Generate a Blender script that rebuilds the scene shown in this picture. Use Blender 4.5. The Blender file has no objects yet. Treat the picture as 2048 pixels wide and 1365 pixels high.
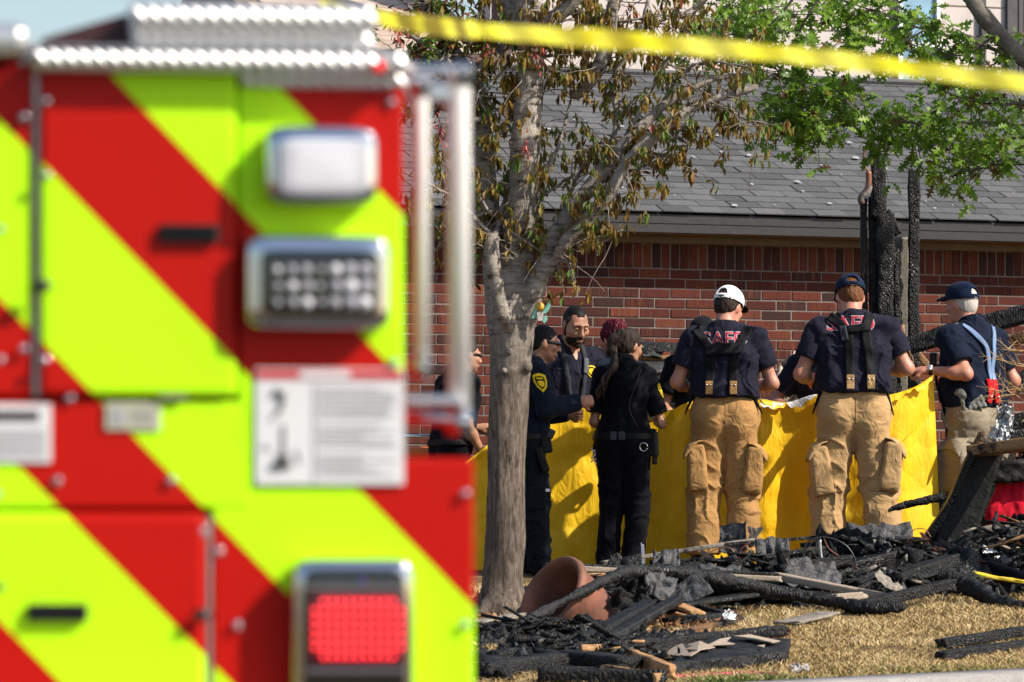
import bpy, bmesh, math, random
import numpy as np
from mathutils import Vector, Matrix
from mathutils.bvhtree import BVHTree

random.seed(7); RNG = np.random.default_rng(7)
C = bpy.context.scene.collection
R = math.radians
F = 2048*200/36.0; CX = 1024.0; HY = 1150.0

# ---------------------------------------------------------------- camera, light, exposure
cd = bpy.data.cameras.new('camera'); cam = bpy.data.objects.new('camera', cd); C.objects.link(cam)
cam.location = (0, 0, 0); cam.rotation_euler = (R(90), 0, 0)
cd.lens = 200; cd.sensor_width = 36; cd.shift_y = (HY-682.5)/2048.0
cd.clip_start = .1; cd.clip_end = 3000
cd.dof.use_dof = True; cd.dof.focus_distance = 37.2; cd.dof.aperture_fstop = 7.2
bpy.context.scene.camera = cam

SUN = Vector((0.71, -0.31, 0.63)).normalized()
sun_el = math.asin(SUN.z); sun_az = math.atan2(SUN.x, SUN.y)
w = bpy.data.worlds.new('World'); bpy.context.scene.world = w; w.use_nodes = True
nt = w.node_tree; bg = nt.nodes['Background']
sky = nt.nodes.new('ShaderNodeTexSky'); sky.sky_type = 'NISHITA'; sky.sun_disc = False
sky.sun_elevation = sun_el; sky.sun_rotation = sun_az; sky.dust_density = 1.5
nt.links.new(sky.outputs[0], bg.inputs[0]); bg.inputs[1].default_value = .12
sl = bpy.data.lights.new('sun', 'SUN'); sl.energy = 5.0; sl.angle = R(.5); sl.color = (1, .92, .80)
so = bpy.data.objects.new('sun', sl); C.objects.link(so)
so.rotation_euler = SUN.to_track_quat('Z', 'Y').to_euler()
vs = bpy.context.scene.view_settings
vs.view_transform = 'Standard'; vs.look = 'None'; vs.gamma = 1; vs.use_curve_mapping = False; vs.exposure = 0.46
sc = bpy.context.scene
sc.cycles.max_bounces = 6; sc.cycles.transparent_max_bounces = 6
sc.cycles.sample_clamp_indirect = 8

# ---------------------------------------------------------------- helpers
def P(px, py, D):
    """world point seen at photo pixel (px, py) when it stands D metres away"""
    return Vector(((px-CX)*D/F, D, (HY-py)*D/F))

def tag(o, label=None, cat=None, group=None, kind=None):
    if label: o['label'] = label
    if cat: o['category'] = cat
    if group: o['group'] = group
    if kind: o['kind'] = kind
    return o

def empty(name, loc=(0, 0, 0), rz=0, scale=1, **k):
    o = bpy.data.objects.new(name, None); C.objects.link(o)
    o.location = loc; o.rotation_euler = (0, 0, rz); o.scale = (scale,)*3
    o.empty_display_size = .1
    return tag(o, **k)

def link(name, me, mat=None, parent=None, smooth=True, **k):
    o = bpy.data.objects.new(name, me); C.objects.link(o)
    if mat is not None and not me.materials: me.materials.append(mat)
    if parent is not None: o.parent = parent
    if smooth and len(me.polygons): me.polygons.foreach_set('use_smooth', np.ones(len(me.polygons), bool))
    return tag(o, **k)

def mesh_np(name, V, Q):
    """V (n,3); Q (m,3|4)"""
    me = bpy.data.meshes.new(name); V = np.asarray(V, np.float32); Q = np.asarray(Q, np.int32)
    me.vertices.add(len(V)); me.vertices.foreach_set('co', V.ravel())
    n = Q.shape[1]; me.loops.add(Q.size); me.polygons.add(len(Q))
    me.loops.foreach_set('vertex_index', Q.ravel())
    me.polygons.foreach_set('loop_start', np.arange(len(Q), dtype=np.int32)*n)
    me.update(calc_edges=True); me.validate()
    return me

def mesh_py(name, V, faces):
    me = bpy.data.meshes.new(name); me.from_pydata([tuple(v) for v in V], [], faces); me.update(); return me

def attr(me, name, vals):
    a = me.attributes.new(name, 'FLOAT', 'POINT'); a.data.foreach_set('value', np.asarray(vals, np.float32))

# value noise
_T = RNG.random((64, 64, 64)).astype(np.float32)
def vnoise(p):
    p = np.asarray(p, np.float32); i = np.floor(p).astype(np.int64); f = p-i; f = f*f*(3-2*f); i &= 63; j = (i+1) & 63
    x0, y0, z0 = i[:, 0], i[:, 1], i[:, 2]; x1, y1, z1 = j[:, 0], j[:, 1], j[:, 2]
    fx, fy, fz = f[:, 0], f[:, 1], f[:, 2]
    a = _T[x0, y0, z0]*(1-fx)+_T[x1, y0, z0]*fx; b = _T[x0, y1, z0]*(1-fx)+_T[x1, y1, z0]*fx
    c = _T[x0, y0, z1]*(1-fx)+_T[x1, y0, z1]*fx; d = _T[x0, y1, z1]*(1-fx)+_T[x1, y1, z1]*fx
    return ((a*(1-fy)+b*fy)*(1-fz)+(c*(1-fy)+d*fy)*fz)*2-1
def fbm(p, o=3):
    s = 0; a = 1; p = np.asarray(p, np.float32)
    for k in range(o): s = s+a*vnoise(p*(2**k)+k*17.3); a *= .5
    return s

def displace(me, fn):
    n = len(me.vertices); co = np.empty(n*3, np.float32); no = np.empty(n*3, np.float32)
    me.vertices.foreach_get('co', co); me.vertices.foreach_get('normal', no)
    co = co.reshape(-1, 3); no = no.reshape(-1, 3)
    co = co+no*np.asarray(fn(co, no))[:, None]
    me.vertices.foreach_set('co', co.astype(np.float32).ravel()); me.update()

def bm_mesh(name, bm):
    me = bpy.data.meshes.new(name); bm.normal_update(); bm.to_mesh(me); bm.free(); return me

def box_bm(lo, hi, bev=0, seg=2, bm=None):
    b = bmesh.new()
    r = bmesh.ops.create_cube(b, size=1)
    for v in b.verts: v.co = Vector([lo[i]+(v.co[i]+.5)*(hi[i]-lo[i]) for i in range(3)])
    if bev: bmesh.ops.bevel(b, geom=b.edges[:], offset=bev, segments=seg, affect='EDGES', profile=.5)
    if bm is None: return b
    me = bpy.data.meshes.new('t'); b.to_mesh(me); b.free(); bm.from_mesh(me); bpy.data.meshes.remove(me); return bm

def box(name, lo, hi, mat, parent=None, bev=0, seg=2, **k):
    o = link(name, bm_mesh(name, box_bm(lo, hi, bev, seg)), mat, parent, smooth=False, **k)
    return o

def xform_bm(bm, M):
    bmesh.ops.transform(bm, matrix=M, verts=bm.verts[:]); return bm

def tube(pts, rad, n=10, cap=True):
    """smooth tube arrays along points with radii"""
    pts = [Vector(p) for p in pts]; m = len(pts)
    if not hasattr(rad, '__len__'): rad = [rad]*m
    V = []; Fc = []
    t0 = (pts[1]-pts[0]).normalized(); up = Vector((0, 0, 1)) if abs(t0.z) < .9 else Vector((1, 0, 0))
    x = t0.cross(up).normalized()
    for i in range(m):
        t = (pts[min(i+1, m-1)]-pts[max(i-1, 0)]).normalized()
        x = (x-t*x.dot(t)).normalized(); y = t.cross(x)
        for a in range(n):
            q = 2*math.pi*a/n; V.append(pts[i]+(x*math.cos(q)+y*math.sin(q))*rad[i])
    for i in range(m-1):
        for a in range(n):
            b = (a+1) % n; Fc.append((i*n+a, i*n+b, (i+1)*n+b, (i+1)*n+a))
    if cap:
        Fc.append(tuple(range(n-1, -1, -1))); Fc.append(tuple(range((m-1)*n, m*n)))
    return V, Fc

def smooth_path(pts, k=6):
    """Catmull-Rom through tuples (any dimension)"""
    p = np.array(pts, float); out = []
    for i in range(len(p)-1):
        a = p[max(i-1, 0)]; b = p[i]; c = p[i+1]; d = p[min(i+2, len(p)-1)]
        for s in range(k):
            t = s/k
            out.append(.5*((2*b)+(-a+c)*t+(2*a-5*b+4*c-d)*t*t+(-a+3*b-3*c+d)*t**3))
    out.append(p[-1]); return np.array(out)

def tube_obj(name, pts, rad, mat, parent=None, n=10, **k):
    V, Fc = tube(pts, rad, n); return link(name, mesh_py(name, V, Fc), mat, parent, **k)

class Batch:
    """collects pieces into one mesh with a per-piece random attribute"""
    def __init__(s): s.V = []; s.F = []; s.r = []
    def add(s, V, Fc, r=None):
        b = len(s.V); r = random.random() if r is None else r
        s.V += [tuple(v) for v in V]; s.F += [tuple(i+b for i in f) for f in Fc]; s.r += [r]*len(V)
    def build(s, name, mat, parent=None, smooth=True, **k):
        me = mesh_py(name, s.V, s.F); attr(me, 'rnd', s.r); return link(name, me, mat, parent, smooth, **k)

def scatter(name, tv, tf, M, rnd):
    """join copies of template (tv, tf) by transforms M (n,4,4)"""
    tv = np.asarray(tv, np.float32); tf = np.asarray(tf, np.int32); n = len(M); m = len(tv)
    V = np.einsum('nij,mj->nmi', M[:, :3, :3], tv)+M[:, None, :3, 3]
    Q = (tf[None]+(np.arange(n)*m)[:, None, None]).reshape(-1, tf.shape[1])
    me = mesh_np(name, V.reshape(-1, 3), Q); attr(me, 'rnd', np.repeat(rnd, m)); return me

def rots(n, tilt_lo=0, tilt_hi=math.pi):
    """n random rotation matrices (n,3,3)"""
    q = RNG.normal(size=(n, 4)); q /= np.linalg.norm(q, axis=1)[:, None]
    a, b, c, d = q.T
    return np.stack([np.stack([1-2*(c*c+d*d), 2*(b*c-a*d), 2*(b*d+a*c)], 1), np.stack([2*(b*c+a*d), 1-2*(b*b+d*d), 2*(c*d-a*b)], 1), np.stack([2*(b*d-a*c), 2*(c*d+a*b), 1-2*(b*b+c*c)], 1)], 1)

# ---------------------------------------------------------------- implicit surfaces (smooth unions of tapered limbs)
class Field:
    def __init__(s, lo, hi, h):
        s.h = h; s.lo = np.array(lo, float); n = np.ceil((np.array(hi, float)-s.lo)/h).astype(int)+1
        s.v = np.full(n, 1.0, np.float32); s.n = n
        s.ax = [(s.lo[i]+h*np.arange(n[i])).astype(np.float32) for i in range(3)]
    def _sl(s, lo, hi):
        a = np.clip(np.floor((np.array(lo)-s.lo)/s.h).astype(int), 0, s.n); b = np.clip(np.ceil((np.array(hi)-s.lo)/s.h).astype(int)+1, 0, s.n)
        sl = tuple(slice(a[i], b[i]) for i in range(3))
        return sl, s.ax[0][sl[0]][:, None, None], s.ax[1][sl[1]][None, :, None], s.ax[2][sl[2]][None, None, :]
    def _put(s, sl, d, k, op):
        v = s.v[sl]
        if op == 'sub': d = -d; hh = np.maximum(k-np.abs(v-d), 0)/max(k, 1e-6); s.v[sl] = np.maximum(v, d)+hh*hh*k*.25
        else: hh = np.maximum(k-np.abs(v-d), 0)/max(k, 1e-6); s.v[sl] = np.minimum(v, d)-hh*hh*k*.25
    def cone(s, a, b, ra, rb=None, k=.03, op='add', sq=None):
        """tapered capsule; sq = (axis, factor) flattens it along an axis"""
        rb = ra if rb is None else rb; a = np.array(a, float); b = np.array(b, float)
        m = max(ra, rb)+k+3*s.h
        if op == 'sub': m = max(ra, rb)+k+s.h
        sl, X, Y, Z = s._sl(np.minimum(a, b)-m, np.maximum(a, b)+m)
        if 0 in s.v[sl].shape: return
        d = b-a; L = float(d@d)+1e-9
        px, py, pz = X-a[0], Y-a[1], Z-a[2]
        t = np.clip((px*d[0]+py*d[1]+pz*d[2])/L, 0, 1)
        qx, qy, qz = px-t*d[0], py-t*d[1], pz-t*d[2]
        if sq is None: q = np.sqrt(qx*qx+qy*qy+qz*qz); g = 1
        else:
            ax, f = sq; ax = np.array(ax, float); ax /= np.linalg.norm(ax); e = qx*ax[0]+qy*ax[1]+qz*ax[2]
            q = np.sqrt(np.maximum(qx*qx+qy*qy+qz*qz-e*e+(e/f)**2, 1e-9)); g = min(1, f)
        s._put(sl, ((q-(ra+(rb-ra)*t))*g).astype(np.float32), k, op)
    def ell(s, c, r, M=None, k=.02, op='add'):
        c = np.array(c, float); r = np.array(r, float); m = r.max()+k+3*s.h
        sl, X, Y, Z = s._sl(c-m, c+m)
        if 0 in s.v[sl].shape: return
        x, y, z = X-c[0], Y-c[1], Z-c[2]
        if M is not None:
            M = np.array(M)
            x, y, z = M[0, 0]*x+M[1, 0]*y+M[2, 0]*z, M[0, 1]*x+M[1, 1]*y+M[2, 1]*z, M[0, 2]*x+M[1, 2]*y+M[2, 2]*z
        k0 = np.sqrt((x/r[0])**2+(y/r[1])**2+(z/r[2])**2); k1 = np.sqrt((x/r[0]**2)**2+(y/r[1]**2)**2+(z/r[2]**2)**2)+1e-6
        s._put(sl, (k0*(k0-1)/k1).astype(np.float32), k, op)
    def cut(s, p, n, k=0.0):
        """remove what lies on the side of plane (p, n) that n points to"""
        n = np.array(n, float); n /= np.linalg.norm(n); p = np.array(p, float)
        d = ((s.ax[0]-p[0])*n[0])[:, None, None]+((s.ax[1]-p[1])*n[1])[None, :, None]+((s.ax[2]-p[2])*n[2])[None, None, :]
        np.maximum(s.v, d.astype(np.float32), out=s.v)
    def mesh(s, name):
        v = s.v; v[0] = 1; v[-1] = 1; v[:, 0] = 1; v[:, -1] = 1; v[:, :, 0] = 1; v[:, :, -1] = 1
        ins = v < 0; i8 = ins.astype(np.uint8); a, b = slice(None, -1), slice(1, None)
        cnt = sum(i8[x, y, z] for x in (a, b) for y in (a, b) for z in (a, b))
        I, J, K = np.nonzero((cnt > 0) & (cnt < 8)); N = len(I)
        idx = np.full(cnt.shape, -1, np.int32); idx[I, J, K] = np.arange(N)
        co = np.array([(x, y, z) for x in (0, 1) for y in (0, 1) for z in (0, 1)])
        val = np.stack([v[I+c[0], J+c[1], K+c[2]] for c in co]); acc = np.zeros((N, 3)); w_ = np.zeros(N)
        for p in range(8):
            for q in range(p+1, 8):
                if np.abs(co[p]-co[q]).sum() != 1: continue
                m = (val[p] < 0) != (val[q] < 0); t = val[p][m]/(val[p][m]-val[q][m])
                acc[m] += co[p]+t[:, None]*(co[q]-co[p]); w_[m] += 1
        V = s.lo+s.h*(np.stack([I, J, K], 1)+acc/w_[:, None]); Q = []
        for ax in range(3):
            s0 = [slice(None)]*3; s1 = [slice(None)]*3; s0[ax] = a; s1[ax] = b
            A = ins[tuple(s0)]; B = ins[tuple(s1)]; G = np.nonzero(A != B); G = np.stack(G, 1)
            u, w2 = (ax+1) % 3, (ax+2) % 3
            G = G[(G[:, u] > 0) & (G[:, w2] > 0)]
            def ce(du, dw):
                g = G.copy(); g[:, u] -= du; g[:, w2] -= dw; return idx[g[:, 0], g[:, 1], g[:, 2]]
            q = np.stack([ce(1, 1), ce(0, 1), ce(0, 0), ce(1, 0)], 1)
            fl = ~A[G[:, 0], G[:, 1], G[:, 2]]; q[fl] = q[fl][:, ::-1]; Q.append(q)
        Q = np.concatenate(Q); Q = Q[(Q >= 0).all(1)]
        return mesh_np(name, V, Q)

def bvh_of(me):
    n = len(me.vertices); co = np.empty(n*3, np.float32); me.vertices.foreach_get('co', co)
    m = len(me.polygons); li = np.empty(len(me.loops), np.int32); me.loops.foreach_get('vertex_index', li)
    return BVHTree.FromPolygons(co.reshape(-1, 3).tolist(), li.reshape(m, -1).tolist())

def project(bvh, pt, dirn, back=.6, off=.004):
    dirn = Vector(dirn).normalized(); h = bvh.ray_cast(Vector(pt)-dirn*back, dirn, back*2)
    if h[0] is None: return None
    return h[0]-dirn*off

def ribbon(name, bvh, pts, width, dirn, mat, parent, off=.004, th=.005, step=.012, across=5, **k):
    """strap laid over a surface: pts = 3D guide points projected along dirn"""
    dirn = Vector(dirn).normalized(); gp = [Vector(p) for p in pts]; path = []
    for a, b in zip(gp[:-1], gp[1:]):
        m = max(1, int((b-a).length/step))
        for i in range(m): path.append(a+(b-a)*i/m)
    path.append(gp[-1]); V = []; rows = []
    last = None
    for i, p in enumerate(path):
        t = (path[min(i+1, len(path)-1)]-path[max(i-1, 0)]).normalized(); s = t.cross(dirn).normalized(); row = []
        for j in range(across):
            q = p+s*width*(j/(across-1)-.5); h = project(bvh, q, dirn, off=off)
            if h is None or (last is not None and abs((h-last).dot(dirn)) > .12): h = (q-dirn*((q-last).dot(dirn))) if last is not None else q
            last = h; row.append(h)
        rows.append(row)
    # smooth along
    for it in range(3):
        new = [r[:] for r in rows]
        for i in range(1, len(rows)-1):
            for j in range(across): new[i][j] = (rows[i-1][j]+rows[i][j]*2+rows[i+1][j])/4
        rows = new
    n = len(rows); V = [v-dirn*th for r in rows for v in r]+[v+dirn*th for r in rows for v in r]; N = n*across; Fc = []
    for i in range(n-1):
        for j in range(across-1):
            a = i*across+j; q = (a, a+1, a+across+1, a+across); Fc.append(q); Fc.append(tuple(x+N for x in q[::-1]))
    for i in range(n-1):
        for j, f in ((0, 1), (across-1, 0)):
            a = i*across+j; q = (a, a+across, a+across+N, a+N); Fc.append(q if f else q[::-1])
    for i in (0, n-1):
        for j in range(across-1):
            a = i*across+j; q = (a, a+N, a+N+1, a+1); Fc.append(q if i == 0 else q[::-1])
    return link(name, mesh_py(name, V, Fc), mat, parent, **k)

def decal(name, bvh, poly, o, u, v, dirn, mat, parent, off=.003, sub=True, **k):
    """thin printed/sewn patch: 2D polygon laid on a surface"""
    o = Vector(o); u = Vector(u); v = Vector(v); bm = bmesh.new()
    vs_ = [bm.verts.new((x, y, 0)) for x, y in poly]; bm.faces.new(vs_)
    bmesh.ops.triangulate(bm, faces=bm.faces[:])
    if sub: bmesh.ops.subdivide_edges(bm, edges=bm.edges[:], cuts=2, use_grid_fill=True)
    return lay(name, bm_mesh(name, bm), bvh, o, u, v, dirn, mat, parent, off, **k)

def lay(name, me, bvh, o, u, v, dirn, mat, parent, off=.003, **k):
    last = None
    for vv in me.vertices:
        p = o+u*vv.co.x+v*vv.co.y; h = project(bvh, p, dirn, off=off)
        if h is None: h = p-Vector(dirn)*((p-last).dot(Vector(dirn))) if last is not None else p
        last = h; vv.co = h
    me.update(); return link(name, me, mat, parent, smooth=False, **k)

def text_mesh(s, size, offset=0, sub=2):
    cu = bpy.data.curves.new('txt', 'FONT'); cu.body = s; cu.size = size; cu.align_x = 'CENTER'; cu.offset = offset; cu.resolution_u = 3
    o = bpy.data.objects.new('txt', cu); C.objects.link(o); bpy.context.view_layer.update()
    me = bpy.data.meshes.new_from_object(o.evaluated_get(bpy.context.evaluated_depsgraph_get()))
    bpy.data.objects.remove(o); bpy.data.curves.remove(cu)
    bm = bmesh.new(); bm.from_mesh(me); bmesh.ops.triangulate(bm, faces=bm.faces[:])
    for i in range(sub): 
        es = [e for e in bm.edges if e.calc_length() > size*.12]
        if es: bmesh.ops.subdivide_edges(bm, edges=es, cuts=1); bmesh.ops.triangulate(bm, faces=bm.faces[:])
    me2 = bm_mesh('lettering', bm); bpy.data.meshes.remove(me); return me2

# ---------------------------------------------------------------- materials
MATS = {}
def M(name): return MATS[name]
def newmat(name, rough=.6, metal=0, spec=.5):
    m = bpy.data.materials.new(name); m.use_nodes = True; b = m.node_tree.nodes['Principled BSDF']
    b.inputs['Roughness'].default_value = rough; b.inputs['Metallic'].default_value = metal; b.inputs['Specular IOR Level'].default_value = spec
    MATS[name] = m; return m, m.node_tree, b
def N(nt, t, **kw):
    n = nt.nodes.new(t)
    for k, v in kw.items():
        if k in n.inputs.keys() if hasattr(n.inputs, 'keys') else False: n.inputs[k].default_value = v
        else: setattr(n, k, v)
    return n
def ramp(nt, stops, interp='LINEAR'):
    r = nt.nodes.new('ShaderNodeValToRGB'); r.color_ramp.interpolation = interp; e = r.color_ramp.elements
    while len(e) > 1: e.remove(e[-1])
    e[0].position = stops[0][0]; e[0].color = (*stops[0][1], 1)
    for p, c in stops[1:]:
        x = e.new(p); x.color = (*c, 1)
    return r
def coords(nt, scale=(1, 1, 1), which='Object', rot=(0, 0, 0)):
    tc = nt.nodes.new('ShaderNodeTexCoord'); mp = nt.nodes.new('ShaderNodeMapping'); mp.inputs['Scale'].default_value = scale; mp.inputs['Rotation'].default_value = rot
    nt.links.new(tc.outputs[which], mp.inputs[0]); return mp.outputs[0]
def tex(nt, vec, kind='noise', scale=5, detail=4, rough=.6, dist=0):
    if kind == 'noise':
        t = nt.nodes.new('ShaderNodeTexNoise'); t.inputs['Scale'].default_value = scale; t.inputs['Detail'].default_value = detail; t.inputs['Roughness'].default_value = rough; t.inputs['Distortion'].default_value = dist
        nt.links.new(vec, t.inputs['Vector']); return t.outputs[0]
    t = nt.nodes.new('ShaderNodeTexVoronoi'); t.inputs['Scale'].default_value = scale
    if kind == 'cracks': t.feature = 'DISTANCE_TO_EDGE'
    nt.links.new(vec, t.inputs['Vector']); return t.outputs['Distance']
def bump(nt, b, h, strength=.3, dist=.01, prev=None):
    n = nt.nodes.new('ShaderNodeBump'); n.inputs['Strength'].default_value = strength; n.inputs['Distance'].default_value = dist
    nt.links.new(h, n.inputs['Height'])
    if prev: nt.links.new(prev, n.inputs['Normal'])
    nt.links.new(n.outputs[0], b.inputs['Normal']); return n.outputs[0]
def math_(nt, op, a, b=None, c=None):
    n = nt.nodes.new('ShaderNodeMath'); n.operation = op
    for i, x in enumerate((a, b, c)):
        if x is None: continue
        if hasattr(x, 'is_output'): nt.links.new(x, n.inputs[i])
        else: n.inputs[i].default_value = x
    return n.outputs[0]
def mixc(nt, f, a, b, mode='MIX'):
    n = nt.nodes.new('ShaderNodeMix'); n.data_type = 'RGBA'; n.blend_type = mode
    for i, x in ((0, f), (6, a), (7, b)):
        if hasattr(x, 'is_output'): nt.links.new(x, n.inputs[i])
        elif i == 0: n.inputs[0].default_value = x
        else: n.inputs[i].default_value = (*x, 1)
    return n.outputs[2]

def simple(name, c, rough=.6, metal=0, spec=.5, var=.25, scale=8, bumps=None, cscale=(1, 1, 1), detail=5, c2=None):
    """noise-varied surface"""
    m, nt, b = newmat(name, rough, metal, spec); v = coords(nt, cscale)
    t = tex(nt, v, 'noise', scale, detail, .65)
    lo = tuple(x*(1-var) for x in c) if c2 is None else c2; hi = tuple(min(1, x*(1+var)) for x in c)
    r = ramp(nt, [(.3, lo), (.7, hi)]); nt.links.new(t, r.inputs[0]); nt.links.new(r.outputs[0], b.inputs['Base Color'])
    prev = None
    for bs in (bumps or []):
        h = tex(nt, v, bs[0], bs[1], 4); prev = bump(nt, b, h, bs[2], bs[3], prev)
    return m

def cloth(name, c, rough=.85, weave=900, wr=(14, .6, .02), var=.22, sheen=.03):
    m, nt, b = newmat(name, rough, 0, .12); v = coords(nt)
    t = tex(nt, v, 'noise', 6, 6, .6); r = ramp(nt, [(.3, tuple(x*(1-var) for x in c)), (.7, tuple(min(1, x*(1+var)) for x in c))])
    nt.links.new(t, r.inputs[0]); nt.links.new(r.outputs[0], b.inputs['Base Color'])
    p = bump(nt, b, tex(nt, v, 'noise', wr[0], 3, .5, 1.2), wr[1], wr[2])
    bump(nt, b, tex(nt, v, 'noise', weave/6, 2), .25, .002, p)
    b.inputs['Sheen Weight'].default_value = sheen
    return m

cloth('navy_tee', (.013, .013, .026), wr=(9, .7, .03)); cloth('navy_uniform', (.006, .010, .021), wr=(9, .6, .03)); cloth('black_uniform', (.0022, .0026, .005), wr=(9, .6, .02))
cloth('navy_polo', (.005, .009, .024), wr=(10, .6, .03)); cloth('navy_trousers', (.004, .006, .011), wr=(7, .7, .03))
cloth('bunker_tan', (.36, .20, .075), rough=.8, wr=(12, .9, .022), var=.16); cloth('bunker_sand', (.42, .265, .125), rough=.8, wr=(12, .9, .022), var=.16); cloth('bunker_grey', (.24, .20, .145), rough=.8, wr=(7, .8, .03), var=.2)
cloth('bunker_seam', (.24, .13, .05)); cloth('webbing', (.006, .006, .008), rough=.7, wr=(40, .3, .005), sheen=.05); cloth('webbing_grey', (.05, .055, .07), wr=(40, .3, .005))
cloth('blue_webbing', (.17, .25, .42), wr=(40, .3, .005)); cloth('red_webbing', (.50, .008, .015), wr=(40, .3, .005))
cloth('cap_navy', (.006, .014, .040), wr=(20, .2, .01), weave=200); cloth('cap_white', (.93, .93, .94), wr=(10, .2, .01), weave=60, var=.04); cloth('cap_black', (.006, .006, .008))
cloth('lettering_red', (.50, .03, .06), var=.35, sheen=0); cloth('lettering_white', (.55, .50, .55), var=.3, sheen=0)
cloth('patch_yellow', (.75, .50, .02), sheen=0); cloth('patch_dark', (.04, .03, .01), sheen=0); cloth('red_fabric', (.55, .01, .03), wr=(6, .8, .03))
cloth('white_cloth', (.62, .62, .62)); cloth('glove_grey', (.17, .18, .17), wr=(30, .6, .01)); cloth('camera_strap', (.03, .035, .04)); cloth('strap_pad', (.10, .11, .12))
simple('glove_orange', (.85, .16, .015), rough=.45, var=.1); simple('leather_black', (.005, .005, .006), rough=.55, spec=.2, bumps=[('noise', 60, .3, .005)])
simple('black_plastic', (.010, .010, .011), rough=.35, var=.3); simple('glass_dark', (.006, .006, .007), rough=.08, spec=.8)
simple('eye_white', (.6, .58, .55), rough=.2, var=.05); simple('iris', (.03, .015, .008), rough=.1)
simple('lips', (.32, .12, .10), rough=.45)
simple('chrome', (.55, .56, .58), rough=.07, metal=1, var=.05); simple('steel', (.65, .66, .68), rough=.28, metal=1, var=.1, bumps=[('noise', 30, .1, .004)])
simple('handcuff_steel', (.7, .7, .7), rough=.2, metal=1)

def skin(name, c, red=.25):
    m, nt, b = newmat(name, .5, 0, .45); v = coords(nt); t = tex(nt, v, 'noise', 16, 5, .6)
    r = ramp(nt, [(.3, (c[0]*.9, c[1]*.72, c[2]*.68)), (.62, c), (.8, tuple(x*1.08 for x in c))]); nt.links.new(t, r.inputs[0]); nt.links.new(r.outputs[0], b.inputs['Base Color'])
    b.inputs['Subsurface Weight'].default_value = .12; b.inputs['Subsurface Radius'].default_value = (.01, .004, .002); b.inputs['Subsurface Scale'].default_value = .6
    bump(nt, b, tex(nt, v, 'noise', 120, 3), .25, .002)
skin('skin_light', (.50, .265, .185)); skin('skin_pink', (.52, .25, .175)); skin('skin_tan', (.42, .225, .14)); skin('skin_olive', (.36, .19, .115)); skin('skin_warm', (.40, .20, .12))

def hairmat(name, c, hi, sc=(1, 1, .12), rough=.55):
    m, nt, b = newmat(name, rough, 0, .18); v = coords(nt, sc); t = tex(nt, v, 'noise', 260, 3, .6)
    r = ramp(nt, [(.35, c), (.7, hi)]); nt.links.new(t, r.inputs[0]); nt.links.new(r.outputs[0], b.inputs['Base Color']); bump(nt, b, t, .8, .004)
hairmat('hair_black', (.003, .0025, .0025), (.012, .010, .009)); m, nt, b = newmat('hair_fade', .6, 0, .15); tc_h = nt.nodes.new('ShaderNodeTexCoord'); sx_h = nt.nodes.new('ShaderNodeSeparateXYZ'); nt.links.new(tc_h.outputs['Object'], sx_h.inputs[0])
mr_h = nt.nodes.new('ShaderNodeMapRange'); mr_h.inputs[1].default_value = -.02; mr_h.inputs[2].default_value = .085; nt.links.new(sx_h.outputs[2], mr_h.inputs[0])
rh = ramp(nt, [(0, (.15, .085, .06)), (.55, (.045, .028, .022)), (1, (.006, .005, .005))]); hn = tex(nt, coords(nt), 'noise', 150, 3, .7); nt.links.new(math_(nt, 'ADD', mr_h.outputs[0], math_(nt, 'MULTIPLY', math_(nt, 'SUBTRACT', hn, .5), .5)), rh.inputs[0]); nt.links.new(rh.outputs[0], b.inputs['Base Color']); bump(nt, b, hn, .4, .003)
hairmat('hair_brown', (.018, .009, .005), (.07, .035, .02)); hairmat('hair_darkbrown', (.010, .006, .005), (.05, .03, .022))
hairmat('hair_auburn', (.09, .03, .012), (.20, .08, .03)); hairmat('hair_white', (.38, .35, .32), (.62, .58, .54)); hairmat('hair_wine', (.035, .003, .008), (.16, .012, .03)); hairmat('beard', (.012, .007, .005), (.05, .03, .02), (1, 1, 1), .7)

def charred(name, lo=(.002, .002, .002), hi=(.024, .024, .026), s1=(1, 1, 1), sc=38, brown=0.0, bs=.9):
    m, nt, b = newmat(name, .5, 0, .4); v = coords(nt, s1)
    v0 = coords(nt)
    cr = tex(nt, v, 'cracks', sc); n = tex(nt, v0, 'noise', 3.5, 6, .7)
    r = ramp(nt, [(0, (.001, .001, .001)), (.06, lo), (.5, tuple((a+b_)/2*.6 for a, b_ in zip(lo, hi)))]); nt.links.new(cr, r.inputs[0])
    r2 = ramp(nt, [(.50, (0, 0, 0)), (.70, (1, 1, 1))]); nt.links.new(n, r2.inputs[0])
    ash = ramp(nt, [(.35, tuple(x*.5 for x in hi)), (.8, tuple(x*1.9 for x in hi))]); n2 = tex(nt, v0, 'noise', 30, 4, .7); nt.links.new(n2, ash.inputs[0])
    f = math_(nt, 'MULTIPLY', r2.outputs[0], .75); col = mixc(nt, f, r.outputs[0], ash.outputs[0])
    if brown:
        n3 = tex(nt, v0, 'noise', 2.3, 3, .5); r3 = ramp(nt, [(.62-.3*brown, (0, 0, 0)), (.72-.2*brown, (1, 1, 1))]); nt.links.new(n3, r3.inputs[0]); col = mixc(nt, r3.outputs[0], col, (.17, .085, .035))
    nt.links.new(col, b.inputs['Base Color'])
    rr = ramp(nt, [(.35, (.42,)*3), (.65, (.80,)*3)]); nt.links.new(n, rr.inputs[0]); nt.links.new(rr.outputs[0], b.inputs['Roughness'])
    p = bump(nt, b, cr, bs, .016); bump(nt, b, n2, .5, .008, p)
    return m
charred('char', sc=58); charred('char_fine', sc=95); charred('char_long', s1=(1, 1, .35), sc=60, hi=(.042, .042, .046)); charred('char_brown', brown=.55); charred('char_soft', lo=(.001, .001, .001), hi=(.009, .009, .009), sc=30)
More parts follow.
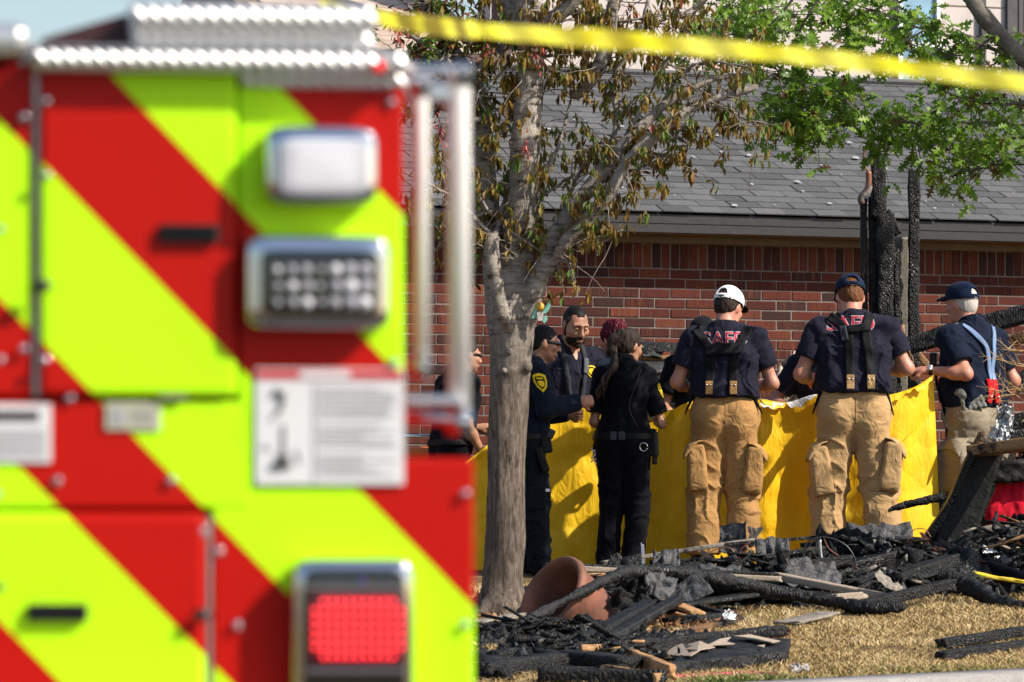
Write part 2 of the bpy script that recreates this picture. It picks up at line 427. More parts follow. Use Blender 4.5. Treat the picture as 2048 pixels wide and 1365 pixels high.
charred('char_deep', lo=(.002, .002, .002), hi=(.010, .010, .010), sc=26, bs=.25)

def woodmat(name, lo, hi, grain=(3, 3, 40), rough=.75, burn=.5):
    m, nt, b = newmat(name, rough, 0, .3); v = coords(nt, grain); v0 = coords(nt)
    t = tex(nt, v, 'noise', 3, 6, .65, .6); r = ramp(nt, [(.3, lo), (.7, hi)]); nt.links.new(t, r.inputs[0])
    n = tex(nt, v0, 'noise', 3, 6, .75); r2 = ramp(nt, [(burn, (0, 0, 0)), (burn+.12, (1, 1, 1))]); nt.links.new(n, r2.inputs[0])
    nt.links.new(mixc(nt, r2.outputs[0], r.outputs[0], (.012, .009, .008)), b.inputs['Base Color']); bump(nt, b, t, .5, .006)
woodmat('wood_pale', (.20, .155, .115), (.44, .36, .28), (40, 3, 40), burn=.62); woodmat('wood_burnt', (.20, .10, .04), (.52, .30, .14), (6, 6, 30), burn=.52); woodmat('wood_grey', (.14, .12, .10), (.30, .27, .23), (20, 3, 20), burn=.55)
simple('paper_tan', (.42, .33, .24), var=.25, scale=20); simple('ash_grey', (.075, .075, .08), c2=(.006, .006, .006), scale=16, rough=.6, bumps=[('noise', 20, 1, .03), ('noise', 90, .6, .006)])
simple('foil', (.42, .44, .46), rough=.38, metal=.8, var=.5, scale=25, bumps=[('noise', 30, 1, .02)])
simple('terracotta', (.21, .075, .042), rough=.7, var=.3, scale=4, bumps=[('noise', 40, .3, .004)], c2=(.05, .03, .025))
simple('wire_red', (.18, .035, .02), rough=.5); simple('wire_black', (.02, .02, .02), rough=.4); simple('copper', (.20, .09, .05), rough=.5, metal=.4)
simple('hose_yellow', (.70, .50, .03), rough=.5, var=.15); simple('white_plastic', (.75, .76, .78), rough=.4, var=.08); simple('pale_metal', (.50, .47, .42), rough=.5, var=.35, scale=5, bumps=[('noise', 9, .4, .02)])
simple('red_hose', (.38, .05, .06), rough=.6)
# ---------------------------------------------------------------- ground
def gz(x, y):
    """height of the yard and street"""
    z = -.505+(y-30.0)*.074
    if y > 37.3: z = .035+(y-37.3)*.012
    if y < 27.9: z = -.80-(27.9-y)*.011
    return z
def gz_np(y): return np.where(y > 37.3, .035+(y-37.3)*.012, -.505+(y-30.0)*.074)

def ground_material():
    m, nt, b = newmat('lawn_soil', .95, 0, .1); v = coords(nt)
    t = tex(nt, v, 'noise', 7, 8, .7); r = ramp(nt, [(.3, (.10, .065, .035)), (.5, (.25, .17, .085)), (.7, (.36, .26, .14))]); nt.links.new(t, r.inputs[0])
    t2 = tex(nt, v, 'noise', 90, 4, .7); r2 = ramp(nt, [(.35, (.35,)*3), (.65, (1, 1, 1))]); nt.links.new(t2, r2.inputs[0])
    nt.links.new(mixc(nt, 1.0, r.outputs[0], r2.outputs[0], 'MULTIPLY'), b.inputs['Base Color']); bump(nt, b, t2, .8, .02)
ground_material()
def concrete(name, c):
    m, nt, b = newmat(name, .9, 0, .2); v = coords(nt); t = tex(nt, v, 'noise', 5, 8, .75); r = ramp(nt, [(.3, tuple(x*.6 for x in c)), (.7, c)]); nt.links.new(t, r.inputs[0])
    t2 = tex(nt, v, 'noise', 160, 3, .7); r2 = ramp(nt, [(.3, (.6,)*3), (.6, (1,)*3)]); nt.links.new(t2, r2.inputs[0])
    nt.links.new(mixc(nt, 1.0, r.outputs[0], r2.outputs[0], 'MULTIPLY'), b.inputs['Base Color']); bump(nt, b, t2, .4, .004)
concrete('concrete', (.46, .43, .41)); concrete('asphalt', (.06, .06, .062))

def grid_sheet(name, xs, ys, zf, mat, **k):
    V = [(x, y, zf(x, y)) for y in ys for x in xs]; n = len(xs)
    Q = [(j*n+i, j*n+i+1, (j+1)*n+i+1, (j+1)*n+i) for j in range(len(ys)-1) for i in range(n-1)]
    return link(name, mesh_py(name, V, Q), mat, None, **k)
# the kerb runs obliquely: far side at the left, near at the right (photo: (1560,1365) to (2048,1340))
def kerb_y(x): return max(26.5, 29.22+(x-1.38)*.50)
def kerb_np(x): return np.maximum(26.5, 29.22+(x-1.38)*.50)
xs = list(np.linspace(-7, 8, 61)); ys = sorted(set(list(np.linspace(28.2, 48, 90))))
V = []; nx = 61; rows = 100
for j in range(rows):
    for x in xs:
        y0 = kerb_y(x)+.0; y = y0+(46-y0)*(j/(rows-1))**1.3
        V.append((x, y, gz_np(y)+.012*fbm([[x*2, y*2, 0]])[0]-.012))
Q = [(j*nx+i, j*nx+i+1, (j+1)*nx+i+1, (j+1)*nx+i) for j in range(rows-1) for i in range(nx-1)]
link('lawn', mesh_np('lawn', V, Q), M('lawn_soil'), kind='structure')
# wider terrain out to the horizon (below the lawn sheet)
def tz(x, y):
    if y < 30: return -.75-(30-max(y, -30))*.01
    return -.70+min(y-30, 8)*.075
grid_sheet('ground', [-800, -200, -60, -20, -7, 0, 8, 20, 60, 200, 800], [-400, -60, -20, 0, 10, 20, 28, 30, 34, 38, 48, 60, 100, 300, 1500], lambda x, y: (tz(x, y)-.06), M('lawn_soil'), smooth=True, kind='structure')
V = []; xs2 = [-60, -20]+xs+[20, 60]
for x in xs2:
    for y in (4.0, kerb_y(min(x, 9))-.27): V.append((x, y, -.80-(27.9-y)*.011 if y < 10 else float(gz_np(np.float64(kerb_y(min(x, 9)))))-.13))
Q = [(2*i, 2*i+2, 2*i+3, 2*i+1) for i in range(len(xs2)-1)]
link('street', mesh_np('street', V, Q), M('asphalt'), kind='structure')
V = []
for x in xs2:
    ky = kerb_y(min(x, 9)); z = gz_np(np.float64(ky))+.01
    V += [(x, ky-.30, z-.16), (x, ky-.28, z-.012), (x, ky-.25, z), (x, ky+.14, z+.012), (x, ky+.16, z-.10)]
Q = [(5*i+a, 5*i+5+a, 5*i+6+a, 5*i+1+a) for i in range(len(xs2)-1) for a in range(4)]
link('kerb', mesh_np('kerb', V, Q), M('concrete'), kind='structure', smooth=False)

# ---------------------------------------------------------------- grass
m, nt, b = newmat('dry_grass', .8, 0, .2)
at = nt.nodes.new('ShaderNodeAttribute'); at.attribute_name = 'rnd'
r = ramp(nt, [(0, (.075, .14, .02)), (.16, (.13, .17, .035)), (.22, (.26, .19, .08)), (.5, (.44, .31, .14)), (.8, (.58, .44, .23)), (1, (.70, .58, .37))])
nt.links.new(at.outputs['Fac'], r.inputs[0]); nt.links.new(r.outputs[0], b.inputs['Base Color'])
b.inputs['Subsurface Weight'].default_value = 0
def grass():
    n = 150000
    x = RNG.uniform(-1.6, 3.6, n); t = RNG.random(n)**1.25; ky = kerb_np(x)+.12; y = ky+t*(36.2-ky)
    clump = fbm(np.stack([x*3, y*3, x*0], 1)); keep = (clump+RNG.normal(size=n)*.5 > -.75); x, y, ky = x[keep], y[keep], ky[keep]; clump = clump[keep]; n = len(x)
    z = gz_np(y)-.012; h = RNG.uniform(.012, .042, n)*(1+.45*clump); near = np.clip(1-(y-ky)/.55, 0, 1); 
    lean = RNG.normal(size=(n, 2))*1.05; wd = RNG.uniform(.0022, .0045, n); a = RNG.uniform(0, math.pi, n)
    dx, dy = np.cos(a)*wd, np.sin(a)*wd; base = np.stack([x, y, z], 1)
    tip = base+np.stack([lean[:, 0]*h, lean[:, 1]*h, h], 1); mid = base+np.stack([lean[:, 0]*h*.35, lean[:, 1]*h*.35, h*.6], 1); d = np.stack([dx, dy, dx*0], 1)
    V = np.stack([base-d, base+d, mid+d*.8, mid-d*.8, tip], 1).reshape(-1, 3); i = np.arange(n)[:, None]*5
    T = np.concatenate([i+[0, 1, 2], i+[0, 2, 3], i+[3, 2, 4]], 1).reshape(-1, 3)
    green = (RNG.random(n) < near*.75*(.5+clump*.6)+.035*(clump > .3))
    rnd = np.where(green, RNG.uniform(0, .17, n), np.clip(.28+.5*RNG.random(n)+.22*clump, .2, 1))
    me = mesh_np('dry_grass', V, T); attr(me, 'rnd', np.repeat(rnd, 5))
    link('dry_grass', me, M('dry_grass'), label='straw coloured dry lawn grass with green blades along the kerb', cat='grass', kind='stuff', smooth=False)
grass()
def litter():
    n = 5200
    x = RNG.uniform(-.9, 1.2, n); y = 33.3+RNG.normal(size=n)*.55; x[:n//2] = RNG.normal(size=n//2)*.45-.1
    z = gz_np(y)+RNG.uniform(0, .03, n); Mx = np.tile(np.eye(4, dtype=np.float32), (n, 1, 1)); Mx[:, :3, :3] = rots(n)*RNG.uniform(.5, 1.3, n)[:, None, None]; Mx[:, 0, 3] = x; Mx[:, 1, 3] = y; Mx[:, 2, 3] = z
    tv = [(-.004, -.03, 0), (.004, -.03, 0), (.012, 0, .008), (-.012, 0, .004), (0, .035, 0)]
    me = scatter('leaf_litter', tv, [(0, 1, 2, 3), (3, 2, 4, 4)], Mx, RNG.random(n)) if False else scatter('leaf_litter', tv, [(0, 1, 2), (0, 2, 3), (3, 2, 4)], Mx, RNG.random(n))
    m, nt, b = newmat('litter', .85, 0, .2); at = nt.nodes.new('ShaderNodeAttribute'); at.attribute_name = 'rnd'
    r = ramp(nt, [(0, (.10, .04, .02)), (.5, (.26, .12, .06)), (.8, (.38, .24, .13)), (1, (.5, .38, .25))]); nt.links.new(at.outputs['Fac'], r.inputs[0]); nt.links.new(r.outputs[0], b.inputs['Base Color'])
    link('leaf_litter', me, m, label='reddish brown fallen leaves and bark chips round the maple trunk', cat='leaf litter', kind='stuff', smooth=False)
litter()

# ---------------------------------------------------------------- brick house
HA = R(23); W0 = Vector((.287, 43.0, 0)); HU = Vector((math.cos(HA), math.sin(HA), 0)); HN = Vector((math.sin(HA), -math.cos(HA), 0))
house = empty('brick_house', (W0.x, W0.y, 0), HA, label='red brick house with a low dark grey shingle roof behind the crowd', cat='house')
# local frame: x along wall, y inward (away from the camera), z up. Eave edge at y = 0, wall plane at y = .36
m, nt, b = newmat('brick', .85, 0, .25)
at = nt.nodes.new('ShaderNodeAttribute'); at.attribute_name = 'rnd'; oi = nt.nodes.new('ShaderNodeObjectInfo')
rr = math_(nt, 'FRACT', math_(nt, 'ADD', at.outputs['Fac'], oi.outputs['Random']))
cr = ramp(nt, [(0, (.030, .013, .012)), (.10, (.045, .015, .012)), (.22, (.050, .012, .009)), (.5, (.083, .018, .012)), (.72, (.108, .024, .014)), (.9, (.138, .038, .018)), (1, (.10, .026, .02))]); nt.links.new(rr, cr.inputs[0])
tc = nt.nodes.new('ShaderNodeTexCoord'); ge = nt.nodes.new('ShaderNodeNewGeometry'); mp = nt.nodes.new('ShaderNodeMapping'); mp.inputs['Scale'].default_value = (26, 26, 3.0); nt.links.new(ge.outputs['Position'], mp.inputs[0])
st = tex(nt, mp.outputs[0], 'noise', 1.6, 4, .7, .3); sr = ramp(nt, [(.52, (0, 0, 0)), (.72, (1, 1, 1))]); nt.links.new(st, sr.inputs[0])
flash = math_(nt, 'MULTIPLY', sr.outputs[0], math_(nt, 'MULTIPLY', math_(nt, 'GREATER_THAN', math_(nt, 'FRACT', math_(nt, 'MULTIPLY', rr, 7.3)), .45), .7))
c1 = mixc(nt, flash, cr.outputs[0], (.20, .060, .020))
sd = ramp(nt, [(.30, (1, 1, 1)), (.48, (0, 0, 0))]); nt.links.new(st, sd.inputs[0])
c2 = mixc(nt, math_(nt, 'MULTIPLY', sd.outputs[0], .55), c1, (.025, .012, .012)); nt.links.new(c2, b.inputs['Base Color'])
gp = coords(nt); bump(nt, b, tex(nt, ge.outputs['Position'], 'noise', 70, 5, .7), .6, .008)
simple('mortar', (.16, .135, .12), rough=.95, var=.3, scale=9, bumps=[('noise', 120, .5, .004)])
EZ = 2.763
def brick_me(L, H, nm):
    me = bm_mesh(nm, box_bm((-L/2, 0, -H/2), (L/2, .09, H/2), .004, 1)); attr(me, 'rnd', np.zeros(len(me.vertices))); return me
bs = brick_me(.249, .0665, 'brick'); bsold = brick_me(.068, .185, 'brick'); me_src = {}
def tri_src(me): return [tuple(v.co) for v in me.vertices], [tuple(p.vertices) for p in me.polygons]
src_s, src_o = tri_src(bs), tri_src(bsold)
bricks = []     # (x, z, kind)
WT = EZ-.215    # top of the soldier course
for i in range(-150, 150):
    x = i*.0785+.03; bricks.append((x, WT-.096, 1))
for c in range(34):
    z = WT-.196-.036-c*.0762; off = .1295 if c % 2 else 0
    for i in range(-48, 48): bricks.append((i*.259+off, z, 0))
def pix(p): return (CX+p.x*F/p.y, HY-p.z*F/p.y)
vis = []; rest = Batch()
hm = Matrix.Translation(W0) @ Matrix.Rotation(HA, 4, 'Z')
for (x, z, k) in bricks:
    if x < -8 or x > 9 or z < .0: continue
    px, py = pix(hm @ Vector((x, .36, z)))
    inv = 1060 < px < 2055 and (py < 690) 
    jx, jz, jy = random.gauss(0, .0012), random.gauss(0, .001), random.gauss(0, .0018)
    if inv and not (1725 < px < 1850 and py < 640) and not (1425 < px < 1485 and py > 600) and not (1660 < px < 1720 and py > 570) and not (px < 1100 and py < 560): vis.append((x+jx, z+jz, .36+jy, k))
    else:
        V, Fc = src_o if k else src_s; rest.add([(v[0]+x+jx, v[1]+.36+jy, v[2]+z+jz) for v in V], Fc)
if len(vis) > 298:
    random.shuffle(vis)
    for (x, z, y, k) in vis[298:]:
        V, Fc = src_o if k else src_s; rest.add([(v[0]+x, v[1]+y, v[2]+z) for v in V], Fc)
    vis = vis[:298]
for (x, z, y, k) in vis:
    o = link('brick', bsold if k else bs, M('brick'), house, smooth=False); o.location = (x, y, z)
rest.build('brickwork', M('brick'), house, smooth=False, kind='stuff')
box('wall', (-9, .366, -.2), (10, .60, WT+.1), M('mortar'), house)
simple('fascia_dark', (.012, .011, .014), rough=.6, var=.2, bumps=[('noise', 12, .3, .01)]); simple('trim_tan', (.16, .115, .07), rough=.7, var=.15); simple('trim_brown', (.10, .06, .045), rough=.7, var=.2)  # last one: dark reddish brown trim for the house behind
box('fascia', (-9.3, 0, EZ-.155), (10.3, .03, EZ-.012), M('fascia_dark'), house, .003)
box('fascia_board', (-9.3, -.006, EZ-.085), (10.3, .0, EZ-.014), M('fascia_dark'), house, .002)
box('soffit', (-9.3, .03, EZ-.155), (10.3, .36, EZ-.14), M('trim_tan'), house)
box('frieze_board', (-9.3, .315, EZ-.212), (10.3, .36, EZ-.156), M('trim_tan'), house, .003)
# dark shingles
m, nt, b = newmat('shingle_dark', .92, 0, .2)
at = nt.nodes.new('ShaderNodeAttribute'); at.attribute_name = 'rnd'; oi = nt.nodes.new('ShaderNodeObjectInfo')
rr = math_(nt, 'FRACT', math_(nt, 'ADD', at.outputs['Fac'], oi.outputs['Random'])); cr = ramp(nt, [(0, (.085, .086, .091)), (.5, (.115, .116, .121)), (1, (.145, .145, .149))]); nt.links.new(rr, cr.inputs[0])
ge = nt.nodes.new('ShaderNodeNewGeometry'); t = tex(nt, ge.outputs['Position'], 'noise', 60, 6, .8); r2 = ramp(nt, [(.3, (.55,)*3), (.7, (1.1,)*3)]); nt.links.new(t, r2.inputs[0])
c1 = mixc(nt, 1.0, cr.outputs[0], r2.outputs[0], 'MULTIPLY'); t3 = tex(nt, ge.outputs['Position'], 'noise', 7, 8, .9); r3 = ramp(nt, [(.69, (0, 0, 0)), (.74, (1, 1, 1))]); nt.links.new(t3, r3.inputs[0])
c2 = mixc(nt, r3.outputs[0], c1, (.42, .42, .43)); nt.links.new(c2, b.inputs['Base Color']); bump(nt, b, t, .6, .006)
PA = math.atan(5/12); EXP = .143; TAB = .262
sh = bm_mesh('shingle', xform_bm(box_bm((-TAB/2+.003, -.004, 0), (TAB/2-.003, EXP+.02, .009), 0), Matrix.Rotation(PA-.05, 4, 'X'))); attr(sh, 'rnd', np.zeros(len(sh.vertices)))
sv, sf = tri_src(sh); rest = Batch(); cand = []
NR = 25
for rr_ in range(NR):
    off = [0, .13, .05, .19, .09][rr_ % 5]
    for i in range(-32, 40):
        x = i*TAB+off; y = -.03+rr_*EXP*math.cos(PA); z = EZ+rr_*EXP*math.sin(PA)+.002
        px, py = pix(hm @ Vector((x, y, z)))
        j = (x+random.gauss(0, .004), y+random.gauss(0, .003), z+abs(random.gauss(0, .0015)))
        if 1180 < px < 2055 and not (1500 < px and py < 290) and not (px < 1420 and py < 290): cand.append(j)
        else: rest.add([(v[0]+j[0], v[1]+j[1], v[2]+j[2]) for v in sv], sf)
random.shuffle(cand)
for j in cand[298:]: rest.add([(v[0]+j[0], v[1]+j[1], v[2]+j[2]) for v in sv], sf)
for j in cand[:298]:
    o = link('shingle', sh, M('shingle_dark'), house, smooth=False); o.location = j
rest.build('shingles', M('shingle_dark'), house, smooth=False, kind='stuff')
n_f = 150; Mx = np.tile(np.eye(4, dtype=np.float32), (n_f, 1, 1)); xx = RNG.uniform(.2, 4.6, n_f); tt = RNG.uniform(.05, 3.3, n_f); szz = RNG.gamma(1.3, .55, n_f)
Rp = np.array(Matrix.Rotation(PA, 3, 'X'))
Mx[:, :3, :3] = (Rp[None] @ np.array([np.array(Matrix.Rotation(a, 3, 'Z')) for a in RNG.uniform(0, 6.28, n_f)]))*szz[:, None, None]; Mx[:, 0, 3] = xx; Mx[:, 1, 3] = tt*math.cos(PA)-.02; Mx[:, 2, 3] = EZ+tt*math.sin(PA)+.026
simple('pale_ash', (.30, .30, .31), rough=.9, var=.3)
link('ash_flakes', scatter('ash_flakes', [(-.012, -.008, 0), (.014, -.010, .004), (.020, .008, 0), (-.006, .014, .003), (0, 0, .008)], [(0, 1, 4), (1, 2, 4), (2, 3, 4), (3, 0, 4)], Mx, RNG.random(n_f)), M('pale_ash'), house, kind='stuff', smooth=False)
ry, rz_ = NR*EXP*math.cos(PA), NR*EXP*math.sin(PA)
V = [(-9.3, 0, EZ-.012), (10.3, 0, EZ-.012), (10.3, ry, EZ-.012+rz_), (-9.3, ry, EZ-.012+rz_), (-9.3, 2*ry, EZ-.2), (10.3, 2*ry, EZ-.2)]
link('roof_deck', mesh_py('roof_deck', V, [(0, 1, 2, 3), (3, 2, 5, 4), (0, 4, 5, 1), (0, 3, 4), (1, 5, 2)]), M('fascia_dark'), house, smooth=False)
box('ridge_cap', (-9.3, ry-.14, EZ+rz_-.03), (10.3, ry+.14, EZ+rz_+.022), M('shingle_dark'), house, .03)
box('back_wall', (-9, 2*ry-.6, -.2), (10, 2*ry-.4, EZ-.1), M('mortar'), house)

# ---------------------------------------------------------------- house behind: tan roof and pale wall with windows
hb = empty('neighbour_house', (W0.x, W0.y, 0), HA, label='two storey house with sunlit tan roof and pale wall with windows behind the dark roof', cat='house')
m, nt, b = newmat('shingle_tan', .95, 0, .15); at = nt.nodes.new('ShaderNodeAttribute'); at.attribute_name = 'rnd'
cr = ramp(nt, [(0, (.38, .29, .235)), (1, (.50, .40, .33))]); nt.links.new(at.outputs['Fac'], cr.inputs[0]); nt.links.new(cr.outputs[0], b.inputs['Base Color'])
simple('stucco_pale', (.52, .46, .44), rough=.9, var=.1, bumps=[('noise', 60, .3, .004)]); simple('frame_white', (.68, .68, .70), rough=.5, var=.05); simple('shutter_dark', (.055, .05, .055), rough=.6)
m, nt, b = newmat('window_glass', .06, 0, .9); v = coords(nt); t = tex(nt, v, 'noise', 3, 2, .5); r = ramp(nt, [(.35, (.10, .20, .30)), (.7, (.22, .40, .56))]); nt.links.new(t, r.inputs[0]); nt.links.new(r.outputs[0], b.inputs['Base Color'])
TY = 7.4; TZ = (HY-100)*(W0.y+TY)/F  # eave of the tan roof
PB = math.atan(5/12); EX2 = .143; tb = bm_mesh('t', xform_bm(box_bm((-.146, 0, 0), (.146, EX2+.02, .01)), Matrix.Rotation(PB-.05, 4, 'X'))); tv_, tf_ = tri_src(tb); bt = Batch()
x_end = 2.75
for r_ in range(16):
    off = [0, .14, .06, .21][r_ % 4]
    for i in range(3, 11):
        x = i*.298+off
        if x > x_end-.12: continue
        y = TY+r_*EX2*math.cos(PB); z = TZ+r_*EX2*math.sin(PB); bt.add([(v[0]+x, v[1]+y, v[2]+z) for v in tv_], tf_)
bt.build('shingles', M('shingle_tan'), hb, smooth=False, kind='stuff')
L2 = 16*EX2
V = [(.65, TY, TZ-.01), (x_end, TY, TZ-.01), (x_end, TY+L2*math.cos(PB), TZ-.01+L2*math.sin(PB)), (.65, TY+L2*math.cos(PB), TZ-.01+L2*math.sin(PB)), (.65, TY+5, TZ-.3), (x_end, TY+5, TZ-.3)]
link('roof_deck', mesh_py('roof_deck', V, [(0, 1, 2, 3), (3, 2, 5, 4), (0, 4, 5, 1), (0, 3, 4), (1, 5, 2)]), M('trim_tan'), hb, smooth=False)
box('fascia', (.65, TY-.02, TZ-.19), (x_end, TY+.01, TZ-.012), M('trim_brown'), hb)
box('rake_board', (x_end+.005, TY-.01, TZ-.25), (x_end+.06, TY+.3, TZ+2.2), M('trim_brown'), hb)
box('wall', (.8, TY+.35, 0), (x_end, TY+.6, TZ-.2), M('stucco_pale'), hb)
YW = 7.9
box('gable_wall', (x_end+.08, YW, 0), (11, YW+.3, 6.6), M('stucco_pale'), hb)
def hx(px, y):   # local x on the plane y of the house frame seen at photo pixel px
    k = (px-CX)/F; # world = W0 + x*HU + y*(-HN)
    dx, dy = -HN.x*y+W0.x, -HN.y*y+W0.y; return (k*dy-dx)/(HU.x-k*HU.y)
def hz(px, py, y):
    x = hx(px, y); wy = W0.y+HU.y*x-HN.y*y; return (HY-py)*wy/F
def window(p0, p1, ztop, zsill):
    a, b_ = hx(p0, YW), hx(p1, YW); wn = link('window', bm_mesh('window', box_bm((a, YW-.02, zsill), (b_, YW-.004, ztop))), M('window_glass'), hb, smooth=False)
    fr = bmesh.new(); t = .045
    for lo, hi in (((a-t, YW-.06, zsill-t), (a, YW-.003, ztop+t)), ((b_, YW-.06, zsill-t), (b_+t, YW-.003, ztop+t)), ((a, YW-.06, zsill-t), (b_, YW-.003, zsill)), ((a, YW-.06, ztop), (b_, YW-.003, ztop+t))): box_bm(lo, hi, 0, bm=fr)
    link('window_frame', bm_mesh('f', fr), M('frame_white'), wn, smooth=False)
    zm = hz((p0+p1)/2, 92, YW); box('sash_rail', (a, YW-.045, zm-.03), (b_, YW-.021, zm+.03), M('frame_white'), wn)
window(1800, 1868, 6.0, hz(1830, 200, YW)); window(2052, 2110, 6.0, hz(2080, 200, YW))
for p in (1788, 2010):
    a = hx(p, YW); o = box('shutter', (a, YW-.05, hz(p, 205, YW)), (a+(.06 if p == 1788 else .13), YW-.003, 6.1), M('shutter_dark'), hb, .005)
for p in (1958, 2032):
    a = hx(p, YW); box('downspout', (a, YW-.06, 0), (a+.045, YW-.003, 6.4), M('shutter_dark'), hb)
for k in range(9):
    z = 4.2+k*.28; box('siding_joint', (x_end+.1, YW-.008, z), (10.8, YW-.002, z+.008), M('trim_tan'), hb)
# ---------------------------------------------------------------- maple with pale bark
m, nt, b = newmat('bark', .9, 0, .15); v = coords(nt, (9, 9, 1.6)); v0 = coords(nt)
t = tex(nt, v, 'noise', 5, 8, .75, .4); vh = coords(nt, (2, 2, 9)); th = tex(nt, vh, 'noise', 4, 6, .7, .5)
r = ramp(nt, [(.34, (.05, .038, .03)), (.48, (.20, .155, .12)), (.64, (.37, .30, .25))]); nt.links.new(t, r.inputs[0])
r2 = ramp(nt, [(.34, (.08, .065, .055)), (.46, (.44, .38, .32)), (.7, (.72, .65, .57))]); nt.links.new(th, r2.inputs[0])
ge = nt.nodes.new('ShaderNodeTexCoord'); sx = nt.nodes.new('ShaderNodeSeparateXYZ'); nt.links.new(ge.outputs['Object'], sx.inputs[0])
hgt = nt.nodes.new('ShaderNodeMapRange'); hgt.inputs[1].default_value = 1.2; hgt.inputs[2].default_value = 2.0; nt.links.new(sx.outputs[2], hgt.inputs[0])
col = mixc(nt, hgt.outputs[0], r.outputs[0], r2.outputs[0])
tw = tex(nt, v0, 'noise', 3, 5, .7); rw = ramp(nt, [(.4, (.55,)*3), (.65, (1, 1, 1))]); nt.links.new(tw, rw.inputs[0]); col = mixc(nt, 1.0, col, rw.outputs[0], 'MULTIPLY')
nt.links.new(col, b.inputs['Base Color']); p_ = bump(nt, b, t, .9, .03); bump(nt, b, tex(nt, v, 'noise', 22, 4, .7), .6, .008, p_)
simple('twig', (.22, .18, .15), rough=.8, var=.4, scale=12); simple('twig_red', (.20, .05, .04), rough=.6, var=.3); simple('twig_tan', (.45, .28, .12), rough=.8); simple('oak_bark', (.13, .115, .095), rough=.9, var=.4, scale=14, bumps=[('noise', 40, .8, .01)])
TD = 33.5
def TP(px, py, dy=0): return Vector(P(px, py, TD))+Vector((0, dy, 0))
base = P(1008, 1228, TD); maple = empty('maple_tree', base, label='maple with pale patchy bark and wilted brown leaves beside the fire engine', cat='tree')
limbs = {}
def limb(pts, k=.04, fld=None):
    q = [(*(TP(a, b_, dy)-base), (r_ if r_ < 30 else r_*.85)*TD/F) for a, b_, r_, dy in pts]; s = smooth_path(q, 5); limbs.setdefault('all', []).append(s)
    for a, b_ in zip(s[:-1], s[1:]): fld.cone(a[:3], b_[:3], a[3], b_[3], k=k)
f = Field((-.75, -.55, -.15), (1.65, .75, 4.1), .0165)
limb([(1004, 1262, 66, 0), (1005, 1232, 56, 0), (1007, 1180, 48, 0), (1008, 1100, 45, 0), (1012, 1000, 43, 0), (1018, 850, 43, 0), (1021, 720, 44, 0), (1024, 640, 47, 0), (1030, 560, 37, .02), (1043, 430, 34, .03), (1050, 300, 31, .03), (1058, 180, 25, .03), (1058, 80, 24, .02), (1052, 0, 20, 0), (1048, -90, 16, 0)], .03, f)
limb([(1048, 650, 20, -.03), (1066, 590, 20, -.06), (1090, 520, 19, -.08), (1130, 440, 18, -.10), (1185, 370, 16, -.12), (1240, 300, 14, -.12), (1290, 250, 12, -.12), (1340, 205, 9, -.12), (1420, 165, 7, -.12), (1500, 150, 4, -.12)], .012, f)
limb([(1098, 545, 10, -.10), (1128, 492, 12, -.20), (1178, 440, 13, -.24), (1222, 385, 13, -.26), (1252, 330, 12, -.26), (1300, 282, 11, -.26), (1370, 232, 9, -.26), (1430, 205, 8, -.26), (1510, 182, 5, -.26)], .010, f)
limb([(1004, 660, 24, .02), (992, 590, 20, .06), (988, 500, 19, .1), (975, 400, 20, .14), (966, 280, 20, .18), (955, 180, 17, .2), (915, 110, 13, .2), (865, 40, 11, .2), (830, -40, 8, .2)], .03, f)
limb([(1022, 655, 14, -.11), (1004, 625, 14, -.15), (992, 560, 13, -.16), (984, 500, 12, -.15), (988, 480, 9, -.14)], .02, f)
limb([(1050, 100, 14, 0), (1085, 60, 13, -.05), (1130, 20, 12, -.08), (1180, -30, 10, -.1)], .02, f)
limb([(1052, 90, 15, 0), (1028, 40, 14, .05), (1010, -20, 12, .08)], .02, f)
limb([(1150, 190, 11, .05), (1190, 150, 11, 0), (1215, 90, 12, 0), (1225, 20, 11, 0), (1235, -50, 9, 0)], .02, f)
for a in range(7):
    q = a*.9+.3; f.cone((0, 0, .08), (math.cos(q)*.26, math.sin(q)*.2, -.06), .08, .03, k=.08)
f.ell(TP(1022, 745, -.11)-base, (.03, .02, .03), k=.03); f.ell(TP(1055, 735, -.08)-base, (.03, .03, .04), k=.03)
me = f.mesh('trunk')
displace(me, lambda c, n: .012*fbm(c*[7, 7, 1.8], 3)+.006*np.abs(vnoise(c*[24, 24, 5]))-.003)
link('trunk', me, M('bark'), maple)
# cut branch scars
for px, py, dy in ((1008, 744, -.13), (1018, 705, -.13)):
    c = TP(px, py, dy)-base; bm = bmesh.new(); bmesh.ops.create_cone(bm, segments=12, radius1=.022, radius2=.014, depth=.035, cap_ends=True); xform_bm(bm, Matrix.Translation(c) @ Matrix.Rotation(R(90), 4, 'X')); link('branch_scar', bm_mesh('branch_scar', bm), M('twig'), maple)

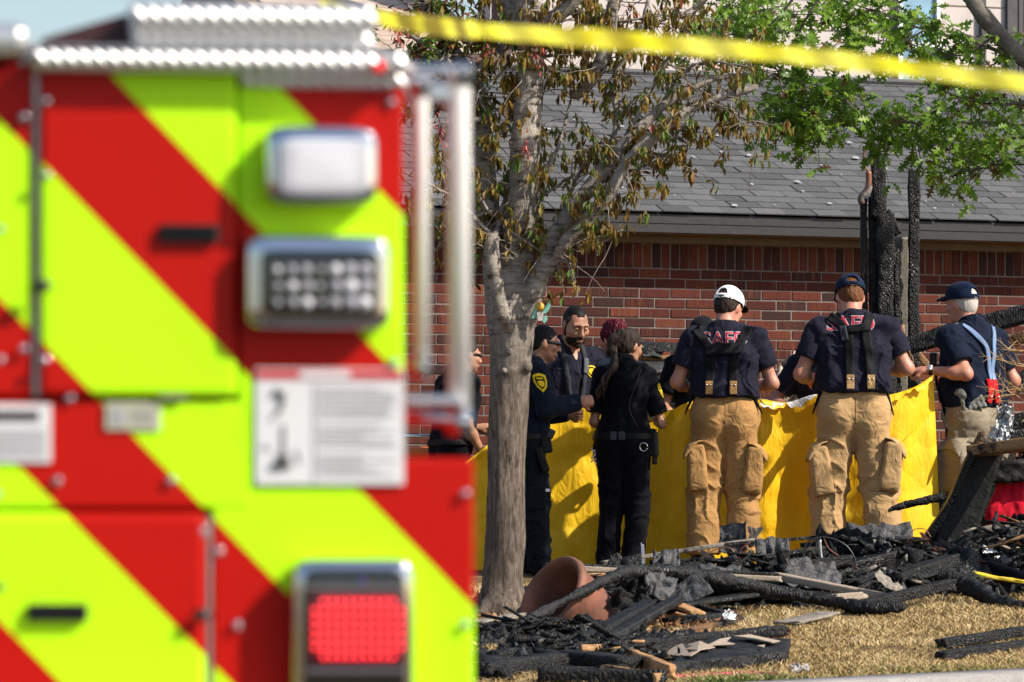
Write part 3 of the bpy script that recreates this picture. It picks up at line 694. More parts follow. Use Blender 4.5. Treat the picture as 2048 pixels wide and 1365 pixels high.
# branches drawn as they run in the photo, then random twigs
BR = [[(985, 480, 8), (935, 425, 6), (880, 385, 4), (820, 360, 2)], [(990, 470, 7), (950, 440, 5), (905, 430, 3), (850, 400, 2)], [(990, 480, 9), (1010, 400, 7), (1050, 320, 6), (1078, 200, 4), (1110, 110, 3), (1125, 30, 2)],
      [(1085, 540, 6), (1120, 440, 6), (1160, 340, 5), (1205, 280, 4)], [(958, 200, 8), (900, 130, 7), (840, 80, 6), (760, 40, 3)], [(960, 240, 8), (880, 215, 5), (800, 225, 4), (740, 240, 3)],
      [(965, 300, 7), (1010, 250, 6), (1035, 180, 5)], [(1045, 380, 7), (1100, 330, 5), (1130, 250, 4), (1150, 180, 3), (1200, 130, 2)], [(1245, 300, 7), (1280, 220, 6), (1330, 130, 5), (1370, 60, 4), (1420, 0, 3)],
      [(1190, 370, 8), (1230, 260, 7), (1230, 160, 7), (1280, 60, 6), (1300, -20, 5)], [(1310, 240, 6), (1360, 150, 5), (1420, 130, 4), (1500, 140, 2)], [(1400, 200, 6), (1450, 215, 3), (1530, 260, 2)],
      [(1330, 255, 5), (1390, 290, 2.5), (1470, 235, 2)], [(1240, 350, 4), (1300, 330, 2.5), (1345, 300, 2)], [(1130, 490, 4), (1170, 480, 3), (1245, 465, 2)], [(1120, 500, 4), (1150, 530, 2)], [(950, 150, 7), (980, 90, 5), (960, 20, 4)],
      [(1060, 120, 7), (1120, 75, 6), (1180, 45, 4), (1260, 40, 3), (1360, 25, 2)], [(860, 40, 6), (920, 60, 4), (1000, 90, 3)], [(1225, 80, 6), (1290, 50, 5), (1370, 20, 4), (1420, -20, 3)],
      [(880, 60, 5), (830, 20, 4), (790, -20, 3)], [(900, 110, 5), (850, 130, 4), (800, 110, 3), (745, 105, 2)], [(1110, 110, 4), (1040, 130, 3), (985, 160, 2)], [(1150, 350, 4), (1090, 390, 3), (1060, 430, 2)], [(985, 430, 5), (930, 360, 4), (880, 310, 3), (860, 250, 2)],
      [(975, 420, 4), (900, 470, 3), (868, 500, 2)]]
tips = []; twigs = Batch()
for br in BR:
    dy = random.uniform(-.35, .35); q = [(*(TP(a, b_, dy*i/3)-base), r_*TD/F*.8) for i, (a, b_, r_) in enumerate(br)]; s = smooth_path(q, 5)
    s[1:-1, :3] += RNG.normal(size=(len(s)-2, 3))*.004
    tube_obj('branch', s[:, :3], list(s[:, 3]), M('bark'), maple, 7); limbs['all'].append(s)
for s in limbs['all']:
    L = len(s)
    for i in range(L):
        if s[i][2] < 2.05 or s[i][3] > .075: continue
        for _ in range(2 if s[i][3] < .045 else 1):
            if random.random() < .46: continue
            p = Vector(s[i][:3]); d = Vector((random.gauss(0, 1), random.gauss(0, 1), random.gauss(.2, .7))).normalized(); L_ = random.uniform(.12, .42)
            pts = [p]; 
            for k in range(5): d = (d+Vector((random.gauss(0, .22), random.gauss(0, .22), random.gauss(-.04, .2)))).normalized(); pts.append(pts[-1]+d*L_/5)
            V, Fc = tube(pts, [max(.0016, .005*(1-k/6)) for k in range(6)], 4, False); twigs.add(V, Fc)
            tips.append((pts[-1], d)); 
            if random.random() < .75: tips.append((pts[3], d))
            if random.random() < .35: tips.append((pts[2], d))
twigs.build('twigs', M('twig'), maple, kind='stuff')
m, nt, b = newmat('maple_leaf', .55, 0, .35); at = nt.nodes.new('ShaderNodeAttribute'); at.attribute_name = 'rnd'; oi = nt.nodes.new('ShaderNodeObjectInfo')
rr = math_(nt, 'FRACT', math_(nt, 'ADD', at.outputs['Fac'], oi.outputs['Random']))
r = ramp(nt, [(0, (.05, .030, .012)), (.15, (.10, .060, .016)), (.3, (.21, .125, .025)), (.45, (.34, .22, .045)), (.55, (.24, .19, .04)), (.68, (.13, .16, .03)), (.8, (.12, .21, .03)), (.93, (.14, .28, .04)), (.96, (.30, .07, .04)), (1, (.32, .10, .05))])
nt.links.new(rr, r.inputs[0]); nt.links.new(r.outputs[0], b.inputs['Base Color'])
tr = nt.nodes.new('ShaderNodeBsdfTranslucent'); nt.links.new(r.outputs[0], tr.inputs[0]); ms = nt.nodes.new('ShaderNodeMixShader'); ms.inputs[0].default_value = .35; nt.links.new(b.outputs[0], ms.inputs[1]); nt.links.new(tr.outputs[0], ms.inputs[2]); nt.links.new(ms.outputs[0], nt.nodes['Material Output'].inputs[0])
# folded, drooping leaf hanging from the origin
LV = [(0, 0, 0), (.010, .004, -.018), (-.010, .004, -.018), (0, -.004, -.022), (.017, .012, -.042), (-.017, .010, -.040), (0, -.006, -.048), (.008, .010, -.062), (-.009, .006, -.060), (0, -.002, -.082)]
LF = [(0, 1, 3), (0, 3, 2), (1, 4, 6), (1, 6, 3), (2, 3, 6), (2, 6, 5), (4, 7, 6), (5, 6, 8), (6, 7, 9), (6, 9, 8)]
def px_of(v): p = v+base; return CX+p.x*F/p.y, HY-p.z*F/p.y
Ms = []; rnd = []
for (p, d) in tips:
    px, py = px_of(p); green = max(0, min(1, (1010-px)/170))*max(0, min(1, (300-py)/200)); green = max(green, .06)
    if py > 480 and random.random() < .7: continue
    if px > 1250 and random.random() < .35: continue
    tone = random.random()
    for k in range(random.randint(5, 10)):
        sc_ = random.uniform(.45, 1.0); rz = random.uniform(0, 6.28); tilt = abs(random.gauss(0, .38)) if random.random() > green else random.uniform(.5, 1.5)
        Mm = Matrix.Translation(p+Vector((random.gauss(0, .014), random.gauss(0, .014), random.gauss(-.01, .016)))) @ Matrix.Rotation(rz, 4, 'Z') @ Matrix.Rotation(tilt, 4, 'X') @ Matrix.Diagonal((sc_*random.uniform(.6, 1.1), sc_, sc_, 1)); Ms.append(np.array(Mm))
        u = random.random()
        if u < green: rnd.append(random.uniform(.64, .94))
        elif u > .985: rnd.append(random.uniform(.95, 1))
        else: rnd.append(min(.66, max(0, (.1+.45*tone+random.gauss(0, .1)))))
Ms = np.array(Ms, np.float32); rnd = np.array(rnd, np.float32); order = RNG.permutation(len(Ms))
one = mesh_np('leaf', LV, LF); attr(one, 'rnd', np.zeros(len(LV))); nleaf = 0; keep = np.ones(len(Ms), bool)
sizes = np.linalg.norm(Ms[:, :3, 2], axis=1)
for i in np.argsort(-sizes):
    pp = Vector(Ms[i][:3, 3]); px, py = px_of(pp)
    if 960 < px < 1600 and 5 < py < 520 and nleaf < 240:
        o = link('leaf', one, M('maple_leaf'), maple); o.matrix_local = Matrix([list(map(float, rw_)) for rw_ in Ms[i]]); keep[i] = False; nleaf += 1
link('foliage', scatter('foliage', LV, LF, Ms[keep], rnd[keep]), M('maple_leaf'), maple, kind='stuff')
# red winged seed clusters
sv_ = [(0, 0, 0), (.006, 0, -.006), (.009, .003, -.028), (-.002, .002, -.03)]; sM = []
for px, py, n_ in ((790, 45, 40), (800, 70, 40), (1075, 60, 30), (1078, 95, 26), (880, 250, 36), (882, 285, 30), (1052, 292, 16), (1048, 300, 16), (1075, 130, 18), (1260, 10, 14), (975, 100, 16), (882, 310, 20), (1430, 130, 10)):
    c = TP(px, py, -.1)-base
    for k in range(n_):
        Mm = Matrix.Translation(c+Vector((random.gauss(0, .022), random.gauss(0, .03), random.gauss(0, .04)))) @ Matrix.Rotation(random.uniform(0, 6.28), 4, 'Z') @ Matrix.Rotation(random.gauss(0, .5), 4, 'X'); sM.append(np.array(Mm))
m = simple('seed_red', (.42, .07, .05), rough=.6, var=.35, scale=60)
link('seed_clusters', scatter('seeds', sv_, [(0, 1, 2), (0, 2, 3)], np.array(sM, np.float32), RNG.random(len(sM))), m, maple, kind='stuff')

# ---------------------------------------------------------------- oak on the right, its crown reaching out of the frame
OD = 35.6
ob = Vector((4.9, 34.6, gz(4.9, 34.6)-.02)); oak = empty('oak_tree', ob, label='green leaved oak whose branches hang over the roof at the right', cat='tree')
def OP(px, py, D=OD): return Vector(P(px, py, D))-ob
f = Field((-3.0, -.8, -.2), (1.2, 2.2, 5.6), .034)
def olimb(q):
    s = smooth_path(q, 5)
    for a, b_ in zip(s[:-1], s[1:]): f.cone(a[:3], b_[:3], a[3], b_[3], k=.05)
    return s
ol = [olimb([(0, 0, -.1, .22), (.02, .02, .6, .17), (0, .05, 1.6, .15), (-.1, .1, 2.6, .13), (-.2, .2, 3.8, .11), (-.25, .3, 5.2, .07)])]
a = OP(2048, 118); b_ = OP(1990, 60); c_ = OP(1930, -15); d_ = OP(1860, -110)
ol.append(olimb([(-.1, .1, 2.4, .1), (a.x+.5, a.y, a.z-.25, .06), (*a, .044), (*b_, .038), (*c_, .034), (*d_, .03)]))
me = f.mesh('trunk'); displace(me, lambda c, n: .012*fbm(c*[9, 9, 3], 3)); link('trunk', me, M('oak_bark'), oak)
OB = [[(2060, 130, 7), (1950, 85, 5), (1850, 60, 3.5), (1740, 20, 2.5), (1650, -10, 2)], [(2060, 250, 6), (1940, 245, 5), (1850, 250, 4), (1700, 215, 3.5), (1600, 165, 3), (1530, 120, 2.5), (1490, 40, 3), (1500, -40, 3)],
      [(2060, 270, 5), (1980, 285, 4), (1900, 300, 3), (1810, 285, 2.5), (1770, 275, 2)], [(1850, 250, 3), (1760, 240, 2.5), (1650, 250, 2), (1560, 215, 2)], [(2060, 330, 3), (1990, 330, 2.5), (1940, 345, 2)],
      [(2070, 200, 5), (1990, 210, 4), (1900, 190, 3)], [(1600, -20, 4), (1540, 50, 3), (1470, 80, 2.5), (1400, 60, 2)], [(1800, -20, 4), (1740, 30, 3), (1690, 60, 2)], [(2000, 60, 4), (1930, 110, 3), (1870, 100, 2)],
      [(1650, -20, 4), (1600, 60, 3), (1560, 160, 2.5), (1600, 230, 2), (1640, 270, 1.8)], [(1510, -30, 3), (1450, 20, 2.5), (1420, 90, 2)], [(1700, 210, 3), (1650, 180, 2.5), (1590, 230, 2), (1545, 240, 1.5)], [(1850, 60, 3), (1790, 90, 2.5), (1730, 80, 2)]]
otips = []; otw = Batch(); olines = []
for br in OB:
    D0 = random.uniform(35.0, 36.4); q = [(*OP(a, b_, D0+.05*i), r_*OD/F*.8) for i, (a, b_, r_) in enumerate(br)]; s = smooth_path(q, 6); tube_obj('branch', s[:, :3], list(s[:, 3]), M('oak_bark'), oak, 6); olines.append(s)
for s in olines:
    for i in range(2, len(s)):
        for _ in range(2):
            p = Vector(s[i][:3]); d = Vector((random.gauss(0, 1), random.gauss(0, 1), random.gauss(0, .6))).normalized(); L_ = random.uniform(.10, .34); pts = [p]
            for k in range(4): d = (d+Vector((random.gauss(0, .2), random.gauss(0, .2), random.gauss(0, .18)))).normalized(); pts.append(pts[-1]+d*L_/4)
            V, Fc = tube(pts, [.004, .0035, .003, .0022, .0015], 4, False); otw.add(V, Fc); otips += [(pts[-1], d), (pts[2], d)]
otw.build('twigs', M('oak_bark'), oak, kind='stuff')
m, nt, b = newmat('oak_leaf', .45, 0, .4); at = nt.nodes.new('ShaderNodeAttribute'); at.attribute_name = 'rnd'; oi = nt.nodes.new('ShaderNodeObjectInfo')
rr = math_(nt, 'FRACT', math_(nt, 'ADD', at.outputs['Fac'], math_(nt, 'MULTIPLY', oi.outputs['Random'], .9)))
r = ramp(nt, [(0, (.09, .19, .018)), (.5, (.17, .31, .028)), (.9, (.27, .42, .045)), (.95, (.16, .08, .03)), (1, (.09, .04, .02))])
nt.links.new(rr, r.inputs[0]); nt.links.new(r.outputs[0], b.inputs['Base Color'])
tr = nt.nodes.new('ShaderNodeBsdfTranslucent'); nt.links.new(r.outputs[0], tr.inputs[0]); ms = nt.nodes.new('ShaderNodeMixShader'); ms.inputs[0].default_value = .5; nt.links.new(b.outputs[0], ms.inputs[1]); nt.links.new(tr.outputs[0], ms.inputs[2]); nt.links.new(ms.outputs[0], nt.nodes['Material Output'].inputs[0])
prof = [(0, .01), (.12, .03), (.2, .15), (.27, .20), (.33, .06), (.42, .10), (.5, .30), (.58, .27), (.6, .09), (.68, .09), (.77, .24), (.83, .17), (.84, .06), (.92, .09), (1.0, .0)]
OV = [(0, y, .04*math.sin(y*3)) for y, x in prof]+[(x, y, .04*math.sin(y*3)+x*.25) for y, x in prof]+[(-x, y, .04*math.sin(y*3)+x*.25) for y, x in prof]
n_ = len(prof); OF = []
for i in range(n_-1): OF += [(i, n_+i, n_+i+1), (i, n_+i+1, i+1), (i, i+1, 2*n_+i+1), (i, 2*n_+i+1, 2*n_+i)]
OV = [(x*.10, y*.10, z*.10) for x, y, z in OV]
def opx(v): p = v+ob; return CX+p.x*F/p.y, HY-p.z*F/p.y
Ms = []; rnd = []
for (p, d) in otips:
    for k in range(random.randint(3, 5)):
        e = (Vector(d)*.6+Vector((random.gauss(0, .7), random.gauss(0, .7), random.gauss(-.35, .45)))).normalized()
        nrm = Vector((random.gauss(.2, .6), random.gauss(-.5, .7), random.gauss(.5, .6))).normalized(); x_ = e.cross(nrm).normalized(); z_ = x_.cross(e); s_ = random.uniform(.65, 1.15)
        Mm = Matrix(((x_.x*s_, e.x*s_, z_.x*s_, p.x+random.gauss(0, .012)), (x_.y*s_, e.y*s_, z_.y*s_, p.y+random.gauss(0, .012)), (x_.z*s_, e.z*s_, z_.z*s_, p.z+random.gauss(0, .012)), (0, 0, 0, 1))); Ms.append(np.array(Mm)); rnd.append(random.uniform(0, .9) if random.random() > .06 else random.uniform(.93, 1))
Ms = np.array(Ms, np.float32); rnd = np.array(rnd, np.float32); one = mesh_np('leaf', OV, OF); attr(one, 'rnd', np.zeros(len(OV))); keep = np.ones(len(Ms), bool); k_ = 0
for i in range(len(Ms)):
    px, py = opx(Vector(Ms[i][:3, 3]))
    if 1400 < px < 2040 and 10 < py < 350 and not (1400 < px and 90 < py < 180) and k_ < 290 and random.random() < .5:
        o = link('leaf', one, M('oak_leaf'), oak); o.matrix_local = Matrix([list(map(float, rw_)) for rw_ in Ms[i]]); keep[i] = False; k_ += 1
link('foliage', scatter('foliage', OV, OF, Ms[keep], rnd[keep]), M('oak_leaf'), oak, kind='stuff')
# the rest of the crown, above and right of the frame (it throws the dappled shade)
def crown(n, centres, size, name, mat, parent, off):
    c = np.array(centres)[RNG.integers(0, len(centres), n)]; p = c[:, :3]+RNG.normal(size=(n, 3))*c[:, 3:4]*[1, 1, .6]
    ok = (p[:, 2] > 3.85+.0*p[:, 0]) | (p[:, 0] > 4.2); p = p[ok]; n = len(p); Mx = np.tile(np.eye(4, dtype=np.float32), (n, 1, 1)); Mx[:, :3, :3] = rots(n)*RNG.uniform(.8, 1.3, n)[:, None, None]*size; Mx[:, :3, 3] = p-np.array(off)
    tv = [(-.3, 0, 0), (0, .5, .05), (.3, 0, 0), (0, -.5, .05)]
    return link(name, scatter(name, tv, [(0, 1, 2), (0, 2, 3)], Mx, RNG.random(n)*.9), mat, parent, kind='stuff')
cs = [(4.2, 34.2, 5.6, .8), (3.2, 34.8, 5.2, .7), (2.3, 35.0, 4.9, .5), (5.6, 34.0, 4.6, .8), (5.2, 35.6, 6.0, .9), (3.7, 35.8, 6.2, .8), (6.2, 35.5, 5.2, .9), (4.6, 33.4, 4.3, .5), (6.8, 39.5, 6.5, 1.0)]
cs2 = [(8.2, 41.6, 8.2, .8), (8.9, 41.2, 8.9, .8), (8.0, 40.8, 9.2, .6)]
crown(300, cs, .14, 'crown', M('oak_leaf'), oak, ob)
cs = [(-.6, 33.4, 4.6, .5), (.4, 33.6, 5.0, .55), (1.1, 33.2, 4.5, .4), (0, 33.0, 5.6, .6), (-.2, 34.2, 4.4, .5)]
crown(120, cs, .10, 'crown', M('maple_leaf'), maple, base)
# ---------------------------------------------------------------- people
def rotm(yaw, pitch, roll=0): return Matrix.Rotation(R(yaw), 3, 'Z') @ Matrix.Rotation(R(pitch), 3, 'X') @ Matrix.Rotation(R(roll), 3, 'Y')

class Person:
    def __init__(s, label, px, D, zg, heading, H, sk='skin_light', bulk=1.0, lean=0.0, head=(0, 0, 0), arms=None, legs=None, h=.0085, belly=0, female=False, neck_fwd=0.02):
        s.H = H; s.k = H/1.8; s.lean = lean; s.bulk = bulk; s.female = female; s.belly = belly
        s.root = empty('person', ((px-CX)*D/F, D, zg), R(heading), s.k, label=label, cat='person')
        s.px, s.D = px, D; s.skin = M(sk)
        sw = (.160 if female else .178)*bulk; s.sh = {}; s.el = {}; s.wr = {}; s.hd = {}; s.pn = {}; s.curl = {}; s.thumb = {}
        for side, sg in (('L', -1), ('R', 1)):
            a = arms[side]; s.sh[side] = s.T(sg*sw, -.005, 1.430 if not female else 1.42); s.el[side] = Vector(a[0]); s.wr[side] = Vector(a[1]); s.hd[side] = Vector(a[2]).normalized() if len(a) > 2 else (s.wr[side]-s.el[side]).normalized()
            s.pn[side] = Vector(a[3]).normalized() if len(a) > 3 else Vector((-sg, 0, 0)); s.curl[side] = a[4] if len(a) > 4 else 1.0
        s.legs = legs or {'L': ((-.095, 0, .90), (-.11, .02, .50), (-.12, -.02, .09), 8), 'R': ((.095, 0, .90), (.11, .02, .50), (.12, -.02, .09), -8)}
        s.Hm = rotm(*head); piv = s.T(0, neck_fwd+.01, 1.545); s.Hc = piv+s.Hm @ Vector((0, .018, .105)); s.piv = piv; s.h = h
    def T(s, x, y, z): return Vector((x, y+s.lean*min(1.3, max(0, (z-.98)/.47)), z))
    def hp(s, x, y, z): return s.Hc+s.Hm @ Vector((x, y, z))
    # ---- shared torso shape
    def torso(s, f, o=0, full=True):
        T = s.T; b = s.bulk; k = .07; w = .9 if s.female else 1
        f.cone(T(-.085*b*w, 0, 1.30), T(.085*b*w, 0, 1.30), .110*b+o, k=k, sq=((0, 1, 0), .98)); f.cone(T(-.085*b*w, -.01, 1.39), T(.085*b*w, -.01, 1.39), .078+o, k=k)
        ws = .78 if s.female else 1
        f.cone(T(-.065*b*ws, .01, 1.13), T(.065*b*ws, .01, 1.13), .098*b+o, k=k); f.cone(T(-.08*b, 0, .97), T(.08*b, 0, .97), .105*(1+(b-1)*.6)+o+(.01 if s.female else 0), k=k)
        f.cone(T(0, .0, 1.0), T(0, .0, 1.38), .10+o, k=k, sq=((0, 1, 0), 1.0))
        if s.female: 
            for sg in (-1, 1): f.ell(T(sg*.075, .10, 1.29), (.062+o, .055+o, .065+o), k=.04)
        if s.belly: f.ell(T(0, .05, 1.10), (.14*b+o, .09+s.belly+o, .13+o), k=.06)
        for sg, sd in ((-1, 'L'), (1, 'R')):
            f.cone(T(0, -.025, 1.49), s.sh[sd]+Vector((-sg*.03, -.01, .012)), .048+o, .040+o, k=.05); f.ell(s.sh[sd], (.060*b+o, .060*b+o, .062+o), k=.05)
    def arm(s, f, sd, o=0, upto=1.0, lower=True, fat=1.0, k=.03):
        S, E, W = s.sh[sd], s.el[sd], s.wr[sd]; g = (.82 if s.female else 1)*fat*(.5+.5*s.bulk)
        f.cone(S, S+(E-S)*min(1, upto), .053*g+o, (.053-.011*min(1, upto))*g+o, k=.05)
        if upto > 1 or lower:
            t = 1 if lower else upto-1; m_ = E+(W-E)*min(.3, t)
            f.cone(E, m_, .041*g+o, .043*g+o, k=k)
            if t > .3: f.cone(m_, E+(W-E)*t, .043*g+o, (.043-.016*(t-.3)/.7)*g+o, k=k)
    def hand(s, f, sd):
        W, d, n = s.wr[sd], s.hd[sd], s.pn[sd]; n = (n-d*n.dot(d)).normalized(); x = d.cross(n).normalized(); g = .9 if s.female else 1; c = s.curl[sd]
        sgn = 1 if sd == 'R' else -1
        f.cone(W, W+d*.04*g, .026*g, .030*g, k=.02, sq=(n, .75)); f.cone(W+d*.03*g-x*.012, W+d*.085*g-x*.020, .026*g, .022*g, k=.02, sq=(n, .6)); f.cone(W+d*.03*g+x*.012, W+d*.085*g+x*.020, .026*g, .022*g, k=.02, sq=(n, .6))
        for i, (ln, xo) in enumerate(((.070, -.031), (.080, -.011), (.074, .010), (.058, .029))):
            if sgn < 0: xo = -xo
            p = W+d*.088*g+x*xo*g; dd = d.copy(); a = 0; r = .0088*g
            for j, (fr, be) in enumerate(((.45, 55), (.32, 70), (.25, 45))):
                a += R(be*c); q = d*math.cos(a)+n*math.sin(a); e = p+q*ln*fr*g; f.cone(p, e, r, r*.93, k=.006); p = e; r *= .93
        th = W+d*.03*g+x*(-.028 if sgn > 0 else .028); t1 = th+(d*.6+x*(-.5 if sgn > 0 else .5)+n*.6*c).normalized()*.042*g; t2 = t1+(d*.8+n*.6*c+x*(-.05 if sgn > 0 else .05)).normalized()*.032*g
        f.cone(th, t1, .014*g, .0105*g, k=.015); f.cone(t1, t2, .0105*g, .009*g, k=.006)
    def head_(s, f, nose=1.0):
        hp, Mh = s.hp, s.Hm; g = .95 if s.female else 1
        f.ell(hp(0, -.018, .028), (.075*g, .096, .092), Mh, k=.02); f.ell(hp(0, .030, -.025), (.062*g, .064, .088), Mh, k=.03); f.ell(hp(0, .0, -.03), (.066*g, .07, .06), Mh, k=.03)
        f.cone(hp(-.034*g, .035, -.078), hp(.034*g, .035, -.078), .030, k=.025); f.ell(hp(0, .070, -.102), (.024, .020, .017), Mh, k=.02)
        for sg in (-1, 1):
            f.cone(hp(sg*.010, .090, .030), hp(sg*.045, .076, .028), .011, .009, k=.018); f.ell(hp(sg*.031, .102, .008), (.018, .019, .011), Mh, k=.010, op='sub')
            f.ell(hp(sg*.045, .062, -.022), (.022, .024, .022), Mh, k=.02); f.ell(hp(sg*.076*g, -.012, -.008), (.011, .022, .034), (Mh @ Matrix.Rotation(R(-sg*22), 3, 'Z')), k=.006)
            f.ell(hp(sg*.011, .100, -.034), (.009, .011, .008), Mh, k=.008)
        f.cone(hp(0, .090, .018), hp(0, .112*nose, -.028), .0085, .0125, k=.012); f.cone(hp(-.017, .092, -.064), hp(.017, .092, -.064), .0075, k=.008); f.cone(hp(-.013, .091, -.074), hp(.013, .091, -.074), .0085, k=.008)
        f.cone(s.piv+Vector((0, -.028, -.075)), hp(0, -.025, -.045), .060*(.85 if s.female else (1+(s.bulk-1)*1.6)), .054*(.85 if s.female else 1), k=.03)
    def body(s, sleeve=.55):
        pts = [s.T(0, 0, 1.3), s.hp(0, 0, 0), Vector((0, 0, .1))]+[p for d in (s.el, s.wr) for p in d.values()]+[s.wr[k]+s.hd[k]*.2 for k in 'LR']+[Vector(l[i]) for l in s.legs.values() for i in (1, 2)]
        lo = [min(p[i] for p in pts)-.16 for i in range(3)]; hi = [max(p[i] for p in pts)+.16 for i in range(3)]; lo[2] = -.02
        lo[0] = min(lo[0], -.32); hi[0] = max(hi[0], .32); lo[1] = min(lo[1], -.2); hi[1] = max(hi[1], .2)
        f = Field(lo, hi, s.h); s.torso(f, -.008)
        for sd in 'LR': s.arm(f, sd, -.004); s.hand(f, sd)
        for sd, l in s.legs.items():
            a, b, c = map(Vector, l[:3]); f.cone(a, b, .080, .052, k=.05); f.cone(b, c, .052, .036, k=.03); q = R(l[3]); f.cone(c+Vector((0, -.02, -.045)), c+Vector((-.15*math.sin(q), .15*math.cos(q), -.055)), .036, .03, k=.02)
        s.head_(f); me = f.mesh('body'); s.bodyme = me; return link('body', me, s.skin, s.root)
    def shirt(s, mat, sleeve=.62, o=.014, hem=1.0, collar=0, long=False, tuck=True, wr=.006, name='shirt', loose=.0, v_neck=False):
        pts = [s.T(0, 0, 1.3)]+[s.sh[k]+(s.el[k]-s.sh[k])*min(1, sleeve) for k in 'LR']+([s.wr[k] for k in 'LR'] if long else [])
        lo = [min(p[i] for p in pts)-.17 for i in range(3)]; hi = [max(p[i] for p in pts)+.17 for i in range(3)]
        lo = [min(lo[0], -.36), min(lo[1], -.24), hem-.04]; hi = [max(hi[0], .36), max(hi[1], .26+s.lean), max(hi[2], 1.58)]
        f = Field(lo, hi, .0085); s.torso(f, o)
        if loose: f.cone(s.T(-.085*s.bulk, -.01, 1.10), s.T(.085*s.bulk, -.01, 1.10), .105*s.bulk+loose, k=.06)
        # neck opening
        f.cone(s.T(0, -.03, 1.50), s.T(0, -.015, 1.535), .068*(1+(s.bulk-1)*1.2), .066*(1+(s.bulk-1)*1.2), k=.03)
        f.cut(s.T(0, -.02, 1.535 if not collar else 1.55), (0, .28, 1)); f.cut((0, 0, hem), (0, 0, -1))
        me = f.mesh('shirt'); parts = [me]
        displace(me, lambda c, n: wr*fbm(c*[13, 13, 5], 2)*(np.abs(n[:, 2]) < .9)+wr*1.6*(np.exp(-np.abs(vnoise(c*[7, 7, 8]+1.6*vnoise(c*5)[:, None]))*6)-.2)+wr*.5*vnoise(c*[30, 30, 12]))
        o_ = link(name, me, mat, s.root); s.shirt_bvh = bvh_of(me); s.shirt_obj = o_
        # sleeves as their own volume: cut square to the arm
        for sd in 'LR':
            S, E, W = s.sh[sd], s.el[sd], s.wr[sd]; g = (.86 if s.female else 1)*(.5+.5*s.bulk); so_ = o+.006
            end = (S+(E-S)*sleeve) if not long else W; lo = [min(S[i], E[i], end[i])-.12 for i in range(3)]; hi = [max(S[i], E[i], end[i])+.12 for i in range(3)]; f = Field(lo, hi, .008)
            ax = ((E-S) if not long else (W-E)).normalized(); f.cone(S, S+(E-S)*min(1, sleeve+.1 if not long else 1), .056*g+so_, (.053*g+so_) if not long else .045*g+so_, k=.04)
            if long: f.cone(E, W+ax*.01, .045*g+so_, .034*g+so_*.8, k=.04)
            f.cut(end, ax)
            if not long: f.cone(end+ax*.0, end+ax*.05, .046*g, .046*g, k=.002, op='sub')
            sm = f.mesh('sleeve'); displace(sm, lambda c, n: wr*.9*fbm(c*[10, 10, 16], 2)*(1-np.abs(n@np.array(ax)))+ (wr*1.4*(.5-np.abs(vnoise(c*[12, 12, 26]))) if long else 0))
            so2 = link('sleeve', sm, mat, s.root); 
            if sd == 'L': s.slL = bvh_of(sm)
            else: s.slR = bvh_of(sm)
        if collar:
            f = Field((-.14, -.18, 1.42), (.14, .20+s.lean, 1.62), .006); f.cone(s.T(0, -.025, 1.49), s.T(0, -.012, 1.56), .083, .076, k=.01); f.cone(s.T(0, -.03, 1.44), s.T(0, -.0, 1.66), .066, .066, k=.001, op='sub'); f.cut(s.T(0, -.02, 1.565), (0, .42, 1)); f.cut(s.T(0, .0, 1.485), (0, -.1, -1))
            f.cone(s.T(0, .09, 1.44), s.T(0, .09, 1.60), .028, .036, k=.004, op='sub')
            link('collar', f.mesh('collar'), mat, s.root)
        return o_
    def trousers(s, mat, o=.012, rr=(.088, .062, .058), top=1.03, wr=.005, seat=.0, name='trousers', bottom=.05):
        pts = [Vector(l[i]) for l in s.legs.values() for i in (0, 1, 2)]; lo = [min(p[i] for p in pts)-.2 for i in range(3)]; hi = [max(p[i] for p in pts)+.2 for i in range(3)]; lo[2] = 0; hi[2] = top+.05; lo[0] = min(lo[0], -.3); hi[0] = max(hi[0], .3)
        f = Field(lo, hi, .009); T = s.T; b = s.bulk
        f.cone(T(-.065*b, .01, 1.13), T(.065*b, .01, 1.13), .095*b+o, k=.06); f.cone(T(-.08*b, 0, .96), T(.08*b, 0, .96), .106*(1+(b-1)*.6)+o+(.012 if s.female else 0)+seat, k=.06)
        for sg in (-1, 1): f.ell((sg*.07*b, -.045, .90), (.085+o+seat, .085+o+seat, .10+o), k=.04)
        for sd, l in s.legs.items():
            a, bb, c = map(Vector, l[:3]); f.cone(a, bb, rr[0]+o, rr[1]+o, k=.045); f.cone(bb, c, rr[1]+o, rr[2]+o, k=.03); 
        f.cut((0, 0, top), (0, 0, 1)); f.cut((0, 0, bottom), (0, 0, -1)); me = f.mesh('trousers')
        kn = s.legs['L'][1][2]
        displace(me, lambda c, n: wr*.6*fbm(c*[8, 8, 18], 3)*(1+1.2*np.exp(-((c[:, 2]-kn)/.12)**2))+wr*2.2*(np.exp(-np.abs(vnoise(c*[5, 5, 8]+1.3*fbm(c*[3, 3, 2], 2)[:, None]))*7)-.2)*(1+.8*np.exp(-((c[:, 2]-kn)/.15)**2)))
        s.tr_bvh = bvh_of(me); s.tr_obj = link(name, me, mat, s.root); 
        for sd, l in s.legs.items():
            c = Vector(l[2]); q = R(l[3]); f = Field((c.x-.2, c.y-.2, -.01), (c.x+.2, c.y+.3, .2), .009); f.cone(c+Vector((0, -.02, -.04)), c+Vector((-.17*math.sin(q), .17*math.cos(q), -.05)), .05, .042, k=.03); f.cone(c, c+Vector((0, 0, .06)), .055, k=.03); f.cut((0, 0, 0), (0, 0, -1)); link('boot', f.mesh('boot'), M('leather_black'), s.root)
        return s.tr_obj
    # ---- head wear, in head space
    def headobj(s, name, me, mat, off=(0, 0, 0), **k):
        o = link(name, me, mat, s.root, **k); mm = s.Hm.to_4x4(); mm.translation = s.Hc; o.matrix_local = mm @ Matrix.Translation(off); return o
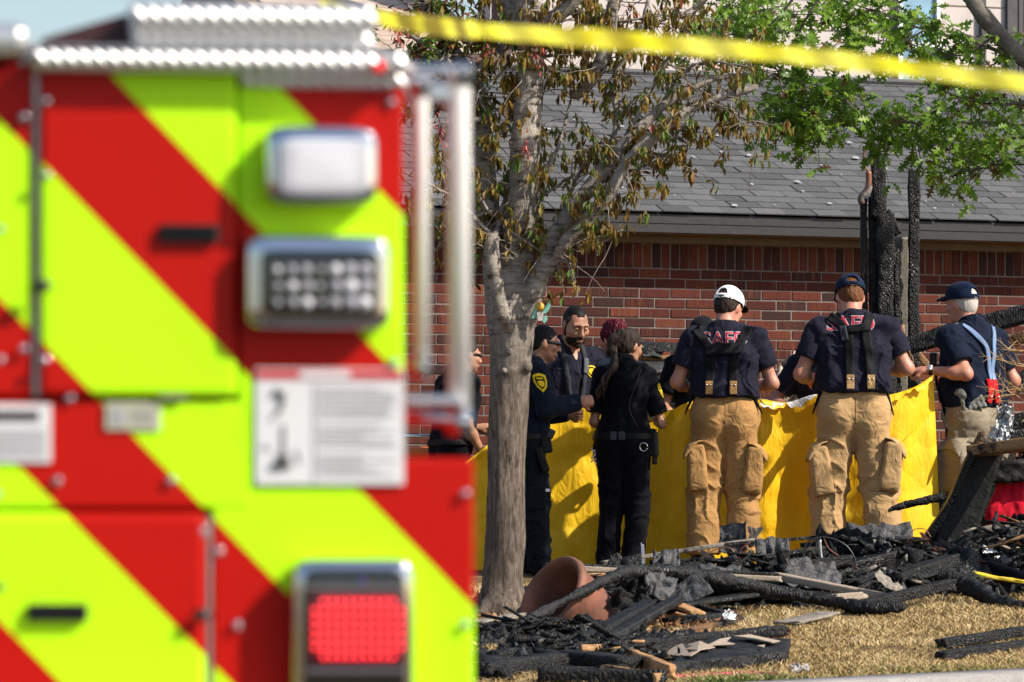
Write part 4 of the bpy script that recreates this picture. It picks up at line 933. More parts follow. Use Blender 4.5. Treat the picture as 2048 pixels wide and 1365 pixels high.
    def hair(s, mat, grow=.006, cut=((0, .068, .080), (0, .74, -.67)), extra=None, name='hair', amp=.003, sides=True):
        f = Field((-.15, -.20, -.16), (.15, .16, .20), .0045); g = .95 if s.female else 1
        f.ell((0, -.018, .030), (.075*g+grow, .096+grow, .092+grow), k=.0); f.ell((0, -.03, -.02), (.068*g+grow*.7, .075+grow*.7, .07), k=.02)
        f.cut(*cut)
        for sg in (-1, 1): f.ell((sg*.085, .0, -.012), (.03, .024, .036), k=.004, op='sub')
        if extra: extra(f)
        me = f.mesh('hair'); displace(me, lambda c, n: amp*fbm(c*[60, 60, 22], 2)+amp*.8*vnoise(c*[190, 190, 60])); return s.headobj(name, me, mat)
    def cap(s, mat, strap='cap_navy', bill=True, hole=True, tilt=0, brim_mat=None):
        f = Field((-.13, -.15, -.02), (.13, .15, .18), .004)
        f.ell((0, -.014, .040), (.093, .114, .104), k=0); f.ell((0, .03, .07), (.06, .06, .06), k=.03)
        f.cut((0, 0, .028), (0, .1, -1)); f.ell((0, -.014, .034), (.088, .109, .099), k=0, op='sub')
        if hole: f.cone((0, -.17, .058), (0, -.07, .052), .034, .034, k=.003, op='sub'); 
        me = f.mesh('cap'); cp = s.headobj('cap', me, mat)
        if hole:
            bm = bmesh.new(); nseg = 12; V = []
            for i in range(nseg+1):
                a = R(-115+50*i/nseg); x, y = .0935*math.cos(a)*1.0, -.012+.115*math.sin(a)
                for z, k in ((.030, 1.0), (.046, 1.0)): V.append((x*k, y*k, z))
            me = mesh_py('cap_strap', V, [(2*i, 2*i+2, 2*i+3, 2*i+1) for i in range(nseg)]); 
            o = link('cap_strap', me, M(strap), cp); sm = o.modifiers.new('s', 'SOLIDIFY'); sm.thickness = .003
        bm = bmesh.new(); bmesh.ops.create_uvsphere(bm, u_segments=10, v_segments=6, radius=.008); xform_bm(bm, Matrix.Translation((0, -.012, .138)) @ Matrix.Diagonal((1, 1, .5, 1))); link('cap_button', bm_mesh('b', bm), mat, cp)
        f = Field((-.11, .03, -.03), (.11, .21, .08), .004); f.ell((0, .085, .040), (.080, .095, .030), k=0); f.ell((0, .085, .020), (.095, .12, .040), k=0, op='sub'); f.ell((0, -.012, .035), (.080, .100, .12), k=0, op='sub'); f.cut((0, 0, .03), (0, .0, -1)) if False else None
        link('cap_bill', f.mesh('cap_bill'), M(brim_mat) if brim_mat else mat, cp); return cp
    def eyes(s, brow='hair_black'):
        for sg in (-1, 1):
            bm = bmesh.new(); bmesh.ops.create_uvsphere(bm, u_segments=14, v_segments=10, radius=.0118); e = s.headobj('eye', bm_mesh('eye', bm), M('eye_white'), (sg*.031, .0855, .007))
            bm = bmesh.new(); bmesh.ops.create_uvsphere(bm, u_segments=12, v_segments=8, radius=.0062); ir = link('iris', bm_mesh('iris', bm), M('iris'), e); ir.location = (0, .0075, -.002)
            f = Field((-.03, -.02, -.02), (.03, .02, .02), .0025); f.cone((0, 0, 0), (sg*.030, -.014, .001), .0042, .0026, k=0, sq=((0, 1, 0), .6)); b_ = s.headobj('eyebrow', f.mesh('eyebrow'), M(brow), (sg*.013, .1035, .0315))
            f = Field((-.03, -.02, -.02), (.03, .02, .02), .0025); f.ell((0, 0, 0), (.0145, .0125, .0125), k=0); f.cut((0, 0, -.0015), (0, .25, -1)); l_ = s.headobj('eyelid', f.mesh('eyelid'), s.skin, (sg*.031, .0865, .007))
    def box(s, name, c, size, mat, rot=(0, 0, 0), bev=.006, parent=None, **k):
        sx, sy, sz = size; bm = box_bm((-sx/2, -sy/2, -sz/2), (sx/2, sy/2, sz/2), bev); from mathutils import Euler
        xform_bm(bm, Matrix.Translation(c) @ Euler([R(a) for a in rot]).to_matrix().to_4x4()); return link(name, bm_mesh(name, bm), M(mat), parent or s.root, smooth=False, **k)
    def band(s, name, z0, z1, o, mat, bulkx=1.0, female_waist=False, tilt=0):
        f = Field((-.30, -.26, z0-.05), (.30, .28, z1+.05), .007); T = s.T; b = s.bulk
        f.cone(T(-.065*b, .01, 1.13), T(.065*b, .01, 1.13), .095*b+o, k=.06); f.cone(T(-.08*b, 0, .96), T(.08*b, 0, .96), .106*(1+(b-1)*.6)+o+(.010 if s.female else 0), k=.06)
        f.cut((0, 0, z1), (0, tilt, 1)); f.cut((0, 0, z0), (0, -tilt, -1)); return link(name, f.mesh(name), M(mat), s.root)
    def strap(s, name, pts, w, mat, dirn=(0, 1, 0), bvh=None, **k): return ribbon(name, bvh or s.shirt_bvh, [s.T(x, 0, z) if len(q) == 2 else q for q in pts for x, z in [(q[0], q[-1])]], w, dirn, M(mat), s.root, **k)

def pocket(s, sg, c=(.175, -.01, .62), rot=0, mat='bunker_tan', big=1.0):
    bm = box_bm((-.05, -.105, -.165), (.062, .105, .130), .022, 3)
    for q in bm.verts:
        if q.co.x > 0: q.co.x += .022*(1-((q.co.z+.06)/.2)**2)-.018*max(0, q.co.z/.13)
    for _ in range(3):
        es = [e for e in bm.edges if e.calc_length() > .025]
        if es: bmesh.ops.subdivide_edges(bm, edges=es, cuts=1); bmesh.ops.triangulate(bm, faces=[q for q in bm.faces if len(q.verts) > 4])
    bmesh.ops.triangulate(bm, faces=bm.faces[:]); me = bm_mesh('pocket', bm); displace(me, lambda c_, n: .006*fbm(c_*[11, 11, 16]+sg*5, 2)+.008*(.5-np.abs(vnoise(c_*[7, 7, 13]+sg*3))))
    o = link('pocket', me, M(mat), s.root); o.matrix_local = Matrix.Translation((sg*c[0], c[1], c[2])) @ Matrix.Diagonal((sg*big, big, big, 1)) @ Matrix.Rotation(R(rot), 4, 'Y')
    n_ = 16; V = []
    for i in range(n_+1):
        for j in range(n_+1):
            u, t = i/n_, j/n_*2-1; V.append((-.035+.125*u+.012*math.sin(t*3+u*4)*u, t*(.095+.015*u), .035+.018*math.sin(u*2.6)-.065*u**2.2+.012*vnoise(np.array([[u*3, t*2.5+sg*4, 2.]]))[0]*u-.05*abs(t)**4*u))
    fl = link('pocket_flap', mesh_np('pocket_flap', V, [(i*(n_+1)+j, (i+1)*(n_+1)+j, (i+1)*(n_+1)+j+1, i*(n_+1)+j+1) for i in range(n_) for j in range(n_)]), M(mat), s.root); fl.matrix_local = Matrix.Translation((sg*c[0], c[1], c[2]+.120*big)) @ Matrix.Diagonal((sg*big, big, big, 1)) @ Matrix.Rotation(R(rot), 4, 'Y')
    sm = fl.modifiers.new('s', 'SOLIDIFY'); sm.thickness = .009
def seams(s, mat='bunker_seam', back=True):
    b = s.tr_bvh; sgn = (0, 1, 0)
    ribbon('seam', b, [(0, 0, 1.02), (0, 0, .86)], .006, sgn, M(mat), s.root, off=.001, th=.001, across=2)
    for sd, l in s.legs.items():
        k_ = Vector(l[1]); ribbon('seam', b, [(k_.x-.075, 0, k_.z-.01), (k_.x+.075, 0, k_.z-.012)], .006, sgn, M(mat), s.root, off=.001, th=.001, across=2)
def bunker(s, mat='bunker_tan', top=1.10, tabs=(-.085, .055), pockets=((-1, (.172, -.02, .62), 6), (1, (.178, -.02, .60), 8)), det=True):
    s.trousers(M(mat), o=.020, rr=(.094, .086, .090), top=top, wr=.0060, seat=.004); 
    s.band('waistband', top-.04, top+.004, .040, mat)
    for sg, c, r_ in pockets: pocket(s, sg, c, r_, mat, 1.0)
    seams(s, 'bunker_seam')
    for x in tabs:
        p = project(s.shirt_bvh, s.T(x, 0, top+.02), (0, 1, 0), off=.016) or Vector((x, -.14, top)); s.box('suspender_tab', (p.x, p.y-.004, top+.012), (.046, .010, .085), mat, bev=.003)
        for dx in (-.012, .012):
            bm = bmesh.new(); bmesh.ops.create_uvsphere(bm, u_segments=8, v_segments=6, radius=.0055); o = link('button', bm_mesh('button', bm), M('steel'), s.root); o.location = (p.x+dx, p.y-.010, top+.03)
def text_back(s, z, size, x=0, word='SAFD'):
    o = s.T(x, 0, z); lay('lettering_outline', text_mesh(word, size, size*.028), s.shirt_bvh, o, Vector((1, 0, 0)), Vector((0, 0, 1)), (0, 1, 0), M('lettering_white'), s.root, off=.0022)
    lay('lettering', text_mesh(word, size, 0.0), s.shirt_bvh, o, Vector((1, 0, 0)), Vector((0, 0, 1)), (0, 1, 0), M('lettering_red'), s.root, off=.0040)
SHIELD = [(-.5, .42), (-.3, .5), (0, .56), (.3, .5), (.5, .42), (.5, .05), (.36, -.28), (0, -.58), (-.36, -.28), (-.5, .05)]
def patch(s, bvh, o, u, v, dirn, w, h):
    u = Vector(u).normalized(); v = Vector(v).normalized()
    pt = decal('shoulder_patch', bvh, [(x*w, y*h) for x, y in SHIELD], o, u, v, dirn, M('patch_yellow'), s.root, off=.005)
    decal('patch_emblem', bvh, [(x*w*.72, y*h*.70) for x, y in SHIELD], o, u, v, dirn, M('patch_dark'), s.root, off=.0062)
    decal('patch_emblem', bvh, [(x*w*.52, y*h*.34-h*.08) for x, y in SHIELD], o, u, v, dirn, M('patch_yellow'), s.root, off=.0074)
    decal('patch_emblem', bvh, [(-.24*w, .20*h), (.24*w, .20*h), (.24*w, .30*h), (-.24*w, .30*h)], o, u, v, dirn, M('patch_yellow'), s.root, off=.0074)
def hangstrap(s, p, d, L=.11, w=.02):
    s.box('strap_buckle', p, (.045, .02, .03), 'webbing', rot=(0, 20 if d > 0 else -20, 0)); q = Vector(p)
    tube_obj('adjuster_strap', [q, q+Vector((d*.02, -.01, -.04)), q+Vector((d*.05, -.012, -L))], [.012, .009, .004], M('webbing'), s.root, 6)

ZG = .02
def recede(f):
    burns(f)
    for sg in (-1, 1): f.ell((sg*.050, .066, .076), (.024, .034, .030), k=.008, op='sub')
def burns(f):
    for sg in (-1, 1): f.cone((sg*.0715, .018, .05), (sg*.0725, .020, -.012), .0065, .004, k=.02)
# --- firefighter, white cap
s = Person('firefighter seen from behind in a white cap, navy shirt and tan bunker trousers', 1449, 37.3, ZG+.065, 0, 1.84, 'skin_pink', bulk=1.09, lean=.03, head=(-32, -24, 0),
           arms={'L': ((-.305, .02, 1.155), (-.20, .27, 1.11)), 'R': ((.310, .03, 1.145), (.235, .28, 1.13))}, legs={'L': ((-.095, 0, .90), (-.125, .03, .48), (-.14, -.02, .09), 10), 'R': ((.095, 0, .90), (.115, .02, .48), (.125, -.03, .09), -8)}, h=.0078)
s.body(); s.hair(M('hair_darkbrown'), .008); s.cap(M('cap_white'), 'cap_white', brim_mat='cap_black'); s.shirt(M('navy_tee'), sleeve=.66, o=.018, hem=1.06, loose=.010, wr=.010)
text_back(s, 1.385, .125, .0); bunker(s, tabs=(-.105, .05))
s.strap('suspender', [(-.105, 1.12), (-.095, 1.22), (-.085, 1.34), (-.155, 1.45), (-.19, 1.50)], .058, 'webbing', off=.008); s.strap('suspender', [(.05, 1.12), (.055, 1.22), (.065, 1.34), (.125, 1.45), (.155, 1.505)], .058, 'webbing', off=.008)
s.strap('suspender_crosspiece', [(-.13, 1.355), (.10, 1.365)], .075, 'webbing', off=.013); hangstrap(s, (-.205, -.03, 1.055), -1); hangstrap(s, (.19, -.06, 1.045), 1, .10)
f = Field((.1, .15, .95), (.4, .55, 1.3), .007); s.hand(f, 'R'); f.v -= .006; f.cut(s.wr['R'], -s.hd['R']); f.cone(s.wr['R']-s.hd['R']*.02, s.wr['R']+s.hd['R']*.02, .036, .038, k=.01); link('glove', f.mesh('glove'), M('glove_orange'), s.root)

# --- firefighter, navy cap
s = Person('tall firefighter seen from behind in a navy cap, grey-navy shirt and tan bunker trousers', 1707, 37.3, ZG+.025, 2, 1.965, 'skin_pink', bulk=1.13, lean=.05, head=(6, -26, 0),
           arms={'L': ((-.315, .02, 1.165), (-.225, .27, 1.135)), 'R': ((.325, .03, 1.20), (.22, .25, 1.19))}, legs={'L': ((-.095, 0, .90), (-.145, .04, .47), (-.15, .0, .09), 12), 'R': ((.095, 0, .90), (.150, -.02, .47), (.20, -.12, .09), -14)}, h=.0078)
s.body(); s.hair(M('hair_auburn'), .004); s.cap(M('cap_navy')); s.shirt(M('navy_tee'), sleeve=.66, o=.018, hem=1.06, loose=.010, wr=.010)
text_back(s, 1.425, .125, -.02); bunker(s, 'bunker_sand', tabs=(-.035, .09), pockets=((-1, (.195, .0, .60), 10), (1, (.212, -.05, .62), 10)))
s.strap('suspender', [(-.035, 1.12), (-.035, 1.25), (-.04, 1.40), (-.10, 1.475), (-.15, 1.515)], .058, 'webbing', off=.008); s.strap('suspender', [(.09, 1.12), (.085, 1.25), (.065, 1.40), (.075, 1.47), (.10, 1.53)], .058, 'webbing', off=.008)
s.strap('suspender_crosspiece', [(-.07, 1.425), (.09, 1.445)], .05, 'webbing', off=.013); hangstrap(s, (-.20, -.03, 1.05), -1, .13); hangstrap(s, (.185, -.05, 1.065), 1, .15)
s.strap('suspender_label', [(-.06, 1.36), (-.075, 1.45)], .04, 'webbing_grey', off=.015)
f = Field((-.4, .1, .95), (-.05, .6, 1.35), .007); s.hand(f, 'L'); f.v -= .006; f.cone(s.wr['L']-s.hd['L']*.04, s.wr['L']+s.hd['L']*.02, .038, .038, k=.01); link('glove', f.mesh('glove'), M('glove_orange'), s.root)

# --- policewoman
s = Person('policewoman seen from behind with a long dark ponytail and a black duty belt', 1247, 37.3, ZG-.005, -8, 1.63, 'skin_olive', bulk=1.02, lean=.03, head=(-38, -18, 0), female=True,
           arms={'L': ((-.215, -.01, 1.09), (-.20, .20, 1.06)), 'R': ((.275, .03, 1.075), (.17, .27, 1.13))}, legs={'L': ((-.085, 0, .88), (-.09, .02, .48), (-.12, -.0, .09), 10), 'R': ((.085, 0, .88), (.105, .0, .48), (.07, -.02, .09), -8)}, h=.0078)
s.body(); s.shirt(M('black_uniform'), sleeve=.80, o=.016, hem=.98, collar=1, wr=.006); s.trousers(M('black_uniform'), o=.016, rr=(.098, .072, .068), top=1.05, wr=.005)
def pony(f):
    f.ell((0, -.105, .055), (.035, .035, .032), k=.03)
    for a, b_, r1, r2 in (((0, -.12, .06), (-.01, -.150, .0), .032, .036), ((-.01, -.150, .0), (-.015, -.155, -.09), .036, .030)): f.cone(a, b_, r1, r2, k=.03)
s.hair(M('hair_darkbrown'), .010, cut=((0, .080, .072), (0, .80, -.6)), extra=pony, amp=.004)
o = s.hp(-.012, -.150, -.06); s1 = [o, s.T(-.055, -.155, 1.50), s.T(-.10, -.165, 1.40), s.T(-.145, -.16, 1.31), s.T(-.165, -.155, 1.26)]
for k in range(7):
    j = [Vector((random.gauss(0, .008), random.gauss(0, .006), random.gauss(0, .004)))*(1+i*.5) for i in range(5)]; q = smooth_path([tuple(a+b_) for a, b_ in zip(s1, j)], 5); tube_obj('ponytail', q, list(np.linspace(.022, .004, len(q))), M('hair_brown' if k % 2 else 'hair_darkbrown'), s.root, 7)
s.band('duty_belt', .955, 1.010, .030, 'leather_black')
for x in (-.055, .005): p = project(s.tr_bvh, (x, 0, .985), (0, 1, 0), off=.012); s.box('belt_pouch', (p.x, p.y-.014, .985), (.045, .028, .062), 'webbing_grey')
for x, z, sz in ((-.185, .94, (.05, .05, .13)), (-.20, .88, (.035, .04, .11)), (.215, .94, (.045, .06, .20)), (.235, .86, (.035, .05, .16)), (.195, .90, (.05, .05, .10))): s.box('holster' if x > .2 else 'belt_pouch', (x, -.03, z), sz, 'leather_black', rot=(0, 4 if x > 0 else -4, 0), bev=.01)
s.box('radio', (.245, -.045, .93), (.03, .035, .17), 'black_plastic', rot=(0, -3, 0))
bm = bmesh.new(); V, Fc = tube([(math.cos(a)*.028, 0, math.sin(a)*.030) for a in np.linspace(0, 6.0, 24)], .0045, 6); cu = link('handcuffs', mesh_py('handcuffs', V, Fc), M('handcuff_steel'), s.root); cu.location = (.165, -.155, .905)
for k in range(8): tube_obj('key', [(-.20+random.gauss(0, .008), -.075, .90-k*.013), (-.20+random.gauss(0, .012), -.085, .875-k*.013)], .005, M('handcuff_steel'), s.root, 5)
S_, E_ = s.sh['R'], s.el['R']; c_ = S_+(E_-S_)*.30; patch(s, s.slR, c_, (.35, -.9, 0), (S_-E_), Vector((-1, .30, 0)), .062, .10)
s.box('shoulder_microphone', s.sh['R']+Vector((-.01, -.01, .085)), (.05, .04, .03), 'black_plastic', rot=(0, 30, 0)); p0 = s.sh['R']+Vector((-.02, -.02, .085))
tube_obj('microphone_cord', smooth_path([tuple(p0), tuple(s.T(.12, -.14, 1.40)), tuple(s.T(.06, -.165, 1.2)), tuple(s.T(.12, -.15, 1.05))], 8), .003, M('black_plastic'), s.root, 5)

# --- officer behind the trunk
s = Person('officer in wraparound sunglasses and long navy sleeves behind the maple trunk', 1058, 37.05, ZG-.03, -84, 1.66, 'skin_warm', bulk=1.10, lean=.04, head=(-2, -10, 0),
           arms={'L': ((-.23, .12, 1.16), (-.16, .30, 1.15)), 'R': ((.235, .10, 1.175), (.17, .335, 1.225), (-.1, .9, .15), (-.9, -.1, -.35), 1.35)}, legs={'L': ((-.095, 0, .90), (-.11, .06, .50), (-.12, .04, .09), 8), 'R': ((.095, 0, .90), (.11, .04, .50), (.12, .06, .09), -8)}, h=.0058)
s.body(); s.hair(M('hair_black'), .005, cut=((0, .075, .080), (0, .72, -.69)), extra=burns); s.shirt(M('navy_uniform'), sleeve=1, o=.018, hem=1.0, collar=1, long=True, wr=.007); s.trousers(M('navy_trousers'), o=.016, rr=(.095, .075, .070), top=1.05, wr=.007)
S_, E_ = s.sh['R'], s.el['R']; patch(s, s.slR, S_+(E_-S_)*.28, (0, 1, 0), (S_-E_), (-1, 0, 0), .095, .125)
f = Field((-.11, -.05, -.03), (.11, .14, .06), .004); f.ell((0, -.002, .012), (.086, .118, .026), k=0); f.ell((0, -.012, .012), (.080, .108, .06), k=0, op='sub'); f.cut((0, -.02, 0), (0, -1, 0)); s.headobj('sunglasses', f.mesh('sunglasses'), M('glass_dark'))
s.band('duty_belt', .955, 1.010, .032, 'leather_black'); s.box('holster', (.205, .10, .93), (.055, .075, .13), 'leather_black', rot=(8, 0, 0), bev=.014); s.box('holster', (.215, .07, .82), (.05, .055, .19), 'leather_black', rot=(18, 0, 0), bev=.014); s.box('pistol_grip', (.22, .13, 1.0), (.035, .05, .07), 'black_plastic', rot=(-25, 0, 0), bev=.01); s.box('belt_pouch', (.19, -.02, .97), (.05, .06, .09), 'leather_black', bev=.01)
ribbon('reflective_band', s.tr_bvh, [(0, -.02, .605), (0, .13, .605)], .022, (-1, 0, 0), M('white_cloth'), s.root, off=.006)
s.box('cargo_pocket', (.205, .03, .55), (.03, .13, .16), 'navy_trousers', bev=.012)

# --- bearded officer
s = Person('bearded man in a navy polo with gold badge and dark camera straps', 1133, 38.3, ZG-.075, 204, 1.90, 'skin_tan', bulk=1.02, lean=.04, head=(2, -22, 0), legs={'L': ((-.095, 0, .90), (-.11, .07, .54), (-.12, .0, .16), 8), 'R': ((.095, 0, .90), (.11, .07, .54), (.12, .0, .16), -8)},
           arms={'L': ((-.25, .0, 1.12), (-.17, .22, 1.10)), 'R': ((.25, .0, 1.12), (.17, .22, 1.10))}, h=.0050)
s.body(); s.hair(M('hair_fade'), .0014, cut=((0, .066, .080), (0, .74, -.67)), amp=.0012, extra=recede); s.eyes()
f = Field((-.09, -.06, -.15), (.09, .13, .0), .0035); f.ell((0, .030, -.028), (.0645, .067, .093), k=0); f.cone((-.034, .035, -.080), (.034, .035, -.080), .0335, k=.02); f.ell((0, .072, -.106), (.028, .024, .020), k=.02)
for x0 in (-1, 1): f.cone((x0*.0, .100, -.050), (x0*.024, .092, -.062), .0065, .006, k=.006)
f.cut((0, .0, -.016), (0, .28, 1))
for sg in (-1, 1): f.cone((sg*.072, .012, -.05), (sg*.074, .010, .0), .010, .006, k=.015); f.ell((0, .095, -.068), (.020, .02, .0075), k=.002, op='sub')
for sg in (-1, 1): f.ell((sg*.036, .090, -.030), (.022, .026, .022), k=.01, op='sub')
f.ell((0, .115, -.034), (.02, .02, .012), k=.002, op='sub'); me = f.mesh('beard'); displace(me, lambda c, n: .0016*fbm(c*90, 2)); s.headobj('beard', me, M('beard'))
f = Field((-.03, -.03, -.02), (.03, .03, .02), .0025); f.cone((-.014, 0, 0), (.014, 0, 0), .0048, k=0); s.headobj('lips', f.mesh('lips'), M('lips'), (0, .0955, -.0745))
s.shirt(M('navy_tee'), sleeve=.72, o=.016, hem=.98, collar=1, wr=.009); s.trousers(M('navy_trousers'), o=.014, top=1.03)
decal('undershirt', s.shirt_bvh, [(-.035, .05), (.035, .05), (.006, -.05), (-.006, -.05)], s.T(0, 0, 1.47), (1, 0, 0), (0, 0, 1), (0, -1, 0), s.skin, s.root, off=.004)
c_ = s.T(-.105, 0, 1.345); decal('badge_patch', s.shirt_bvh, [(x*.07, y*.072) for x, y in SHIELD], c_, (1, 0, 0), (0, 0, 1), (0, -1, 0), M('patch_yellow'), s.root, off=.005); decal('patch_emblem', s.shirt_bvh, [(x*.056, y*.056) for x, y in SHIELD], c_, (1, 0, 0), (0, 0, 1), (0, -1, 0), M('patch_dark'), s.root, off=.0062); decal('patch_emblem', s.shirt_bvh, [(x*.04, y*.038) for x, y in SHIELD], c_, (1, 0, 0), (0, 0, 1), (0, -1, 0), M('patch_yellow'), s.root, off=.0074)
ribbon('camera_strap', s.shirt_bvh, [s.T(-.075, 0, 1.53), s.T(-.065, 0, 1.42), s.T(-.045, 0, 1.27), s.T(-.03, 0, 1.10)], .030, (0, -1, 0), M('camera_strap'), s.root, off=.010, across=3); ribbon('camera_strap', s.shirt_bvh, [s.T(.085, 0, 1.53), s.T(.085, 0, 1.38), s.T(.06, 0, 1.22), s.T(.03, 0, 1.10)], .030, (0, -1, 0), M('camera_strap'), s.root, off=.010, across=3)
ribbon('strap_pad', s.shirt_bvh, [s.T(-.068, 0, 1.43), s.T(-.052, 0, 1.33)], .036, (0, -1, 0), M('strap_pad'), s.root, off=.018, across=3)
decal('collar_seam', s.shirt_bvh, [(-.002, .1), (.002, .1), (.002, -.1), (-.002, -.1)], s.T(.0, 0, 1.33), (1, 0, 0), (0, 0, 1), (0, -1, 0), M('camera_strap'), s.root, off=.003)
decal('name_strip', s.shirt_bvh, [(-.03, .004), (.03, .004), (.03, -.004), (-.03, -.004)], s.T(.12, 0, 1.36), (1, 0, 0), (0, 0, 1), (0, -1, 0), M('webbing_grey'), s.root, off=.004)

# --- red haired person
s = Person('person with swept back wine red hair standing behind the policewoman', 1240, 38.35, ZG+.01, 30, 1.70, 'skin_light', bulk=1.0, lean=.02, head=(10, -10, 0), female=True, arms={'L': ((-.20, .02, 1.12), (-.12, .24, 1.10)), 'R': ((.20, .02, 1.12), (.12, .24, 1.10))}, h=.009)
s.body()
def updo(f):
    f.ell((0, -.085, .075), (.055, .05, .048), k=.02); f.ell((-.01, -.03, .105), (.055, .06, .035), k=.03); f.ell((0, -.075, -.045), (.050, .04, .05), k=.02)
s.hair(M('hair_wine'), .014, cut=((0, .085, .070), (0, .80, -.6)), extra=updo, amp=.007); s.shirt(M('navy_uniform'), sleeve=.7, o=.016, hem=.98, collar=1); s.trousers(M('navy_trousers'), top=1.03)

# --- person between, black cap
s = Person('person in a black cap mostly hidden behind the firefighter in the white cap', 1404, 38.9, ZG+.03, 180, 1.74, 'skin_tan', bulk=1.05, lean=.02, head=(0, -28, 0), arms={'L': ((-.24, .02, 1.12), (-.12, .26, 1.08)), 'R': ((.27, .04, 1.13), (.20, .28, 1.00))}, h=.009)
s.body(); s.hair(M('hair_black'), .005); s.cap(M('cap_black'), hole=False); s.eyes(); s.shirt(M('black_uniform'), sleeve=.7, o=.016, hem=1.0, wr=.007); s.trousers(M('navy_trousers'), top=1.03)

# --- person leaning between the two firefighters
s = Person('person in a navy shirt leaning in between the two firefighters', 1654, 38.7, ZG+.02, 176, 1.74, 'skin_light', bulk=1.12, lean=.13, head=(-14, -38, 0), arms={'L': ((-.25, .14, 1.13), (-.14, .36, 1.08)), 'R': ((.37, .10, 1.17), (.22, .34, 1.08))}, h=.009)
s.body(); s.hair(M('hair_darkbrown'), .005); s.cap(M('cap_navy'), hole=False); s.eyes(); s.shirt(M('navy_tee'), sleeve=.72, o=.018, hem=1.0, wr=.009); s.trousers(M('navy_trousers'), top=1.03)

# --- older firefighter at the right
s = Person('older white haired firefighter in pale blue suspenders holding the sheet end', 1952, 38.2, ZG+.03, 42, 1.935, 'skin_pink', bulk=1.10, lean=.05, head=(6, -8, 0), belly=.03,
           arms={'L': ((-.215, -.12, 1.20), (-.335, .09, 1.225), (-.45, .85, .0), (.3, -.1, -.9), .9), 'R': ((.30, -.04, 1.17), (.30, .12, .98))}, h=.0065)
s.body(); s.hair(M('hair_white'), .0035, amp=.001); s.cap(M('cap_navy')); s.shirt(M('navy_polo'), sleeve=.74, o=.020, hem=1.0, collar=1, loose=.02, wr=.009)
s.trousers(M('bunker_grey'), o=.022, rr=(.105, .088, .086), top=1.06, wr=.010, seat=.004); pocket(s, -1, (.18, -.0, .64), 6, 'bunker_grey', 1.05); pocket(s, 1, (.18, -.0, .64), 6, 'bunker_grey', 1.0); s.band('waistband', 1.02, 1.065, .027, 'bunker_grey')
fr = Vector((math.sin(R(42))*-0+0, 1, 0)); vd = Vector((math.sin(R(42)), math.cos(R(42)), 0))   # the camera's line of sight in his frame
def bp(x, z): return Vector((x, -.0, z))
s.strap('suspender', [(-.02, 1.10), (-.01, 1.25), (-.03, 1.38), (-.09, 1.46), (-.12, 1.515)], .030, 'blue_webbing', off=.010); s.strap('suspender', [(.01, 1.10), (.02, 1.25), (.05, 1.38), (.10, 1.46), (.13, 1.51)], .030, 'blue_webbing', off=.010)
ribbon('suspender', s.shirt_bvh, [s.T(-.12, 0, 1.52), s.T(-.12, .10, 1.45), s.T(-.11, .14, 1.30), s.T(-.10, .14, 1.16)], .034, (.35, -1, 0), M('blue_webbing'), s.root, off=.010)
s.strap('suspender_end', [(-.055, 1.02), (-.035, 1.17)], .045, 'red_webbing', off=.014); s.strap('suspender_end', [(.03, 1.02), (.0, 1.17)], .045, 'red_webbing', off=.014)
for x, z in ((-.05, 1.06), (.028, 1.06), (-.01, 1.17)):
    p = project(s.shirt_bvh, s.T(x, 0, z), (0, 1, 0), off=.022); bm = bmesh.new(); bmesh.ops.create_uvsphere(bm, u_segments=8, v_segments=6, radius=.009); o = link('snap', bm_mesh('snap', bm), M('steel'), s.root); o.location = p
ribbon('front_suspender_end', s.shirt_bvh, [s.T(-.13, .1, 1.03), s.T(-.13, .1, 1.18)], .055, (.9, -.55, 0), M('red_webbing'), s.root, off=.012)
# watch, radio microphone, gloves on the belt
W_, d_ = s.wr['L'], (s.wr['L']-s.el['L']).normalized(); f = Field((-.5, -.1, 1.1), (-.1, .4, 1.4), .005); f.cone(W_-d_*.035, W_-d_*.008, .034, .033, k=0, sq=((0, 0, 1), .95)); f.cut(W_-d_*.008, d_); f.cut(W_-d_*.034, -d_); wt = link('watch', f.mesh('watch'), M('black_plastic'), s.root)
wf = s.box('watch_face', W_-d_*.02+Vector((-.028, -.012, .018)), (.012, .032, .034), 'white_plastic', rot=(0, 28, 0), bev=.004, parent=wt)
s.box('radio_microphone', s.T(-.17, .17, 1.30), (.06, .045, .085), 'black_plastic', rot=(0, 0, 30), bev=.012); s.box('chest_emblem', s.T(-.10, .155, 1.38), (.05, .006, .06), 'red_fabric', rot=(-12, 0, 20), bev=.01)
f = Field((-.3, -.2, .85), (.0, .2, 1.15), .006)
for k in range(5): f.cone((-.19+.02*k, -.055-.02*k, 1.06), (-.185+.022*k, -.085-.02*k, .975+.008*k), .018, .014, k=.012)
f.cone((-.20, -.04, 1.09), (-.14, -.09, 1.05), .030, .034, k=.02); me = f.mesh('gloves'); displace(me, lambda c, n: .005*fbm(c*40, 2)); link('gloves', me, M('glove_grey'), s.root)
tube_obj('radio_cord', smooth_path([tuple(s.T(-.17, .15, 1.26)), tuple(s.T(-.21, .12, 1.15)), tuple(s.T(-.215, .06, .95)), tuple(s.T(-.20, .06, .80))], 6), .009, M('webbing'), s.root, 6)

